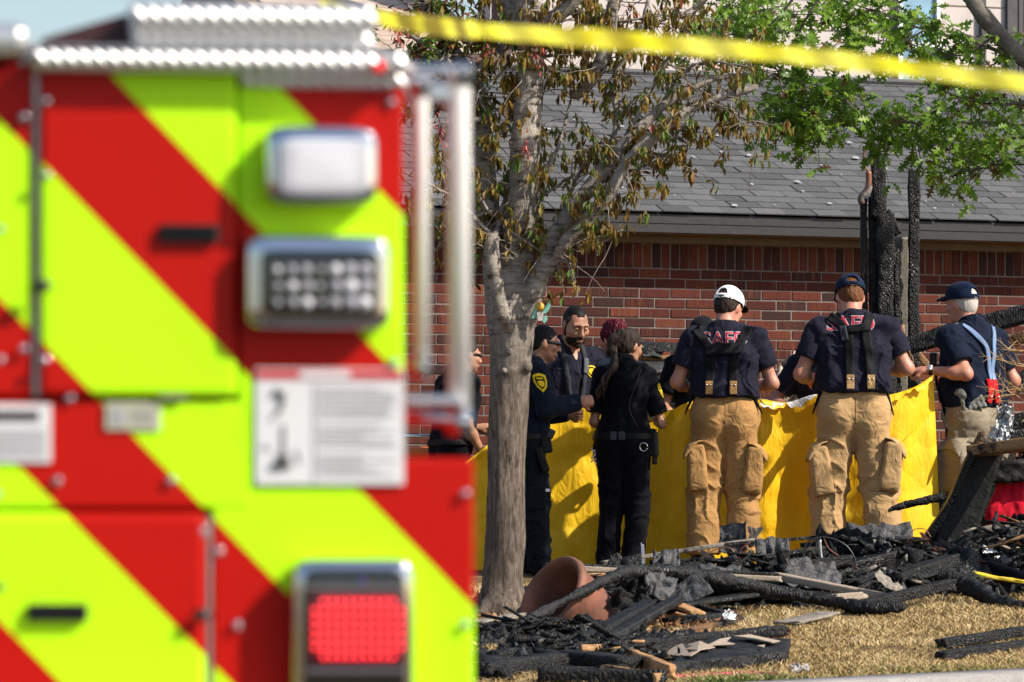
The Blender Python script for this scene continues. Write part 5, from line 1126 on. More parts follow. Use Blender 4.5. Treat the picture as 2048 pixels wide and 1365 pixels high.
# --- officer at the far left, seen past the grab rails
s = Person('officer with cropped hair and sunglasses seen between the grab rails of the fire engine', 903, 38.0, ZG+.0, -66, 1.58, 'skin_tan', bulk=1.2, lean=.06, head=(0, -8, 0), arms={'L': ((-.22, .10, 1.12), (-.14, .30, 1.10)), 'R': ((.25, .02, 1.10), (.22, .16, .90))}, h=.007)
s.body(); s.hair(M('hair_darkbrown'), .003, amp=.001); s.shirt(M('black_uniform'), sleeve=.75, o=.018, hem=.98, collar=1); s.trousers(M('black_uniform'), top=1.03); s.band('duty_belt', .955, 1.01, .03, 'leather_black')
f = Field((-.11, -.05, -.03), (.11, .14, .06), .004); f.ell((0, -.002, .012), (.086, .118, .026), k=0); f.ell((0, -.012, .012), (.080, .108, .06), k=0, op='sub'); f.cut((0, -.02, 0), (0, -1, 0)); s.headobj('sunglasses', f.mesh('sunglasses'), M('glass_dark'))
# ---------------------------------------------------------------- yellow sheet
m, nt, b = newmat('sheet_yellow', .55, 0, .35); v = coords(nt); t = tex(nt, v, 'noise', 2.2, 5, .6, .6)
r = ramp(nt, [(.3, (.97, .54, .010)), (.55, (.98, .60, .014)), (.75, (.98, .65, .035))]); nt.links.new(t, r.inputs[0]); nt.links.new(r.outputs[0], b.inputs['Base Color'])
p_ = bump(nt, b, tex(nt, coords(nt, (3, 3, 1)), 'noise', 4, 4, .55, 1.5), .4, .04); bump(nt, b, tex(nt, v, 'noise', 18, 4, .7, .8), .2, .008, p_)
tr = nt.nodes.new('ShaderNodeBsdfTranslucent'); nt.links.new(r.outputs[0], tr.inputs[0]); ms = nt.nodes.new('ShaderNodeMixShader'); ms.inputs[0].default_value = .15; nt.links.new(b.outputs[0], ms.inputs[1]); nt.links.new(tr.outputs[0], ms.inputs[2]); nt.links.new(ms.outputs[0], nt.nodes['Material Output'].inputs[0])
# top edge: (photo px, photo py, depth)
edge = [(930, 925, 37.68), (975, 890, 37.73), (1050, 815, 37.83), (1095, 800, 37.88), (1150, 797, 37.88), (1230, 812, 37.93), (1330, 822, 37.93), (1375, 806, 37.85), (1440, 800, 37.81), (1520, 800, 37.78), (1575, 806, 37.85), (1635, 790, 37.79), (1700, 802, 37.83), (1775, 792, 37.86), (1830, 775, 37.90), (1868, 750, 37.98)]
ed = smooth_path(edge, 14); nU = len(ed); nV = 90; V = []
for i, (px, py, D) in enumerate(ed):
    top = P(px, py, D); u = i/(nU-1)
    rightside = 1890 if u > .9 else None
    for j in range(nV):
        t = j/(nV-1); zb = .03; x = top.x+(.06*t*max(0, (u-.85)/.15)); z = top.z+(zb-top.z)*t
        n1 = vnoise(np.array([[x*3.2, t*.8, 3.]]))[0]; n2 = vnoise(np.array([[x*9+t*1.5, t*2, 7.]]))[0]; n3 = vnoise(np.array([[x*5-t*3.5, t*5+x*2, 11.]]))[0]; n4 = vnoise(np.array([[x*16+t*7, t*14, 1.]]))[0]
        d = .085*n1*(.2+.8*t)+.022*n2*(.4+t)+.018*(.5-abs(n3))+.004*n4
        # radiating drapes below the hands that hold it
        for hx_ in (1150, 1375, 1520, 1635, 1868): 
            gx = (x-P(hx_, 800, 37.7).x); d += .035*math.exp(-((gx+.35*t*math.copysign(1, -gx))/.10)**2)*math.exp(-t*2.2)
        V.append((x, top.y+d+.10*t, z))
Q = [(i*nV+j, i*nV+j+1, (i+1)*nV+j+1, (i+1)*nV+j) for i in range(nU-1) for j in range(nV-1)]
sheet = empty('yellow_sheet', P(1400, 1130, 37.7), label='long yellow plastic sheet held up as a screen behind the firefighters', cat='sheet')
ob_ = Vector(sheet.location); me = mesh_np('sheet', np.array(V)-np.array(ob_), Q); o = link('panel', me, M('sheet_yellow'), sheet)
# folded-over hem
for a, b_ in ((7, 10), (9, 12), (13, 15)):
    q = ed[a*14:b_*14+1]; V = []; 
    for k, (px, py, D) in enumerate(q):
        t_ = P(px, py, D)-ob_; w_ = .03+.02*math.sin(k*.4)+.01*math.sin(k*1.3); V += [tuple(t_+Vector((0, .0, .004))), tuple(t_+Vector((0, -.022, -.004))), tuple(t_+Vector((0, -.03, -w_)))]
    o = link('hem', mesh_np('hem', V, [(3*k+c, 3*k+c+1, 3*k+c+4, 3*k+c+3) for k in range(len(q)-1) for c in (0, 1)]), M('sheet_yellow') if a != 9 else M('white_cloth'), sheet)
# orange stretcher at the far left behind the fire engine
simple('orange_plastic', (.80, .17, .02), rough=.4, var=.15)
st = empty('rescue_stretcher', P(850, 925, 38.6), label='orange rescue stretcher on wheels behind the fire engine', cat='stretcher'); so_ = Vector(st.location)
bm = box_bm((-.75, -.28, .0), (.16, .28, .10), .05, 3); link('pad', bm_mesh('pad', bm), M('orange_plastic'), st)
tube_obj('side_rail', [(-.8, -.30, .06), (-.8, -.30, .17), (.15, -.30, .17), (.15, -.30, .06)], .014, M('steel'), st)
for x in (-.7, .1):
    for y in (-.25, .25): tube_obj('leg', [(x, y, 0), (x*.9, y, -so_.z+.06)], .016, M('steel'), st); V_, F_ = tube([(x*.9, y-.02, -so_.z+.07), (x*.9, y+.02, -so_.z+.07)], .06, 14); link('wheel', mesh_py('wheel', V_, F_), M('black_plastic'), st)

# ---------------------------------------------------------------- charred timber
def beam_mesh(p0, p1, w, h, roll=0, bend=0, sag=0, amp=.010, taper=(1, 1), jag=.03, seed=None, cell=.02):
    p0 = Vector(p0); p1 = Vector(p1); L = (p1-p0).length; seed = random.uniform(0, 90) if seed is None else seed
    t = (p1-p0).normalized(); up = Vector((0, 0, 1)) if abs(t.z) < .8 else Vector((0, -1, 0)); x = t.cross(up).normalized(); y = x.cross(t)
    cr, srr = math.cos(R(roll)), math.sin(R(roll)); x, y = x*cr+y*srr, y*cr-x*srr
    n = int(min(220, max(8, L/cell))); k = 5; ring = []
    for a in range(4*k):
        sd, q = divmod(a, k); q = q/k*2-1; c = [(q, -1), (1, q), (-q, 1), (-1, -q)][sd]; r_ = 1/max(1, (abs(c[0])**14+abs(c[1])**14)**(1/14)); ring.append((c[0]*r_*w/2, c[1]*r_*h/2))
    m_ = len(ring); ring = np.array(ring); T = np.linspace(0, 1, n+1); V = np.zeros((n+1, m_, 3))
    X = np.array(x); Y = np.array(y); Tt = np.array(t); P0 = np.array(p0)
    for i, s_ in enumerate(T):
        tp = taper[0]+(taper[1]-taper[0])*s_; cpos = P0+Tt*L*s_+Y*bend*4*s_*(1-s_)+np.array([0, 0, sag*4*s_*(1-s_)])
        V[i] = cpos+ring[:, :1]*X*tp+ring[:, 1:]*Y*tp
    V = V.reshape(-1, 3); loc = np.stack([np.repeat(T*L, m_), np.tile(ring[:, 0], n+1), np.tile(ring[:, 1], n+1)], 1)
    cen = np.repeat(P0[None]+np.outer(T*L, Tt), m_, 0); rad = np.tile(ring[:, :1], (n+1, 1))*X+np.tile(ring[:, 1:], (n+1, 1))*Y; rad /= np.linalg.norm(rad, axis=1)[:, None]+1e-6
    nz = fbm(loc*[9, 30, 30]+seed, 3)*amp+np.abs(vnoise(loc*[45, 60, 60]+seed))*-amp*.8+fbm(loc*[2.5, 0, 0]+seed, 2)*amp*.8
    V = V+rad*nz[:, None]; e = np.zeros(len(V)); e[:m_] = -1; e[-m_:] = 1; V = V+Tt*(e*jag*vnoise(loc*60+seed))[:, None]
    Q = [(i*m_+a, i*m_+(a+1) % m_, (i+1)*m_+(a+1) % m_, (i+1)*m_+a) for i in range(n) for a in range(m_)]
    V = V.tolist(); Fc = Q
    for row, fl in ((0, True), (n, False)):
        V.append(list(np.mean(np.array(V[row*m_:row*m_+m_]), 0))); c = len(V)-1
        for a in range(m_): q = (c, row*m_+a, row*m_+(a+1) % m_); Fc.append(q[::-1] if not fl else (c, row*m_+(a+1) % m_, row*m_+a)[::-1] if False else q)
    return V, Fc
def lift(a, half=.03):
    """pull a photo point nearer along its ray until it rests on the ground instead of under it"""
    px, py, D = a
    for _ in range(400):
        p = P(px, py, D)
        if p.z-half >= gz(p.x, p.y)-.005 or D < 29: break
        D -= .02
    return px, py, D
def beam(label, a, b_, w, h, mat='char', name='charred_beam', cat='beam', group=None, parent=None, **k):
    if 'char' in mat: k['amp'] = k.get('amp', .01)*.62; w *= .9; h *= .9
    if a[2] < 35.5 and b_[2] < 35.5: a, b_ = lift(a, h*.5), lift(b_, h*.5)
    """a, b_: (photo px, py, depth); w across, h thick, metres"""
    pa, pb = P(*a), P(*b_); V, Fc = beam_mesh(Vector((0, 0, 0)), pb-pa, w, h, **k); o = link(name, mesh_py(name, V, Fc), M(mat)); o.location = pa; me_recalc(o.data)
    if label: tag(o, label, cat, group)
    return o
def me_recalc(me):
    bm = bmesh.new(); bm.from_mesh(me); bmesh.ops.recalc_face_normals(bm, faces=bm.faces[:]); bm.to_mesh(me); bm.free(); me.polygons.foreach_set('use_smooth', np.ones(len(me.polygons), bool))
def pole(label, pts, mat='char', name='charred_pole', cat='pole', amp=.008, **k):
    """bent round timber through photo points (px, py, depth, radius m)"""
    pts = [(*lift((a, b_, D), r_*.8), r_) for a, b_, D, r_ in pts]; s_ = smooth_path([(*P(a, b_, D), r_) for a, b_, D, r_ in pts], 30); o0 = Vector(s_[0][:3]); V, Fc = tube([Vector(q[:3])-o0 for q in s_], list(s_[:, 3]), 18)
    me = mesh_py(name, V, Fc); displace(me, lambda c, n: amp*(fbm(c*28, 3)-.9*np.abs(vnoise(c*70))+fbm(c*7, 2))); o = link(name, me, M(mat), **k); o.location = o0; tag(o, label, cat); return o

# burnt posts standing in front of the house
bp_ = empty('burnt_post', P(1768, 1120, 40.0), label='thick cluster of charred studs standing upright in front of the brick wall', cat='post'); o0 = Vector(bp_.location)
def sub(parent, a, b_, w, h, mat, name, **k):
    V, Fc = beam_mesh(P(*a)-Vector(parent.location), P(*b_)-Vector(parent.location), w, h, **k); o = link(name, mesh_py(name, V, Fc), M(mat), parent); me_recalc(o.data); return o
sub(bp_, (1757, 340, 40), (1757, 436, 40), .10, .09, 'char', 'stud', amp=.012); sub(bp_, (1749, 290, 40.02), (1752, 345, 40.02), .065, .06, 'char_deep', 'stud'); sub(bp_, (1770, 430, 40), (1776, 1120, 40), .125, .10, 'char', 'stud', amp=.014)
sub(bp_, (1727, 400, 40.05), (1733, 1120, 40.05), .045, .09, 'char_long', 'stud', amp=.006); sub(bp_, (1744, 395, 40.06), (1750, 1120, 40.06), .05, .09, 'char_long', 'stud', amp=.006); sub(bp_, (1763, 430, 40.1), (1763, 1100, 40.1), .09, .05, 'char_deep', 'stud')
sub(bp_, (1792, 500, 40.03), (1800, 1120, 40.03), .04, .10, 'char', 'stud', amp=.012); sub(bp_, (1775, 425, 39.98), (1797, 470, 39.98), .05, .02, 'char_deep', 'splinter')
tube_obj('scorched_strip', smooth_path([tuple(P(a, b_, 39.95)-o0) for a, b_ in ((1735, 292), (1727, 310), (1731, 335), (1737, 345), (1736, 375), (1722, 395), (1724, 408))], 6), [.008]*18+[.022]*19, M('copper'), bp_, 8)
tube_obj('scorched_strip', smooth_path([tuple(P(a, b_, 39.9)-o0) for a, b_ in ((1742, 372), (1735, 385), (1724, 395), (1722, 405), (1728, 400))], 6), [.012, .014, .016, .018, .018, .02, .02, .02, .02, .02, .02, .018, .018, .018, .018, .016, .016, .014, .012, .01, .01, .01, .008, .008, .008], M('wood_grey'), bp_, 8)
beam('single burnt post standing apart with a rounded charred top before the roof', (1828, 342, 40.1), (1826, 1110, 40.1), .090, .085, 'char', 'burnt_post', 'post', amp=.014, cell=.012)
beam('pale scorched board upright between the two burnt posts', (1806, 476, 40.2), (1802, 1100, 40.2), .095, .03, 'wood_grey', 'scorched_board', 'board', amp=.002, jag=.01)
beam('pale split stub of wood at the foot of the burnt posts', (1797, 652, 39.7), (1800, 700, 39.7), .075, .06, 'wood_burnt', 'wood_stub', 'wood', amp=.006)
beam('thick charred rafter slanting behind the older firefighter', (1815, 692, 39.4), (2110, 612, 39.1), .12, .15, 'char_long', 'charred_rafter', 'rafter', amp=.012)
beam('narrower scorched rafter below the thick slanting one', (1880, 740, 39.6), (2110, 650, 39.4), .05, .09, 'char_brown', 'charred_rafter', 'rafter', amp=.01)
pole('curled splinter of orange brown wood beside the tall firefighter', [(1800, 665, 39.3, .03), (1812, 690, 39.3, .022), (1822, 720, 39.3, .018), (1828, 760, 39.3, .03), (1835, 830, 39.3, .05)], 'char_brown', 'charred_splinter', 'splinter')
beam('short scorched block leaning below the slanting rafter', (1838, 712, 39.2), (1868, 745, 39.2), .05, .04, 'wood_burnt', 'wood_block', 'wood', amp=.006)
# black leaning panel
pl = empty('leaning_slab', P(1890, 1120, 36.6), label='big black charred panel leaning over the right of the rubble with a scorched brown edge', cat='panel'); o0 = Vector(pl.location)
def slab(poly, D0, D1, name, mat, parent, amp=.012, sub_=5, lab=None):
    """poly of (px, py); front face at depth D0, back at D1"""
    o_ = Vector(parent.location) if parent else P(poly[0][0], poly[0][1], D0); bm = bmesh.new(); vs_ = [bm.verts.new(P(a, b_, D0)-o_) for a, b_ in poly]; f_ = bm.faces.new(vs_)
    r_ = bmesh.ops.extrude_face_region(bm, geom=[f_]); 
    for g in r_['geom']:
        if isinstance(g, bmesh.types.BMVert): g.co.y += D1-D0
    bmesh.ops.recalc_face_normals(bm, faces=bm.faces[:]); bmesh.ops.triangulate(bm, faces=bm.faces[:])
    for _ in range(sub_):
        es = [e for e in bm.edges if e.calc_length() > .045]
        if not es: break
        bmesh.ops.subdivide_edges(bm, edges=es, cuts=1); bmesh.ops.triangulate(bm, faces=[q for q in bm.faces if len(q.verts) > 3])
    me = bm_mesh(name, bm); displace(me, lambda c, n: amp*fbm(c*22, 3)); o = link(name, me, M(mat), parent)
    if parent is None: o.location = o_
    return o
slab([(1852, 1112), (1950, 1122), (1962, 1045), (1990, 960), (2008, 906), (1964, 872), (1936, 925), (1908, 990), (1874, 1050)], 36.6, 36.8, 'board', 'char_deep', pl, amp=.003)
slab([(1878, 1060), (1846, 1108), (1852, 1070), (1893, 1010), (1905, 985), (1930, 925), (1962, 864), (1972, 862), (1968, 885), (1942, 930), (1914, 990), (1884, 1050)], 36.5, 36.72, 'scorched_edge', 'char_brown', pl, amp=.002)
slab([(1832, 1125), (1945, 1132), (1950, 1100), (1900, 1075), (1845, 1095)], 36.5, 36.9, 'foot', 'char_deep', pl, amp=.012)
beam('pale scorched plank with nail holes resting on the leaning black panel', (1952, 903, 36.6), (2110, 880, 36.2), .20, .075, 'wood_burnt', 'scorched_plank', 'plank', amp=.003, roll=0, jag=.01)
slab([(1975, 925), (2110, 915), (2110, 960), (1975, 965)], 36.9, 37.3, 'charred_mass', 'char_deep', None); tag(bpy.data.objects['charred_mass'], 'black charred timber mass under the pale plank at the right edge', 'timber')
pole('thin charred stick poking left from the leaning black panel', [(1777, 1024, 36.5, .010), (1800, 1014, 36.5, .024), (1840, 1004, 36.5, .03), (1892, 992, 36.5, .028)], 'char', 'charred_stick', 'stick', amp=.006)
# red fabric
f = Field((-.3, -.12, -.3), (.4, .12, .25), .009); f.cone((-.18, 0, -.16), (-.10, 0, .12), .05, .03, k=.05, sq=((0, 1, 0), .6)); f.cone((-.08, 0, -.17), (.06, 0, .10), .09, .05, k=.06, sq=((0, 1, 0), .5)); f.cone((.08, .02, -.15), (.25, 0, .10), .10, .07, k=.06, sq=((0, 1, 0), .5)); f.cone((-.1, 0, .12), (-.08, 0, .16), .03, .012, k=.03)
me = f.mesh('red_jacket'); displace(me, lambda c, n: .018*fbm(c*[9, 9, 4], 3)); rj = link('red_jacket', me, M('red_fabric')); rj.location = P(2042, 985, 37.0); tag(rj, 'bright red jacket with a small grey patch lying in the rubble at the right edge', 'jacket')
o = box('jacket_patch', (-.105, -.075, .055), (-.065, -.065, .085), M('ash_grey'), rj)
# scorched appliance / metal ledge behind the policewoman
ml = empty('scorched_truck_bed', P(1270, 1120, 40.0), label='pale metal ledge of a burnt out vehicle body with a dark opening behind the policewoman', cat='vehicle'); o0 = Vector(ml.location); k_ = 40/F
def lp(px, py): q = P(px, py, 40)-o0; return q.x, q.z
a, b_ = lp(1150, 722), lp(1368, 748); bm = box_bm((a[0], -.1, b_[1]), (b_[0]+.2, .9, a[1]), .02, 3); link('metal_ledge', bm_mesh('metal_ledge', bm), M('pale_metal'), ml)
a, b_ = lp(1150, 748), lp(1368, 1100); box('dark_interior', (a[0], .12, b_[1]), (b_[0]+.2, .85, a[1]), M('char_deep'), ml)
a = lp(1160, 756); box('lower_trim', (a[0], -.06, a[1]-.012), (b_[0]+.2, .10, a[1]+.018), M('wood_grey'), ml, .004)
a = lp(1140, 718); box('scorched_lip', (a[0], -.14, a[1]-.01), (lp(1345, 0)[0], .02, a[1]+.018), M('wood_burnt'), ml, .004)
for x in (1120, 1480): q = lp(x, 750); V_, F_ = tube([(q[0], -.12, .30), (q[0], .1, .30)], .30, 24); link('wheel', mesh_py('wheel', V_, F_), M('char_deep'), ml)
a, b_ = lp(1075, 760), lp(1545, 1010); box('body_side', (a[0], -.02, b_[1]), (b_[0], .02, a[1]-.16), M('char_deep'), ml, .01)
# crumpled scraps on the ledge
def scrap(label, px, py, D, w, h, mat, cat='scrap', name='charred_scrap', d=.12, tilt=(0, 0, 0), amp=.05, group=None, th=.004):
    n_ = 14; h = h*.55 if mat == 'ash_grey' else h; V = [((i/n_-.5)*w, (j/n_-.5)*d, 0) for i in range(n_+1) for j in range(n_+1)]; Q = [(i*(n_+1)+j, (i+1)*(n_+1)+j, (i+1)*(n_+1)+j+1, i*(n_+1)+j+1) for i in range(n_) for j in range(n_)]
    V = np.array(V); sd = random.uniform(0, 60); V[:, 2] += h*(.5*np.abs(vnoise(V*[4/w, 4/d, 0]+sd))+.3*vnoise(V*[9/w, 9/d, 0]+sd)); V[:, :2] += amp*.4*np.stack([vnoise(V*[3/w, 3/d, 0]+sd+9), vnoise(V*[3/w, 3/d, 0]+sd+30)], 1)
    me = mesh_np(name, V, Q); o = link(name, me, M(mat), smooth=False); from mathutils import Euler
    o.location = P(*(lift((px, py, D), h*.3) if D < 35 else (px, py, D))); o.rotation_euler = [R(a) for a in tilt]; sm = o.modifiers.new('s', 'SOLIDIFY'); sm.thickness = th; tag(o, label, cat, group); return o
scrap('crumpled black melted sheet on the pale metal ledge', 1318, 694, 39.9, .30, .04, 'char_long', d=.10, tilt=(50, 5, 0)); scrap('flat black melted scrap at the ledge left of the policewoman head', 1170, 712, 39.9, .35, .04, 'char', d=.06, tilt=(70, 0, 0))
scrap('glossy black bag shaped scrap beside the white capped firefighter shoulder', 1300, 704, 39.85, .20, .05, 'leather_black', d=.08, tilt=(60, 10, 20))
scrap('pale grey tarp bundle seen between the two firefighters', 1590, 760, 39.0, .24, .16, 'paper_tan', 'tarp', 'tarp_bundle', d=.3, tilt=(80, 30, 0), amp=.1)

# ---------------------------------------------------------------- rubble
def mound(cx, cy, rx, ry, h, mat, seed, name='rubble'):
    n = 90; m_ = 46; X, Y = np.meshgrid(np.linspace(-1, 1, n), np.linspace(-1, 1, m_), indexing='ij'); r_ = np.clip(1-(X**2+Y**2), 0, 1); x = cx+X*rx; y = cy+Y*ry; pt = np.stack([x.ravel(), y.ravel(), x.ravel()*0+seed], 1)
    z = gz_np(y)-.03+h*(r_**.6)*(.55+.55*fbm(pt*[2.2, 2.6, 1], 3).reshape(n, m_))+.05*r_**.3*fbm(pt*[14, 14, 1], 3).reshape(n, m_)+.03*(r_ > .02)*vnoise(pt*[45, 45, 1]).reshape(n, m_)
    V = np.stack([x, y, z], 2).reshape(-1, 3); Q = [(i*m_+j, (i+1)*m_+j, (i+1)*m_+j+1, i*m_+j+1) for i in range(n-1) for j in range(m_-1)]; return V, Q
VV = []; QQ = []
for a in ((.45, 33.7, .95, .55, .10, 1), (1.5, 35.3, 1.35, .7, .22, 5), (2.5, 35.9, 1.15, .8, .30, 9), (3.4, 36.4, 1.1, 1.0, .40, 14), (.15, 31.6, .6, .25, .06, 21), (.32, 30.55, .62, .50, .10, 24), (.75, 31.9, .5, .3, .06, 27), (3.6, 38.3, 1.0, .9, .55, 30), (3.9, 39.3, 1.4, .9, 1.0, 34), (.9, 34.6, 1.2, .6, .12, 41)):
    V, Q = mound(*a[:5], 'char', a[5]); QQ += [tuple(i+sum(len(v) for v in VV) for i in q) for q in Q]; VV.append(V)
me = mesh_np('rubble', np.concatenate(VV), QQ); link('rubble', me, M('char_soft'), label='heap of black burnt rubble and ash in front of the yellow sheet', cat='rubble', kind='stuff', smooth=False)
# chips, flakes and crumpled bits strewn over the heap: nobody could count them
def chips(n, fn, size, mat, label, name, flat=.25):
    tv = np.array([(-.5, -.5, 0), (.5, -.45, .05), (.55, .5, .0), (-.45, .5, -.06), (0, 0, .22), (0, 0, -.12)]); tf = [(0, 1, 4), (1, 2, 4), (2, 3, 4), (3, 0, 4), (1, 0, 5), (2, 1, 5), (3, 2, 5), (0, 3, 5)]
    p = np.array([fn() for _ in range(n)]); Mx = np.tile(np.eye(4, dtype=np.float32), (n, 1, 1)); S = np.zeros((n, 3, 3)); sz = RNG.gamma(2.2, size/2.2, n); S[:, 0, 0] = sz*RNG.uniform(.8, 2.8, n); S[:, 1, 1] = sz; S[:, 2, 2] = sz*RNG.uniform(.3, 1, n)
    Mx[:, :3, :3] = rots(n) @ S; Mx[:, :3, 3] = p; link(name, scatter(name, tv, tf, Mx, RNG.random(n)), mat, label=label, cat='debris', kind='stuff', smooth=False)
def onheap():
    c = random.choice(((.45, 33.7, .8, .45, .07), (1.5, 35.2, 1.3, .5, .17), (2.4, 35.7, 1.1, .5, .24), (3.3, 36.0, .9, .6, .32), (.2, 32.0, .7, .16, .05), (.35, 30.6, .6, .4, .08), (1.0, 34.5, 1.1, .4, .1), (3.6, 38.0, .8, .6, .5), (2.2, 35.0, 1.2, .3, .1))); a, b_ = random.gauss(0, .38), random.gauss(0, .38); x = c[0]+a*c[2]; y = c[1]+b_*c[3]
    return x, y, gz(x, y)+c[4]*max(0, 1-a*a-b_*b_)*random.uniform(.3, 1.3)+.01
chips(3000, onheap, .026, M('char_fine'), 'black charcoal chips strewn over the burnt heap', 'charcoal_chips'); chips(900, onheap, .022, M('ash_grey'), 'grey ash flakes strewn over the burnt heap', 'ash_flakes'); chips(200, onheap, .020, M('wood_grey'), 'small pale wood splinters strewn over the burnt heap', 'wood_splinters')
def slivers(n, fn, label, name, mat, L=(.06, .30)):
    tv = np.array([(-.5, -.5, -.5), (.5, -.35, -.5), (.45, .4, -.5), (-.5, .5, -.5), (-.5, -.5, .5), (.5, -.3, .4), (.42, .35, .5), (-.45, .5, .5)]); tf = [(0, 3, 2), (0, 2, 1), (4, 5, 6), (4, 6, 7), (0, 1, 5), (0, 5, 4), (1, 2, 6), (1, 6, 5), (2, 3, 7), (2, 7, 6), (3, 0, 4), (3, 4, 7)]
    p = np.array([fn() for _ in range(n)]); Mx = np.tile(np.eye(4, dtype=np.float32), (n, 1, 1)); S = np.zeros((n, 3, 3)); S[:, 0, 0] = RNG.uniform(*L, n); S[:, 1, 1] = RNG.uniform(.012, .06, n); S[:, 2, 2] = RNG.uniform(.004, .018, n)
    az = RNG.normal(0, .7, n); el = RNG.normal(0, .28, n); ro = RNG.normal(0, .6, n); Rm = np.array([np.array(Matrix.Rotation(a, 3, 'Z') @ Matrix.Rotation(e, 3, 'Y') @ Matrix.Rotation(r_, 3, 'X')) for a, e, r_ in zip(az, el, ro)])
    Mx[:, :3, :3] = Rm @ S; Mx[:, :3, 3] = p+[0, 0, .02]; link(name, scatter(name, tv, tf, Mx, RNG.random(n)), mat, label=label, cat='debris', kind='stuff', smooth=False)
slivers(620, onheap, 'split black charred slivers of board strewn over the heap', 'charred_slivers', M('char_long')); slivers(130, onheap, 'broken black charred boards piled over the heap', 'broken_boards', M('char'), (.18, .55)); slivers(60, onheap, 'brown scorched slivers of board strewn over the heap', 'scorched_slivers', M('wood_burnt'), (.05, .2)); slivers(50, onheap, 'pale grey slivers of board strewn over the heap', 'grey_slivers', M('wood_grey'), (.05, .22))
def onright():
    x = random.uniform(3.25, 3.9); return x, 38.2+random.uniform(-.4, .4), random.uniform(.1, .7)+random.random()*.55*min(1, (x-3.2)*2.5)
chips(900, onright, .03, M('char_fine'), 'dark charred bits piled behind the leaning panel at the right', 'charcoal_bits')

W = lambda px, py, D: (px, py, D)
# long bowed pole and its neighbours, near to far
pole('long bowed charred pole arching from the lower left over the terracotta pot', [(955, 1296, 31.6, .012), (1000, 1275, 31.8, .022), (1090, 1222, 32.3, .027), (1190, 1172, 32.9, .031), (1250, 1148, 33.3, .038), (1345, 1146, 33.6, .046), (1440, 1160, 33.8, .047), (1560, 1185, 33.9, .043), (1660, 1203, 33.8, .040), (1730, 1215, 33.6, .040), (1810, 1216, 33.5, .028)], 'char_long', amp=.009)
beam('long thin pale plank lying highest across the rubble', (1205, 1126, 35.7), (1505, 1081, 35.9), .05, .028, 'wood_grey', 'pale_plank', 'plank', amp=.003); beam('thin charred lath running on right from the pale top plank', (1450, 1089, 35.6), (1724, 1068, 36.0), .03, .024, 'char_long', 'charred_lath', 'lath', amp=.004)
beam('long pale plank with a charred top behind the terracotta pot', (1128, 1136, 34.0), (1562, 1159, 34.1), .09, .035, 'wood_pale', 'pale_plank', 'plank', amp=.003); beam('black scorched board on top of the plank behind the pot', (1096, 1128, 34.1), (1545, 1149, 34.2), .16, .022, 'char_long', 'charred_board', 'board', amp=.007, jag=.06)
beam('clean pale plank sloping down right across the middle of the rubble', (1555, 1153, 34.6), (1782, 1197, 34.2), .10, .045, 'wood_pale', 'pale_plank', 'plank', amp=.002); beam('short pale wood block under the sloping clean plank', (1666, 1196, 33.9), (1726, 1192, 34.0), .07, .05, 'wood_pale', 'wood_block', 'wood', amp=.003)
pole('thick rough charred log ending in a point at the right edge of the lawn', [(1885, 1150, 34.6, .060), (1940, 1172, 34.5, .062), (1995, 1203, 34.2, .045), (2060, 1214, 34.1, .034)], 'char', 'charred_log', 'log', amp=.010); beam('charred beam end running in from the left to the rough log', (1700, 1217, 33.7), (1905, 1168, 34.4), .09, .08, 'char', 'charred_beam', 'beam', amp=.012)
beam('thick charred post end with a sawn brown face beside the pot', (1163, 1288, 32.1), (1300, 1212, 32.8), .10, .085, 'char', 'charred_post', 'post', amp=.011, cell=.012); beam('second charred post lying alongside the thick one with the sawn face', (1195, 1292, 32.0), (1352, 1200, 32.9), .08, .05, 'char_long', 'charred_post', 'post', amp=.010)
bm = bmesh.new(); bmesh.ops.create_circle(bm, cap_ends=True, segments=14, radius=.037); dv = (P(1300, 1212, 32.8)-P(1163, 1288, 32.1)).normalized(); xform_bm(bm, Matrix.Translation(-dv*.012) @ dv.to_track_quat('Z', 'Y').to_matrix().to_4x4()); o = link('sawn_face', bm_mesh('sawn_face', bm), M('wood_burnt'), bpy.data.objects['charred_post']); sm = o.modifiers.new('s', 'SOLIDIFY'); sm.thickness = .008
beam('stubby cracked charred block in front of the terracotta pot', (1058, 1246, 32.4), (1168, 1256, 32.4), .12, .085, 'char', 'charred_block', 'timber', amp=.012, cell=.012)
beam('flat grey scorched board under the cracked block', (1035, 1268, 32.1), (1160, 1282, 32.1), .16, .03, 'char_long', 'charred_board', 'board', amp=.008, jag=.06); scrap('curled scrap of grey metal before the cracked block', 1092, 1288, 31.8, .12, .10, 'ash_grey', d=.12, tilt=(40, 20, 0))
beam('charred log lying lowest at the left beside the fire engine', (962, 1345, 30.6), (1120, 1322, 30.8), .12, .10, 'char', 'charred_log', 'log', amp=.014); beam('charred log on top of the lowest one at the left', (985, 1318, 31.0), (1115, 1300, 31.1), .11, .09, 'char', 'charred_log', 'log', amp=.014)
beam('charred stub leaning at the lower left corner of the heap', (968, 1310, 30.9), (1010, 1352, 30.4), .10, .07, 'char', 'charred_stub', 'timber', amp=.012); beam('charred plank lying across the low left logs', (1010, 1336, 30.5), (1190, 1342, 30.4), .12, .04, 'char_long', 'charred_plank', 'plank', amp=.008); beam('broad charred timber lying across the lower left heap', (1090, 1312, 31.0), (1260, 1330, 30.8), .20, .10, 'char', 'charred_timber', 'timber', amp=.018); beam('black timber in front along the lower left heap', (1080, 1352, 30.3), (1330, 1356, 30.3), .14, .09, 'char_soft', 'charred_timber', 'timber', amp=.016)
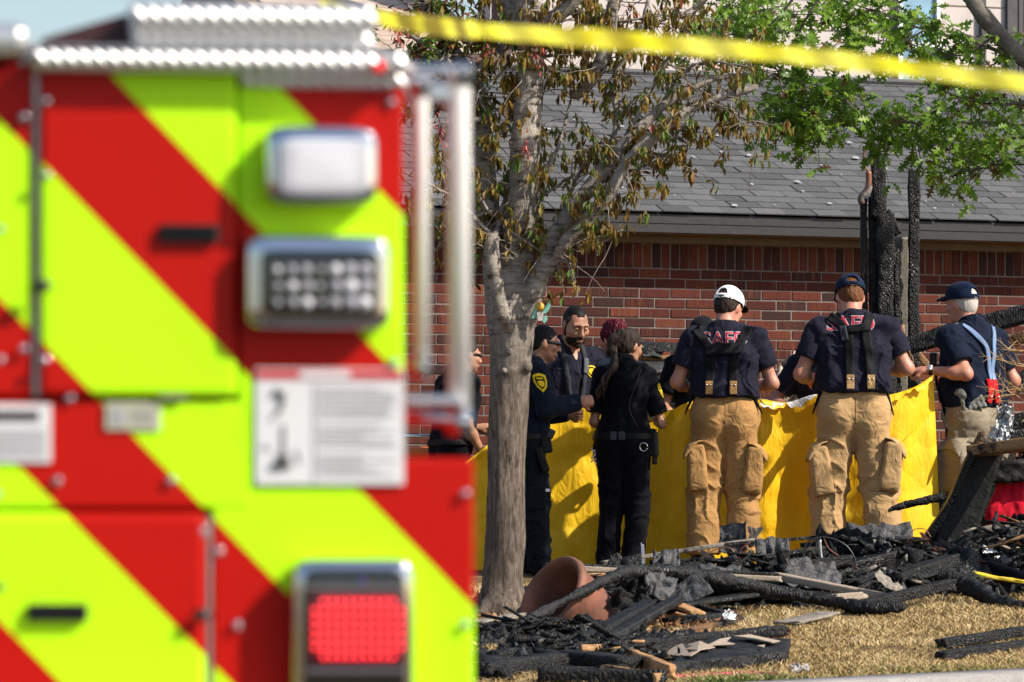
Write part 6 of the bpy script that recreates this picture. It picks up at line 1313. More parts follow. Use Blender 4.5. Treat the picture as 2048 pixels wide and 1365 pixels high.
beam('long charred beam running right behind the torn panel', (1100, 1298, 31.3), (1400, 1282, 31.9), .07, .065, 'char', 'charred_beam', 'beam', amp=.011, cell=.012); beam('charred beam rising gently to the right above the torn panel', (1195, 1304, 31.5), (1562, 1262, 32.1), .07, .075, 'char', 'charred_beam', 'beam', amp=.011, cell=.012)
beam('charred rafter end above the torn panel', (1400, 1278, 31.6), (1572, 1262, 31.8), .06, .06, 'char_long', 'charred_rafter', 'rafter', amp=.01)
# torn panel
tp = empty('torn_panel', P(1480, 1335, 30.2), label='black panel on the lawn with torn strips of tan paper on top', cat='panel'); o0 = Vector(tp.location)
bm = bmesh.new(); c4 = [P(*lift((1335, 1328, 30.9), .07)), P(*lift((1572, 1304, 31.4), .07)), P(*lift((1580, 1278, 32.0), .05)), P(*lift((1420, 1274, 32.4), .05))]; c4 = [Vector((q.x, q.y, q.z)) for q in c4]
vs_ = [bm.verts.new(q-o0) for q in c4]; f_ = bm.faces.new(vs_); r_ = bmesh.ops.extrude_face_region(bm, geom=[f_]); [setattr(g.co, 'z', g.co.z-.06) for g in r_['geom'] if isinstance(g, bmesh.types.BMVert)]
bmesh.ops.recalc_face_normals(bm, faces=bm.faces[:]); bmesh.ops.triangulate(bm, faces=bm.faces[:])
for _ in range(5):
    es = [e for e in bm.edges if e.calc_length() > .05]; 
    if es: bmesh.ops.subdivide_edges(bm, edges=es, cuts=1); bmesh.ops.triangulate(bm, faces=[q for q in bm.faces if len(q.verts) > 3])
me = bm_mesh('board', bm); displace(me, lambda c, n: .006*fbm(c*25, 2)); link('board', me, M('char_long'), tp); pbv = BVHTree.FromPolygons([v.co[:] for v in me.vertices], [p.vertices[:] for p in me.polygons])
for poly in ([(1310, 1318), (1365, 1296), (1385, 1301), (1352, 1313), (1400, 1310), (1382, 1322)], [(1350, 1306), (1400, 1292), (1430, 1305), (1395, 1308)], [(1405, 1302), (1440, 1288), (1462, 1284), (1452, 1292), (1470, 1297), (1425, 1300)], [(1468, 1282), (1500, 1278), (1560, 1290), (1545, 1294), (1510, 1288)], [(1515, 1300), (1530, 1299), (1528, 1303)]):
    pts = []
    for a, b_ in poly:
        d = P(a, b_, 1).normalized(); h = pbv.ray_cast(-o0, d); pts.append((h[0] if h[0] else P(a, b_, 31.3)-o0)+Vector((0, 0, .014+random.uniform(0, .012))))
    bm = bmesh.new(); bm.faces.new([bm.verts.new(q) for q in pts]); bmesh.ops.triangulate(bm, faces=bm.faces[:]); o = link('torn_paper', bm_mesh('torn_paper', bm), M('paper_tan'), tp, smooth=False); sm = o.modifiers.new('s', 'SOLIDIFY'); sm.thickness = .004
beam('pale edged plank lying on edge before the torn panel', (1246, 1308, 31.0), (1342, 1346, 30.4), .05, .085, 'wood_burnt', 'pale_plank', 'plank', amp=.003); beam('short scorched plank at the very bottom of the heap', (1210, 1343, 30.2), (1318, 1360, 30.1), .05, .07, 'wood_burnt', 'scorched_plank', 'plank', amp=.004)
beam('upper of two charred joists lying together on the lawn at the right', (1880, 1289, 31.3), (2090, 1256, 31.9), .085, .06, 'char', 'charred_joist', 'joist', amp=.009, cell=.012); beam('lower of two charred joists lying together on the lawn at the right', (1882, 1312, 31.0), (2090, 1284, 31.6), .085, .06, 'char', 'charred_joist', 'joist', amp=.009, cell=.012)
# mid heap pieces
for lb, a, b_, w_, h_, mt in (('scorched stud crossing low behind the bowed pole', (1290, 1185, 33.8), (1480, 1240, 33.2), .07, .05, 'char_long'), ('flat charred board under the bowed pole at its middle', (1330, 1215, 33.2), (1500, 1190, 33.8), .16, .03, 'char_long'), ('brown scorched board right of the charred posts', (1330, 1200, 33.0), (1395, 1226, 32.8), .10, .02, 'wood_burnt'), ('charred strip pointing right to the lawn', (1335, 1275, 32.3), (1470, 1240, 32.8), .05, .04, 'char_brown'), ('charred wedge with grey top beyond the lawn', (1350, 1245, 32.9), (1450, 1232, 33.2), .18, .06, 'char_long'),
        ('black board edge left under the top plank', (1240, 1160, 34.2), (1420, 1172, 34.2), .10, .08, 'char'), ('thick black timber under the sloping clean plank', (1480, 1178, 34.3), (1700, 1200, 34.0), .14, .06, 'char_deep'), ('grey scorched board flat on the lawn edge in the middle', (1575, 1246, 32.7), (1660, 1226, 33.2), .17, .02, 'wood_grey'), ('charred lath over the right centre of the heap', (1690, 1165, 34.8), (1760, 1148, 35.0), .04, .03, 'char_long'),
        ('charred timber rising behind the sloping clean plank', (1560, 1140, 35.0), (1700, 1120, 35.2), .09, .07, 'char'), ('black timber right of the thin curved cables', (1690, 1140, 35.3), (1840, 1100, 35.7), .13, .10, 'char_soft'), ('charred timber behind the rough log', (1790, 1160, 34.9), (1905, 1120, 35.3), .14, .09, 'char'), ('grey topped charred board near the cables', (1530, 1120, 35.4), (1640, 1100, 35.6), .10, .05, 'char_long'),
        ('orange cored charred stick near the cables', (1560, 1110, 35.3), (1625, 1097, 35.5), .04, .03, 'char_brown'), ('flat scorched board at far right of the heap', (1955, 1062, 36.6), (2080, 1040, 36.6), .12, .05, 'wood_grey'), ('black rounded timber below the right scorched board', (1950, 1092, 36.0), (2060, 1066, 36.2), .13, .11, 'char'), ('thin yellow brown stick at the right edge', (1965, 1098, 35.6), (2080, 1064, 35.6), .03, .022, 'wood_burnt'),
        ('dark flat panel sliding down at the right edge', (1945, 1122, 35.6), (2080, 1165, 35.2), .10, .07, 'leather_black'), ('yellow edged board at the right foot of the heap', (1950, 1150, 35.1), (2070, 1168, 35.0), .10, .02, 'hose_yellow'), ('scorched pale board behind the right edge of the heap', (2018, 1092, 36.1), (2090, 1132, 35.9), .18, .02, 'paper_tan'),
        ('charred joist upper behind the older firefighter', (1985, 800, 38.6), (2110, 720, 38.6), .12, .12, 'char'), ('charred joist middle behind the dry shrub', (1990, 860, 38.4), (2110, 820, 38.4), .12, .12, 'char_soft'), ('dark board above the pale plank at the right', (2005, 880, 38.0), (2110, 850, 38.0), .05, .08, 'char_long'), ('charred joist lower behind the older firefighter', (1960, 945, 38.3), (2110, 930, 38.3), .1, .1, 'char_soft')):
    beam(lb, a, b_, w_, h_, mt, 'charred_timber' if 'char' in mt else 'scorched_board', 'timber' if 'char' in mt else 'board', amp=.010)
for lb, px, py, D, w_, h_, mt, tl_, dd in (('pointed grey ash covered scrap under the top plank', 1330, 1132, 34.9, .16, .12, 'ash_grey', (60, 0, 0), .2), ('crumpled grey scrap in the middle of the heap', 1625, 1150, 34.8, .34, .16, 'ash_grey', (40, 5, 10), .25), ('grey ash mound on top of the heap', 1760, 1080, 36.1, .40, .22, 'ash_grey', (40, 0, 0), .3), ('shaggy black grey wad before the white capped firefighter', 1465, 1078, 36.1, .16, .14, 'ash_grey', (70, 0, 0), .2),
        ('torn pale wad standing beside the black wad', 1508, 1074, 36.1, .07, .08, 'paper_tan', (80, 10, 0), .12), ('bent grey flake on the bowed pole', 1320, 1172, 33.4, .18, .10, 'ash_grey', (50, 20, 0), .2), ('oval pale shell shaped flake at the centre right', 1775, 1167, 34.2, .18, .05, 'wood_grey', (30, 35, 0), .10), ('silvery crumpled foil behind the pale scorched plank', 2008, 842, 37.4, .12, .16, 'foil', (80, 0, 0), .2), ('silvery shred below the crumpled foil', 2000, 878, 37.3, .13, .10, 'foil', (70, 0, 0), .15),
        ('grey crumpled sheet left of the rough log', 1545, 1112, 35.5, .22, .14, 'ash_grey', (60, 0, 0), .25), ('dark crumpled sheet right of the cables', 1690, 1110, 35.8, .35, .2, 'char_fine', (50, 0, 0), .3), ('white flake lying at the grass edge', 1458, 1232, 32.6, .07, .03, 'white_plastic', (40, 0, 0), .08), ('pale stone like scrap near the kerb', 1600, 1338, 30.5, .09, .05, 'concrete', (20, 0, 0), .1), ('rusty curled shard beside the torn panel', 1558, 1272, 31.9, .08, .10, 'terracotta', (70, 30, 0), .1),
        ('shiny metal offcut at the right of the heap', 1985, 1108, 35.8, .14, .05, 'foil', (30, 25, 0), .1), ('burnt paper wad left under the top plank', 1250, 1140, 34.8, .20, .08, 'char_long', (60, 0, 0), .2), ('black grey wad right of the pot', 1262, 1200, 33.0, .20, .2, 'char_fine', (60, 20, 0), .2), ('grey plate tilted beside the charred posts', 1365, 1190, 33.5, .32, .10, 'ash_grey', (35, -25, 0), .22), ('grey flat flake amid the charred rafters', 1440, 1150, 34.3, .25, .08, 'ash_grey', (30, 0, 0), .2)):
    scrap(lb, px, py, D, w_, h_, mt, d=dd, tilt=tl_)
# cables
for i, (pts, mt, r_) in enumerate((([(1605, 1120), (1615, 1085), (1650, 1075), (1690, 1090), (1710, 1120), (1708, 1150)], 'wire_black', .006), ([(1605, 1160), (1608, 1110), (1625, 1085), (1640, 1076)], 'wire_black', .005), ([(1648, 1078), (1660, 1100), (1690, 1120), (1720, 1140)], 'wire_red', .004), ([(1400, 1120), (1430, 1100), (1458, 1096), (1470, 1108)], 'copper', .004), ([(1478, 1118), (1483, 1098), (1500, 1086)], 'wire_red', .004), ([(1443, 1237), (1460, 1222), (1480, 1226), (1478, 1240)], 'copper', .004), ([(1640, 1080), (1642, 1110), (1646, 1130)], 'steel', .010), ([(1815, 1085), (1825, 1062), (1848, 1058), (1862, 1075)], 'copper', .003))):
    q = smooth_path([tuple(P(a, b_, 35.2 if b_ < 1200 else 32.6)) for a, b_ in pts], 6); o0 = Vector(q[0]); o = tube_obj('burnt_cable', [Vector(x)-o0 for x in q], r_, M(mt), n=6); o.location = o0
    tag(o, ['thick black cable looping over the centre of the heap', 'black cable curving at the left of the loop', 'red wire hanging inside the black cable loop', 'copper wire arching under the top plank', 'short red wire curl near the torn pale wad', 'small coil of copper wire on the grass edge', 'pale metal rod standing inside the black cable loop', 'fine copper wire arc at the foot of the leaning panel'][i], 'rod' if i == 6 else 'cable')
wb = empty('wire_bundle', P(1842, 1068, 36.2), label='bundle of reddish wires spilling down from the leaning black panel', cat='wires'); o0 = Vector(wb.location)
for k in range(14):
    e = (random.uniform(1885, 1985), random.uniform(1120, 1172)); q = smooth_path([tuple(P(1843+random.gauss(0, 3), 1066, 36.2)-o0), tuple(P(1860+random.gauss(0, 5), 1098+random.gauss(0, 6), 35.9)-o0), tuple(P(1895+random.gauss(0, 10), 1120+random.gauss(0, 8), 35.7)-o0), tuple(P(*e, 35.4)-o0)], 6); tube_obj('wire', q, .0035, M('wire_red' if k % 3 else 'copper'), wb, 5)
# terracotta pot lying on its side
pot = empty('terracotta_pot', P(1150, 1200, 32.9), label='large scorched terracotta pot lying on its side beside the maple trunk', cat='pot')
prof = [(.0, .235), (.02, .250), (.05, .252), (.065, .240), (.075, .225), (.25, .205), (.40, .165), (.47, .14), (.475, .0)]; prin = [(.0, .235), (.01, .215), (.08, .20), (.25, .18), (.40, .14), (.45, .0)]
bm = bmesh.new(); n = 48
def rev(pr, flip):
    rows = [[bm.verts.new((z, r_*math.cos(2*math.pi*a/n), r_*math.sin(2*math.pi*a/n))) for a in range(n)] for z, r_ in pr]
    for i in range(len(rows)-1):
        for a in range(n): q = [rows[i][a], rows[i][(a+1) % n], rows[i+1][(a+1) % n], rows[i+1][a]]; bm.faces.new(q if flip else q[::-1])
rev(prof, True); rev(prin, False); bmesh.ops.remove_doubles(bm, verts=bm.verts[:], dist=.0004); bmesh.ops.recalc_face_normals(bm, faces=bm.faces[:])
xform_bm(bm, Matrix.Rotation(R(38), 4, 'Z') @ Matrix.Rotation(R(28), 4, 'Y') @ Matrix.Translation((-.12, 0, 0))); xform_bm(bm, Matrix.Diagonal((-1, 1, 1, 1))) if False else None
link('vessel', bm_mesh('vessel', bm), M('terracotta'), pot); pot.location = P(1128, 1205, 33.0); pot.rotation_euler = (0, 0, 0)
# hose, tape on the ground, stick
for lb, pts, mt, r_, nm, ct in (('yellow hose lying at the lower left beside the fire engine', [(930, 1278, 32.0), (1000, 1268, 32.2), (1050, 1262, 32.4), (1110, 1262, 32.5)], 'hose_yellow', .014, 'yellow_hose', 'hose'), ('thin yellow line just below the yellow hose', [(930, 1290, 31.8), (990, 1282, 31.9), (1060, 1272, 32.2)], 'hose_yellow', .006, 'yellow_line', 'line'), ('dull red hose lying along the kerb at the bottom', [(1150, 1362, 29.85), (1240, 1359, 29.85), (1400, 1352, 29.95), (1500, 1347, 30.0), (1560, 1352, 29.95)], 'red_hose', .012, 'red_hose', 'hose')):
    q = smooth_path([tuple(P(*lift(a, .012))) for a in pts], 8); o0 = Vector(q[0]); o = tube_obj(nm, [Vector(x)-o0 for x in q], r_, M(mt)); o.location = o0; tag(o, lb, ct)
beam('small white plastic stake upright among the rubble by the policewoman foot', (1285, 1088, 36.4), (1287, 1130, 36.4), .022, .012, 'white_plastic', 'white_stake', 'stake', amp=.001)
beam('flat grey root like board on the leaf litter beside the trunk', (958, 1246, 32.6), (1035, 1230, 32.9), .10, .025, 'wood_grey', 'grey_board', 'board', amp=.006)
# dry shrub at the right
shb = empty('dry_shrub', P(2060, 780, 37.4), label='dry tan twiggy shrub scorched by the fire at the right edge', cat='shrub'); bt = Batch(); sh0 = Vector(shb.location)
def tw(p, d, L_, r_, dep):
    pts = [p]
    for k in range(5): d = (d+Vector((random.gauss(0, .14), random.gauss(0, .14), random.gauss(0, .14)))).normalized(); pts.append(pts[-1]+d*L_/5)
    V, Fc = tube(pts, [r_*(1-.13*k) for k in range(6)], 5, False); bt.add(V, Fc)
    if dep:
        for k in range(4): tw(pts[random.randint(1, 5)], (d+Vector((random.gauss(0, .7), random.gauss(0, .7), random.gauss(0, .7)))).normalized(), L_*.55, r_*.6, dep-1)
for px, py, ang in ((2080, 700, 170), (2085, 740, 170), (2090, 790, 165), (2085, 830, 150), (2085, 770, 190)): tw(P(px, py, 37.4)-sh0, Vector((math.cos(R(ang)), random.gauss(0, .3), math.sin(R(ang)))), .27, .006, 2)
bt.build('twigs', M('twig_tan'), shb, kind='stuff')
tube_obj('stem', [P(2085, 1100, 37.4)-sh0, P(2088, 900, 37.4)-sh0, P(2080, 690, 37.4)-sh0], [.03, .022, .008], M('oak_bark'), shb)
# stained glass figure hanging from the trunk
fg = empty('glass_ornament', P(1081, 640, 33.35), label='small stained glass winged ornament hanging from the maple trunk', cat='ornament')
simple('amber_glass', (.62, .36, .05), rough=.15, var=.3, scale=30); simple('teal_glass', (.20, .50, .40), rough=.12, var=.5, scale=30); simple('milk_glass', (.55, .50, .46), rough=.2, var=.2, scale=30); simple('lead', (.09, .06, .03), rough=.5)
g = 33.35/F
def plate(name, poly, mat, y=0):
    V = [(a*g, y-.004, -b_*g) for a, b_ in poly]+[(a*g, y+.004, -b_*g) for a, b_ in poly]; n = len(poly); Fc = [tuple(range(n)), tuple(range(2*n-1, n-1, -1))]+[(i, i+n, (i+1) % n+n, (i+1) % n) for i in range(n)]; o = link(name, mesh_py(name, V, Fc), M(mat), fg, smooth=False); me_recalc(o.data); o.data.polygons.foreach_set('use_smooth', np.zeros(len(o.data.polygons), bool))
    tube_obj('lead_edge', [(a*g, y, -b_*g) for a, b_ in poly+poly[:1]], .003, M('lead'), fg, 5)
plate('wing', [(4, -14), (9, -26), (18, -38), (20, -28), (16, -17), (8, -12)], 'teal_glass'); plate('wing', [(3, -8), (12, -8), (14, 0), (8, 8), (2, 0)], 'teal_glass', .004); plate('wing', [(-4, -12), (-12, -30), (-14, -16), (-18, -2), (-8, -4)], 'teal_glass'); plate('skirt', [(-8, -16), (6, -16), (4, 2), (-5, 2)], 'milk_glass', -.008)
bm = bmesh.new(); bmesh.ops.create_uvsphere(bm, u_segments=14, v_segments=10, radius=.028); o = link('head', bm_mesh('head', bm), M('amber_glass'), fg); o.location = (-1*g, 0, 26*g)
tube_obj('wire_hook', smooth_path([(-6*g, 0, 30*g), (-8*g, 0, 42*g), (4*g, 0, 44*g), (10*g, .0, 38*g), (18*g, 0, 40*g)], 5), .004, M('copper'), fg, 6)

# ---------------------------------------------------------------- caution tape
m, nt, b = newmat('tape', .4, 0, .5); b.inputs['Base Color'].default_value = (.86, .78, .03, 1)
v = coords(nt); t = tex(nt, v, 'noise', 9, 3, .6); r = ramp(nt, [(.35, (.92, .86, .02)), (.65, (.98, .95, .12))]); nt.links.new(t, r.inputs[0]); nt.links.new(r.outputs[0], b.inputs['Base Color'])
tr = nt.nodes.new('ShaderNodeBsdfTranslucent'); nt.links.new(r.outputs[0], tr.inputs[0]); ms = nt.nodes.new('ShaderNodeMixShader'); ms.inputs[0].default_value = .18; nt.links.new(b.outputs[0], ms.inputs[1]); nt.links.new(tr.outputs[0], ms.inputs[2]); nt.links.new(ms.outputs[0], nt.nodes['Material Output'].inputs[0])
tc_ = [(640, 12, 11.5), (780, 40, 11.4), (900, 56, 11.3), (1000, 64, 11.25), (1200, 78, 11.15), (1400, 94, 11.05), (1600, 112, 10.95), (1800, 135, 10.85), (2048, 167, 10.7), (2300, 200, 10.6)]
q = smooth_path(tc_, 14); V = []; n = len(q)
for i, (px, py, D) in enumerate(q):
    c = P(px, py, D); tw_ = .62+.14*math.sin(i*.19)+.06*math.sin(i*.53) if px < 1350 else .68+.07*math.sin(i*.33); hw = .0225
    for j in (-1, -.33, .33, 1): V.append((c.x, c.y+math.sin(tw_)*hw*j+.004*math.sin(i*.9+j), c.z+math.cos(tw_)*hw*j))
o = mesh_np('tape', V, [(4*i+j, 4*i+4+j, 4*i+5+j, 4*i+1+j) for i in range(n-1) for j in range(3)]); o = link('barrier_tape', o, M('tape')); tag(o, 'yellow barrier tape stretched across the top of the view', 'barrier tape')
# ---------------------------------------------------------------- fire engine (rear, right part)
TA = R(8); TDp = 8.75; TU = Vector((math.cos(TA), math.sin(TA), 0)); T0 = P(475, 1150, TDp); tn = Vector((math.sin(TA), -math.cos(TA), 0))
STZ = -.665-(29.75-TDp)*.012
eng = empty('fire_engine', (T0.x, T0.y, STZ), TA, label='red fire engine rear with lime green chevrons, chrome lights and grab rails', cat='fire engine')
def tl(px, py, d=0.0):
    """local (x, z) on the rear face plane pushed d metres towards the camera"""
    k = (px-CX)/F; o = T0+tn*d; x = (k*o.y-o.x)/(TU.x-k*TU.y); wy = o.y+x*TU.y; return x, (HY-py)*wy/F-STZ
def paint(name, stripes):
    m, nt, b = newmat(name, .6, 0, .12); red, lime = (.44, .005, .002), (.50, .94, .008)
    if stripes:
        tc = nt.nodes.new('ShaderNodeTexCoord'); sx = nt.nodes.new('ShaderNodeSeparateXYZ'); nt.links.new(tc.outputs['Object'], sx.inputs[0])
        # stripe coordinate in photo-scale units: 1300 per metre
        w_ = math_(nt, 'ADD', math_(nt, 'MULTIPLY', math_(nt, 'ADD', sx.outputs[0], math_(nt, 'MULTIPLY', math_(nt, 'ADD', sx.outputs[2], STZ), 1/1.02)), F/TDp), -511)
        f_ = math_(nt, 'DIVIDE', math_(nt, 'ADD', w_, 1600), 2400.0); st = [(0, red)]
        g = lambda c: (c+1600)/2400
        r_ = ramp(nt, [(0, red), (g(-1075), lime), (g(-742), red), (g(-447), lime), (g(-103), red), (g(204), lime), (g(523), red)], 'CONSTANT'); nt.links.new(f_, r_.inputs[0]); nt.links.new(r_.outputs[0], b.inputs['Base Color'])
        # retroreflective sheeting keeps a matt look with a thin gloss
        b.inputs['Roughness'].default_value = .5
    else: b.inputs['Base Color'].default_value = (*red, 1)
    b.inputs['Coat Weight'].default_value = .08; b.inputs['Coat Roughness'].default_value = .08
    return m
paint('chevron', True); paint('engine_red', False); simple('dark_red', (.035, .004, .006), rough=.5); simple('lens_clear', (.34, .34, .38), rough=.12, var=.1); simple('lens_white', (.66, .66, .70), rough=.25, var=.06)
simple('label_white', (.66, .66, .67), rough=.5, var=.03); simple('label_tan', (.45, .44, .33), rough=.5, var=.08); simple('label_red', (.48, .02, .03), rough=.5, var=.05); simple('ink_grey', (.32, .32, .34), rough=.6); simple('ink_black', (.02, .02, .02), rough=.6); simple('rail_grey', (.80, .78, .76), rough=.3, var=.06); simple('rubber', (.012, .012, .012), rough=.8); simple('hinge_metal', (.34, .28, .27), rough=.35, metal=.7)
def panel(name, px0, py0, px1, py1, d, mat='chevron', depth=.03, bev=.006, parent=None, **k):
    a = tl(px0, py0, d); b_ = tl(px1, py1, d); lo = (min(a[0], b_[0]), -d, min(a[1], b_[1])); hi = (max(a[0], b_[0]), -d+depth, max(a[1], b_[1])); return box(name, lo, hi, M(mat), parent or eng, bev, 3, **k)
XL = -.85
# body shell behind the panels: full width of the engine, seven metres long
bz0 = .55; a = tl(806, 150); xr = a[0]; xr2 = tl(948, 950)[0]; ztop = tl(475, 118)[1]
box('body', (xr2-2.45, .035, bz0), (xr2-.01, 5.2, tl(475, 930)[1]), M('engine_red'), eng, .02); box('upper_body', (xr2-2.30, .036, tl(475, 930)[1]+.002), (xr-.01, 5.0, ztop-.02), M('engine_red'), eng, .02)
box('cab', (xr2-2.45, 5.3, bz0), (xr2-.01, 7.6, 2.12), M('engine_red'), eng, .08, 3); box('windscreen', (xr2-2.3, 7.56, 1.55), (xr2-.15, 7.63, 2.0), M('glass_dark'), eng, .02); box('chassis', (xr2-2.0, .3, .42), (xr2-.5, 7.3, bz0+.01), M('rubber'), eng); box('tailboard', (xr2-2.45, -.25, .50), (xr2-.01, .03, .56), M('steel'), eng, .01)
for y in (1.6, 6.4):
    for x in (xr2-2.42, xr2-.36):
        V_, F_ = tube([(x, y, .5), (x+.34, y, .5)], .5, 32); wh = link('wheel', mesh_py('wheel', V_, F_), M('rubber'), eng, smooth=False); V_, F_ = tube([(x-.01, y, .5), (x+.35, y, .5)], .27, 24); link('rim', mesh_py('rim', V_, F_), M('steel'), wh, smooth=False)
XP = -900
panel('corner_panel', XP, 118, 66, 793, .0); panel('upper_door', 80, 132, 474, 793, .016, bev=.010); panel('light_panel', 477, 172, 807, 912, .004); panel('middle_panel', XP, 799, 505, 1018, .004); panel('lower_door', XP, 1024, 412, 1700, .014, bev=.012); panel('lower_panel', 424, 916, 948, 1700, .002)
panel('middle_panel', 505, 912, 520, 1018, .003)
panel('hinge_strip', 66, 112, 80, 795, .006, 'hinge_metal', .02, .003); panel('hinge_strip', 412, 1035, 424, 1700, .008, 'hinge_metal', .02, .003)
def knob(px, py, r_=.012, mat='black_plastic', d=.03):
    a = tl(px, py, d); bm = bmesh.new(); bmesh.ops.create_uvsphere(bm, u_segments=16, v_segments=10, radius=r_); o = link('latch', bm_mesh('latch', bm), M(mat), eng); o.location = (a[0], -d, a[1]); o.scale = (1.3, .8, .8)
knob(84, 572); knob(404, 1230); knob(-4, 1175, .008)
bm = bmesh.new(); bmesh.ops.create_uvsphere(bm, u_segments=24, v_segments=12, radius=.0072); xform_bm(bm, Matrix.Diagonal((1, .55, 1, 1))); bolt = bm_mesh('bolt', bm); [setattr(p, 'use_smooth', True) for p in bolt.polygons]
for px, py in ((92, 203), (92, 352), (48, 235), (140, 797), (115, 962), (342, 962), (90, 720), (48, 698), (405, 1063), (438, 1103), (475, 1250), (931, 988), (930, 1250), (788, 727), (783, 205), (0, 460), (-8, 990), (0, 720)):
    d = .022 if 80 < px < 474 and py < 790 else .010; a = tl(px, py, d); o = link('bolt', bolt, M('chrome'), eng); o.location = (a[0], -d, a[1])
# black vents
def vent(x0, y0, x1, y1):
    v_ = panel('vent', x0, y0, x1, y1, .026, 'rubber', .02, .004)
    for k in range(5): t = (k+.5)/5; panel('slat', x0+4, y0+(y1-y0)*t-1.2, x1-4, y0+(y1-y0)*t+1.2, .029, 'black_plastic', .006, .0005, parent=v_)
vent(318, 448, 438, 486); vent(56, 1208, 176, 1243)
# upper flood light
def rlens(name, x0, y0, x1, y1, d, depth, mat, rad, top_in=0, parent=None, dome=0):
    a = tl(x0, y1, d); b_ = tl(x1, y0, d); cx_, cz = (a[0]+b_[0])/2, (a[1]+b_[1])/2; w2, h2 = (b_[0]-a[0])/2, (b_[1]-a[1])/2; bm = bmesh.new(); rings = []
    prof = [(1, 0), (1, .75), (.975, .93), (.93, 1.0)]+([(.6, 1+dome*.7), (.0, 1+dome)] if True else [])
    for s_, t_ in prof[:-1]:
        ring = []
        for q in range(64):
            an = 2*math.pi*q/64; c, s2 = math.cos(an), math.sin(an); e = rad; x = math.copysign(abs(c)**e, c)*w2*s_; z = math.copysign(abs(s2)**e, s2)*h2*s_; x *= 1-top_in*(z/h2-.2)*.5 if top_in else 1
            ring.append(bm.verts.new((cx_+x, depth*(1-t_)-d, cz+z)))
        rings.append(ring)
    for r1, r2 in zip(rings[:-1], rings[1:]):
        for q in range(64): bm.faces.new((r1[q], r1[(q+1) % 64], r2[(q+1) % 64], r2[q]))
    c = bm.verts.new((cx_, depth*(1-prof[-1][1])-d, cz)); [bm.faces.new((rings[-1][q], rings[-1][(q+1) % 64], c)) for q in range(64)]; bmesh.ops.recalc_face_normals(bm, faces=bm.faces[:])
    return link(name, bm_mesh(name, bm), M(mat), parent or eng)
fl = rlens('flood_light', 531, 252, 757, 408, .060, .058, 'chrome', .34, dome=.02); rlens('lens', 556, 280, 742, 392, .072, .02, 'lens_white', .40, parent=fl, dome=.15)
for k in range(16): panel('lens_rib', 566+k*11, 284, 568+k*11, 386, .074, 'lens_clear', .004, .0005, parent=fl)
fl2 = rlens('warning_light', 492, 472, 781, 657, .050, .048, 'chrome', .22, dome=.0); rlens('recess', 520, 500, 760, 630, .0515, .01, 'glass_dark', .22, parent=fl2, dome=0)
for i in range(7):
    for j in range(3):
        a = tl(556+i*29, 540+j*33, .062); bm = bmesh.new(); bmesh.ops.create_uvsphere(bm, u_segments=12, v_segments=8, radius=.011); o = link('led_lens', bm_mesh('led_lens', bm), M('lens_clear' if (i*5+j*3) % 4 else 'lens_white'), fl2); o.location = (a[0]+random.gauss(0, .001), -.056, a[1]); o.scale = ((.55, .7, .8, .5, .85, 1.0, 1.0)[i],)*3
# tail light
fl3 = rlens('tail_light', 586, 1118, 829, 1440, .055, .053, 'chrome', .20, dome=0); rlens('recess', 606, 1136, 812, 1420, .0565, .01, 'glass_dark', .2, parent=fl3)
m, nt, b = newmat('led_red', .2, 0, .5); b.inputs['Base Color'].default_value = (.8, .02, .02, 1); b.inputs['Emission Color'].default_value = (1, .035, .04, 1); b.inputs['Emission Strength'].default_value = 3.2
m, nt, b = newmat('led_red_dim', .2, 0, .5); b.inputs['Base Color'].default_value = (.07, .01, .02, 1); b.inputs['Emission Color'].default_value = (1, .01, .02, 1); b.inputs['Emission Strength'].default_value = .04
rlens('red_lens', 616, 1188, 816, 1330, .059, .01, 'led_red_dim', .3, parent=fl3)
bm = bmesh.new(); bmesh.ops.create_uvsphere(bm, u_segments=10, v_segments=6, radius=.0034); ledm = bm_mesh('led', bm)
for i in range(11):
    for j in range(7):
        if (i in (0, 10) and j in (0, 6)): continue
        a = tl(630+i*17.2, 1203+j*18.4, .062); o = link('led', ledm, M('led_red'), fl3); o.location = (a[0], -.0655, a[1])
for px, mt, cc in ((724, 'led_blue', (.02, .05, .9)), (733, 'led_red2', (.25, .01, .01))):
    m, nt, b = newmat(mt, .3); b.inputs['Base Color'].default_value = (*cc, 1); b.inputs['Emission Color'].default_value = (*cc, 1); b.inputs['Emission Strength'].default_value = .0
    a = tl(px, 1162, .06); lm = ledm.copy(); lm.materials.clear(); o = link('indicator', lm, m, fl3); o.location = (a[0], -.0585, a[1]); o.scale = (.6, .3, .8)
panel('trim_bar', 612, 1172, 808, 1180, .060, 'chrome', .01, .002, parent=fl3); panel('trim_bar', 612, 1338, 808, 1346, .060, 'chrome', .01, .002, parent=fl3)
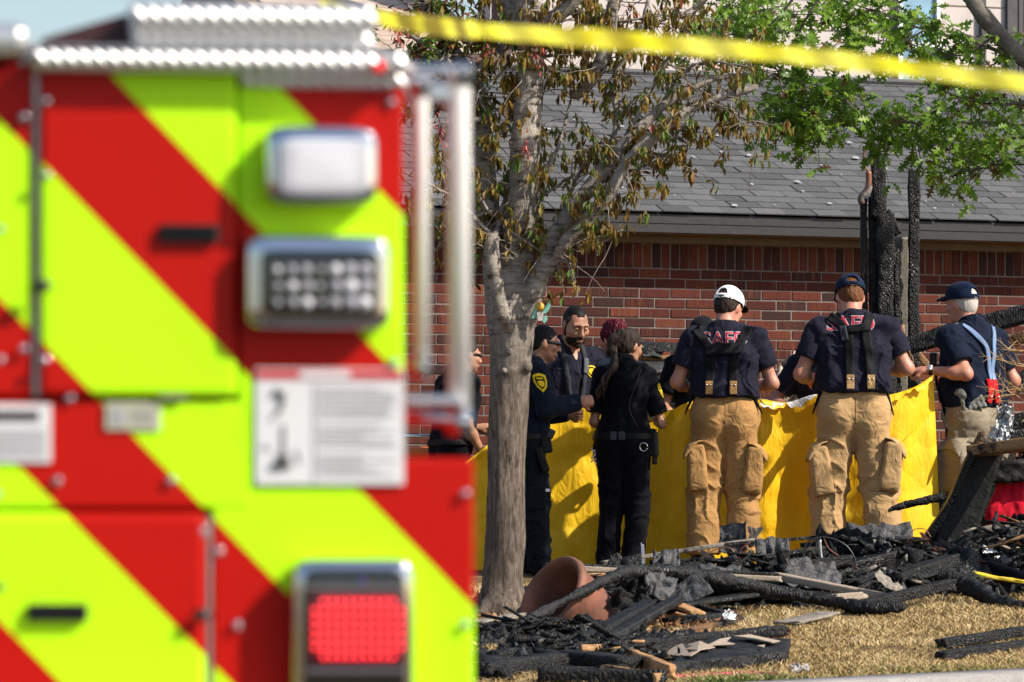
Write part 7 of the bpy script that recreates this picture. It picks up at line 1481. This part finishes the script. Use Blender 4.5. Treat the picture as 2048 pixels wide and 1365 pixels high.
# labels
lb = panel('warning_label', 511, 737, 808, 970, .009, 'label_white', .004, .001)
panel('label_header', 514, 740, 805, 760, .0105, 'label_red', .002, .0003, parent=lb); panel('label_title', 600, 743, 700, 756, .0115, 'label_white', .001, .0002, parent=lb); panel('label_divider', 628, 768, 632, 962, .0105, 'ink_grey', .001, .0002, parent=lb)
for k in range(19):
    if k in (7, 13): continue
    y = 775+k*9.6; panel('label_line', 638, y, 638+random.choice((150, 140, 155, 120, 90)), y+3.2, .0105, 'ink_grey', .001, .0002, parent=lb)
def ink(pts, r_=5): 
    V, Fc = tube([(tl(a, b_)[0], -.0112, tl(a, b_)[1]) for a, b_ in pts], r_*TDp/F, 6); link('pictogram', mesh_py('pictogram', V, Fc), M('ink_black'), lb)
ink([(550, 778), (566, 800), (556, 825)], 4); ink([(566, 850), (566, 930)], 2.2); ink([(540, 792), (572, 786)], 2.5); ink([(556, 825), (540, 840)], 2.5); ink([(545, 932), (580, 930)], 7); ink([(556, 912), (575, 916)], 5); ink([(590, 900), (600, 925)], 1.5); ink([(525, 890), (540, 900)], 1.5)
l2 = panel('warning_label', -60, 808, 102, 926, .009, 'label_white', .004, .001)
for k in range(7): panel('label_line', -50, 860+k*8.5, 92, 863+k*8.5, .0105, 'ink_grey', .001, .0002, parent=l2)
panel('label_title', -40, 822, 78, 842, .0105, 'ink_black', .001, .0002, parent=l2)
l3 = panel('small_label', 211, 806, 321, 861, .009, 'label_tan', .004, .001); panel('label_line', 224, 815, 250, 850, .0105, 'ink_grey', .001, .0002, parent=l3)
for k in range(4): panel('label_line', 260, 817+k*9, 310, 820+k*9, .0105, 'ink_grey', .001, .0002, parent=l3)
panel('small_label', 318, 790, 375, 798, .016, 'hinge_metal', .004, .001)
# tread plate: raised lozenges on bright aluminium
m, nt, b = newmat('aluminium', .34, .85, .5); b.inputs['Base Color'].default_value = (.66, .655, .65, 1)
def tread(x0, y0, x1, y1, d, depth, nx, ny, name='tread_plate'):
    a = tl(x0, y1, d); b_ = tl(x1, y0, d); o = box(name, (a[0], -d, a[1]), (b_[0], -d+depth, b_[1]), M('aluminium'), eng, .012, 3)
    bm = bmesh.new(); bmesh.ops.create_uvsphere(bm, u_segments=12, v_segments=8, radius=1); xform_bm(bm, Matrix.Rotation(R(45), 4, 'Y') @ Matrix.Diagonal((.020, .0045, .008, 1))); me = bm_mesh('lozenge', bm)
    bt = bmesh.new()
    for i in range(nx):
        for j in range(ny):
            x = a[0]+(b_[0]-a[0])*(i+.5)/nx; z = a[1]+(b_[1]-a[1])*(j+.5)/ny; t = bmesh.new(); t.from_mesh(me); xform_bm(t, Matrix.Translation((x, -d, z)) @ Matrix.Rotation(R(0 if (i+j) % 2 == 0 else 0), 4, 'Y')); m2 = bpy.data.meshes.new('t'); t.to_mesh(m2); t.free(); bt.from_mesh(m2); bpy.data.meshes.remove(m2)
    link('tread_pattern', bm_mesh('tread_pattern', bt), M('aluminium'), o, kind='stuff')
    return o
tread(64, 98, 812, 140, .055, .30, 26, 1); tread(478, 141, 808, 174, .020, .03, 12, 1); tread(264, 58, 745, 98, .010, .6, 17, 1); tread(262, 8, 750, 57, .040, .62, 17, 1)
panel('top_lip', 60, 94, 806, 99, .060, 'aluminium', .02, .002)
panel('corner_tread', -900, 32, 62, 112, .04, 'aluminium', .5, .02)
a, b_, c_ = tl(80, 93), tl(262, 20), tl(262, 93); bm = bmesh.new(); vs_ = [bm.verts.new((q[0], .05, q[1])) for q in (a, tl(90, 70), b_, c_)]; f_ = bm.faces.new(vs_); r_ = bmesh.ops.extrude_face_region(bm, geom=[f_]); [setattr(g_.co, 'y', 1.2) for g_ in r_['geom'] if isinstance(g_, bmesh.types.BMVert)]; bmesh.ops.recalc_face_normals(bm, faces=bm.faces[:]); link('hose_cover', bm_mesh('hose_cover', bm), M('dark_red'), eng, smooth=False)
# marker light
bm = bmesh.new(); bmesh.ops.create_uvsphere(bm, u_segments=16, v_segments=10, radius=.009); m, nt, b = newmat('marker_red', .2); b.inputs['Base Color'].default_value = (.75, .01, .02, 1); b.inputs['Emission Color'].default_value = (1, .01, .03, 1); b.inputs['Emission Strength'].default_value = .5; mk = link('marker_light', bm_mesh('marker_light', bm), m, eng); a = tl(757, 134, .06); mk.location = (a[0], -.066, a[1])
a = tl(772, 122, .062); o = link('bolt', bolt, M('chrome'), eng); o.location = (a[0], -.062, a[1])
# grab rails
for nm, px, y0, y1, rad, d in (('grab_rail', 841, 172, 735, 17, -.07), ('grab_rail', 918, 150, 845, 23, -.09)):
    a, b_ = tl(px, y0, d), tl(px, y1, d); rr_ = rad*TDp/F; g_ = tube_obj(nm, [(a[0], -d, a[1]+.0), (a[0], -d, a[1]-.01), (b_[0], -d, b_[1])], rr_, M('rail_grey'), eng, 24)
    for z, h_ in ((a[1], .035), (b_[1], .04)):
        V_, F_ = tube([(a[0], -d, z-h_/2), (a[0], -d, z+h_/2)], rr_*1.18, 24); link('end_fitting', mesh_py('end_fitting', V_, F_), M('chrome'), g_)
        V_, F_ = tube([(a[0], -d, z), (a[0]-.02, .085, z+.005), (xr-.02, .10, z+.01)], rr_*.6, 12); link('stanchion', mesh_py('stanchion', V_, F_), M('steel'), g_)
    for k in range(2):
        o = link('bolt', bolt, M('chrome'), g_); o.location = (a[0]-.008+.018*k, -d-rr_*1.1, a[1]+.006)
    o = link('bolt', bolt, M('chrome'), g_); o.location = (a[0]+.006, -d-rr_*1.1, b_[1]+.012)
panel('rail_bracket', 806, 165, 905, 205, -.08, 'steel', .03, .006); panel('rail_bracket', 806, 790, 930, 815, -.06, 'steel', .03, .006); panel('bracket_pad', 884, 165, 898, 215, -.16, 'engine_red', .03, .01); panel('bracket_pad', 896, 800, 922, 852, -.16, 'engine_red', .03, .012)

# ---------------------------------------------------------------- groups of things of one kind
for o in bpy.data.objects:
    if o.parent is None and 'category' in o:
        k = o['category']
        if k == 'person': o['group'] = 'people gathered round the yellow sheet'
        elif k in ('timber', 'beam', 'rafter', 'post', 'joist', 'log', 'lath', 'pole'): o['group'] = 'charred timbers of the burnt heap'
        elif k in ('board', 'plank', 'wood', 'panel'): o['group'] = 'boards of the burnt heap'
        elif k == 'scrap': o['group'] = 'crumpled scraps of the burnt heap'
        elif k == 'tree': o['group'] = 'trees of the front yard'
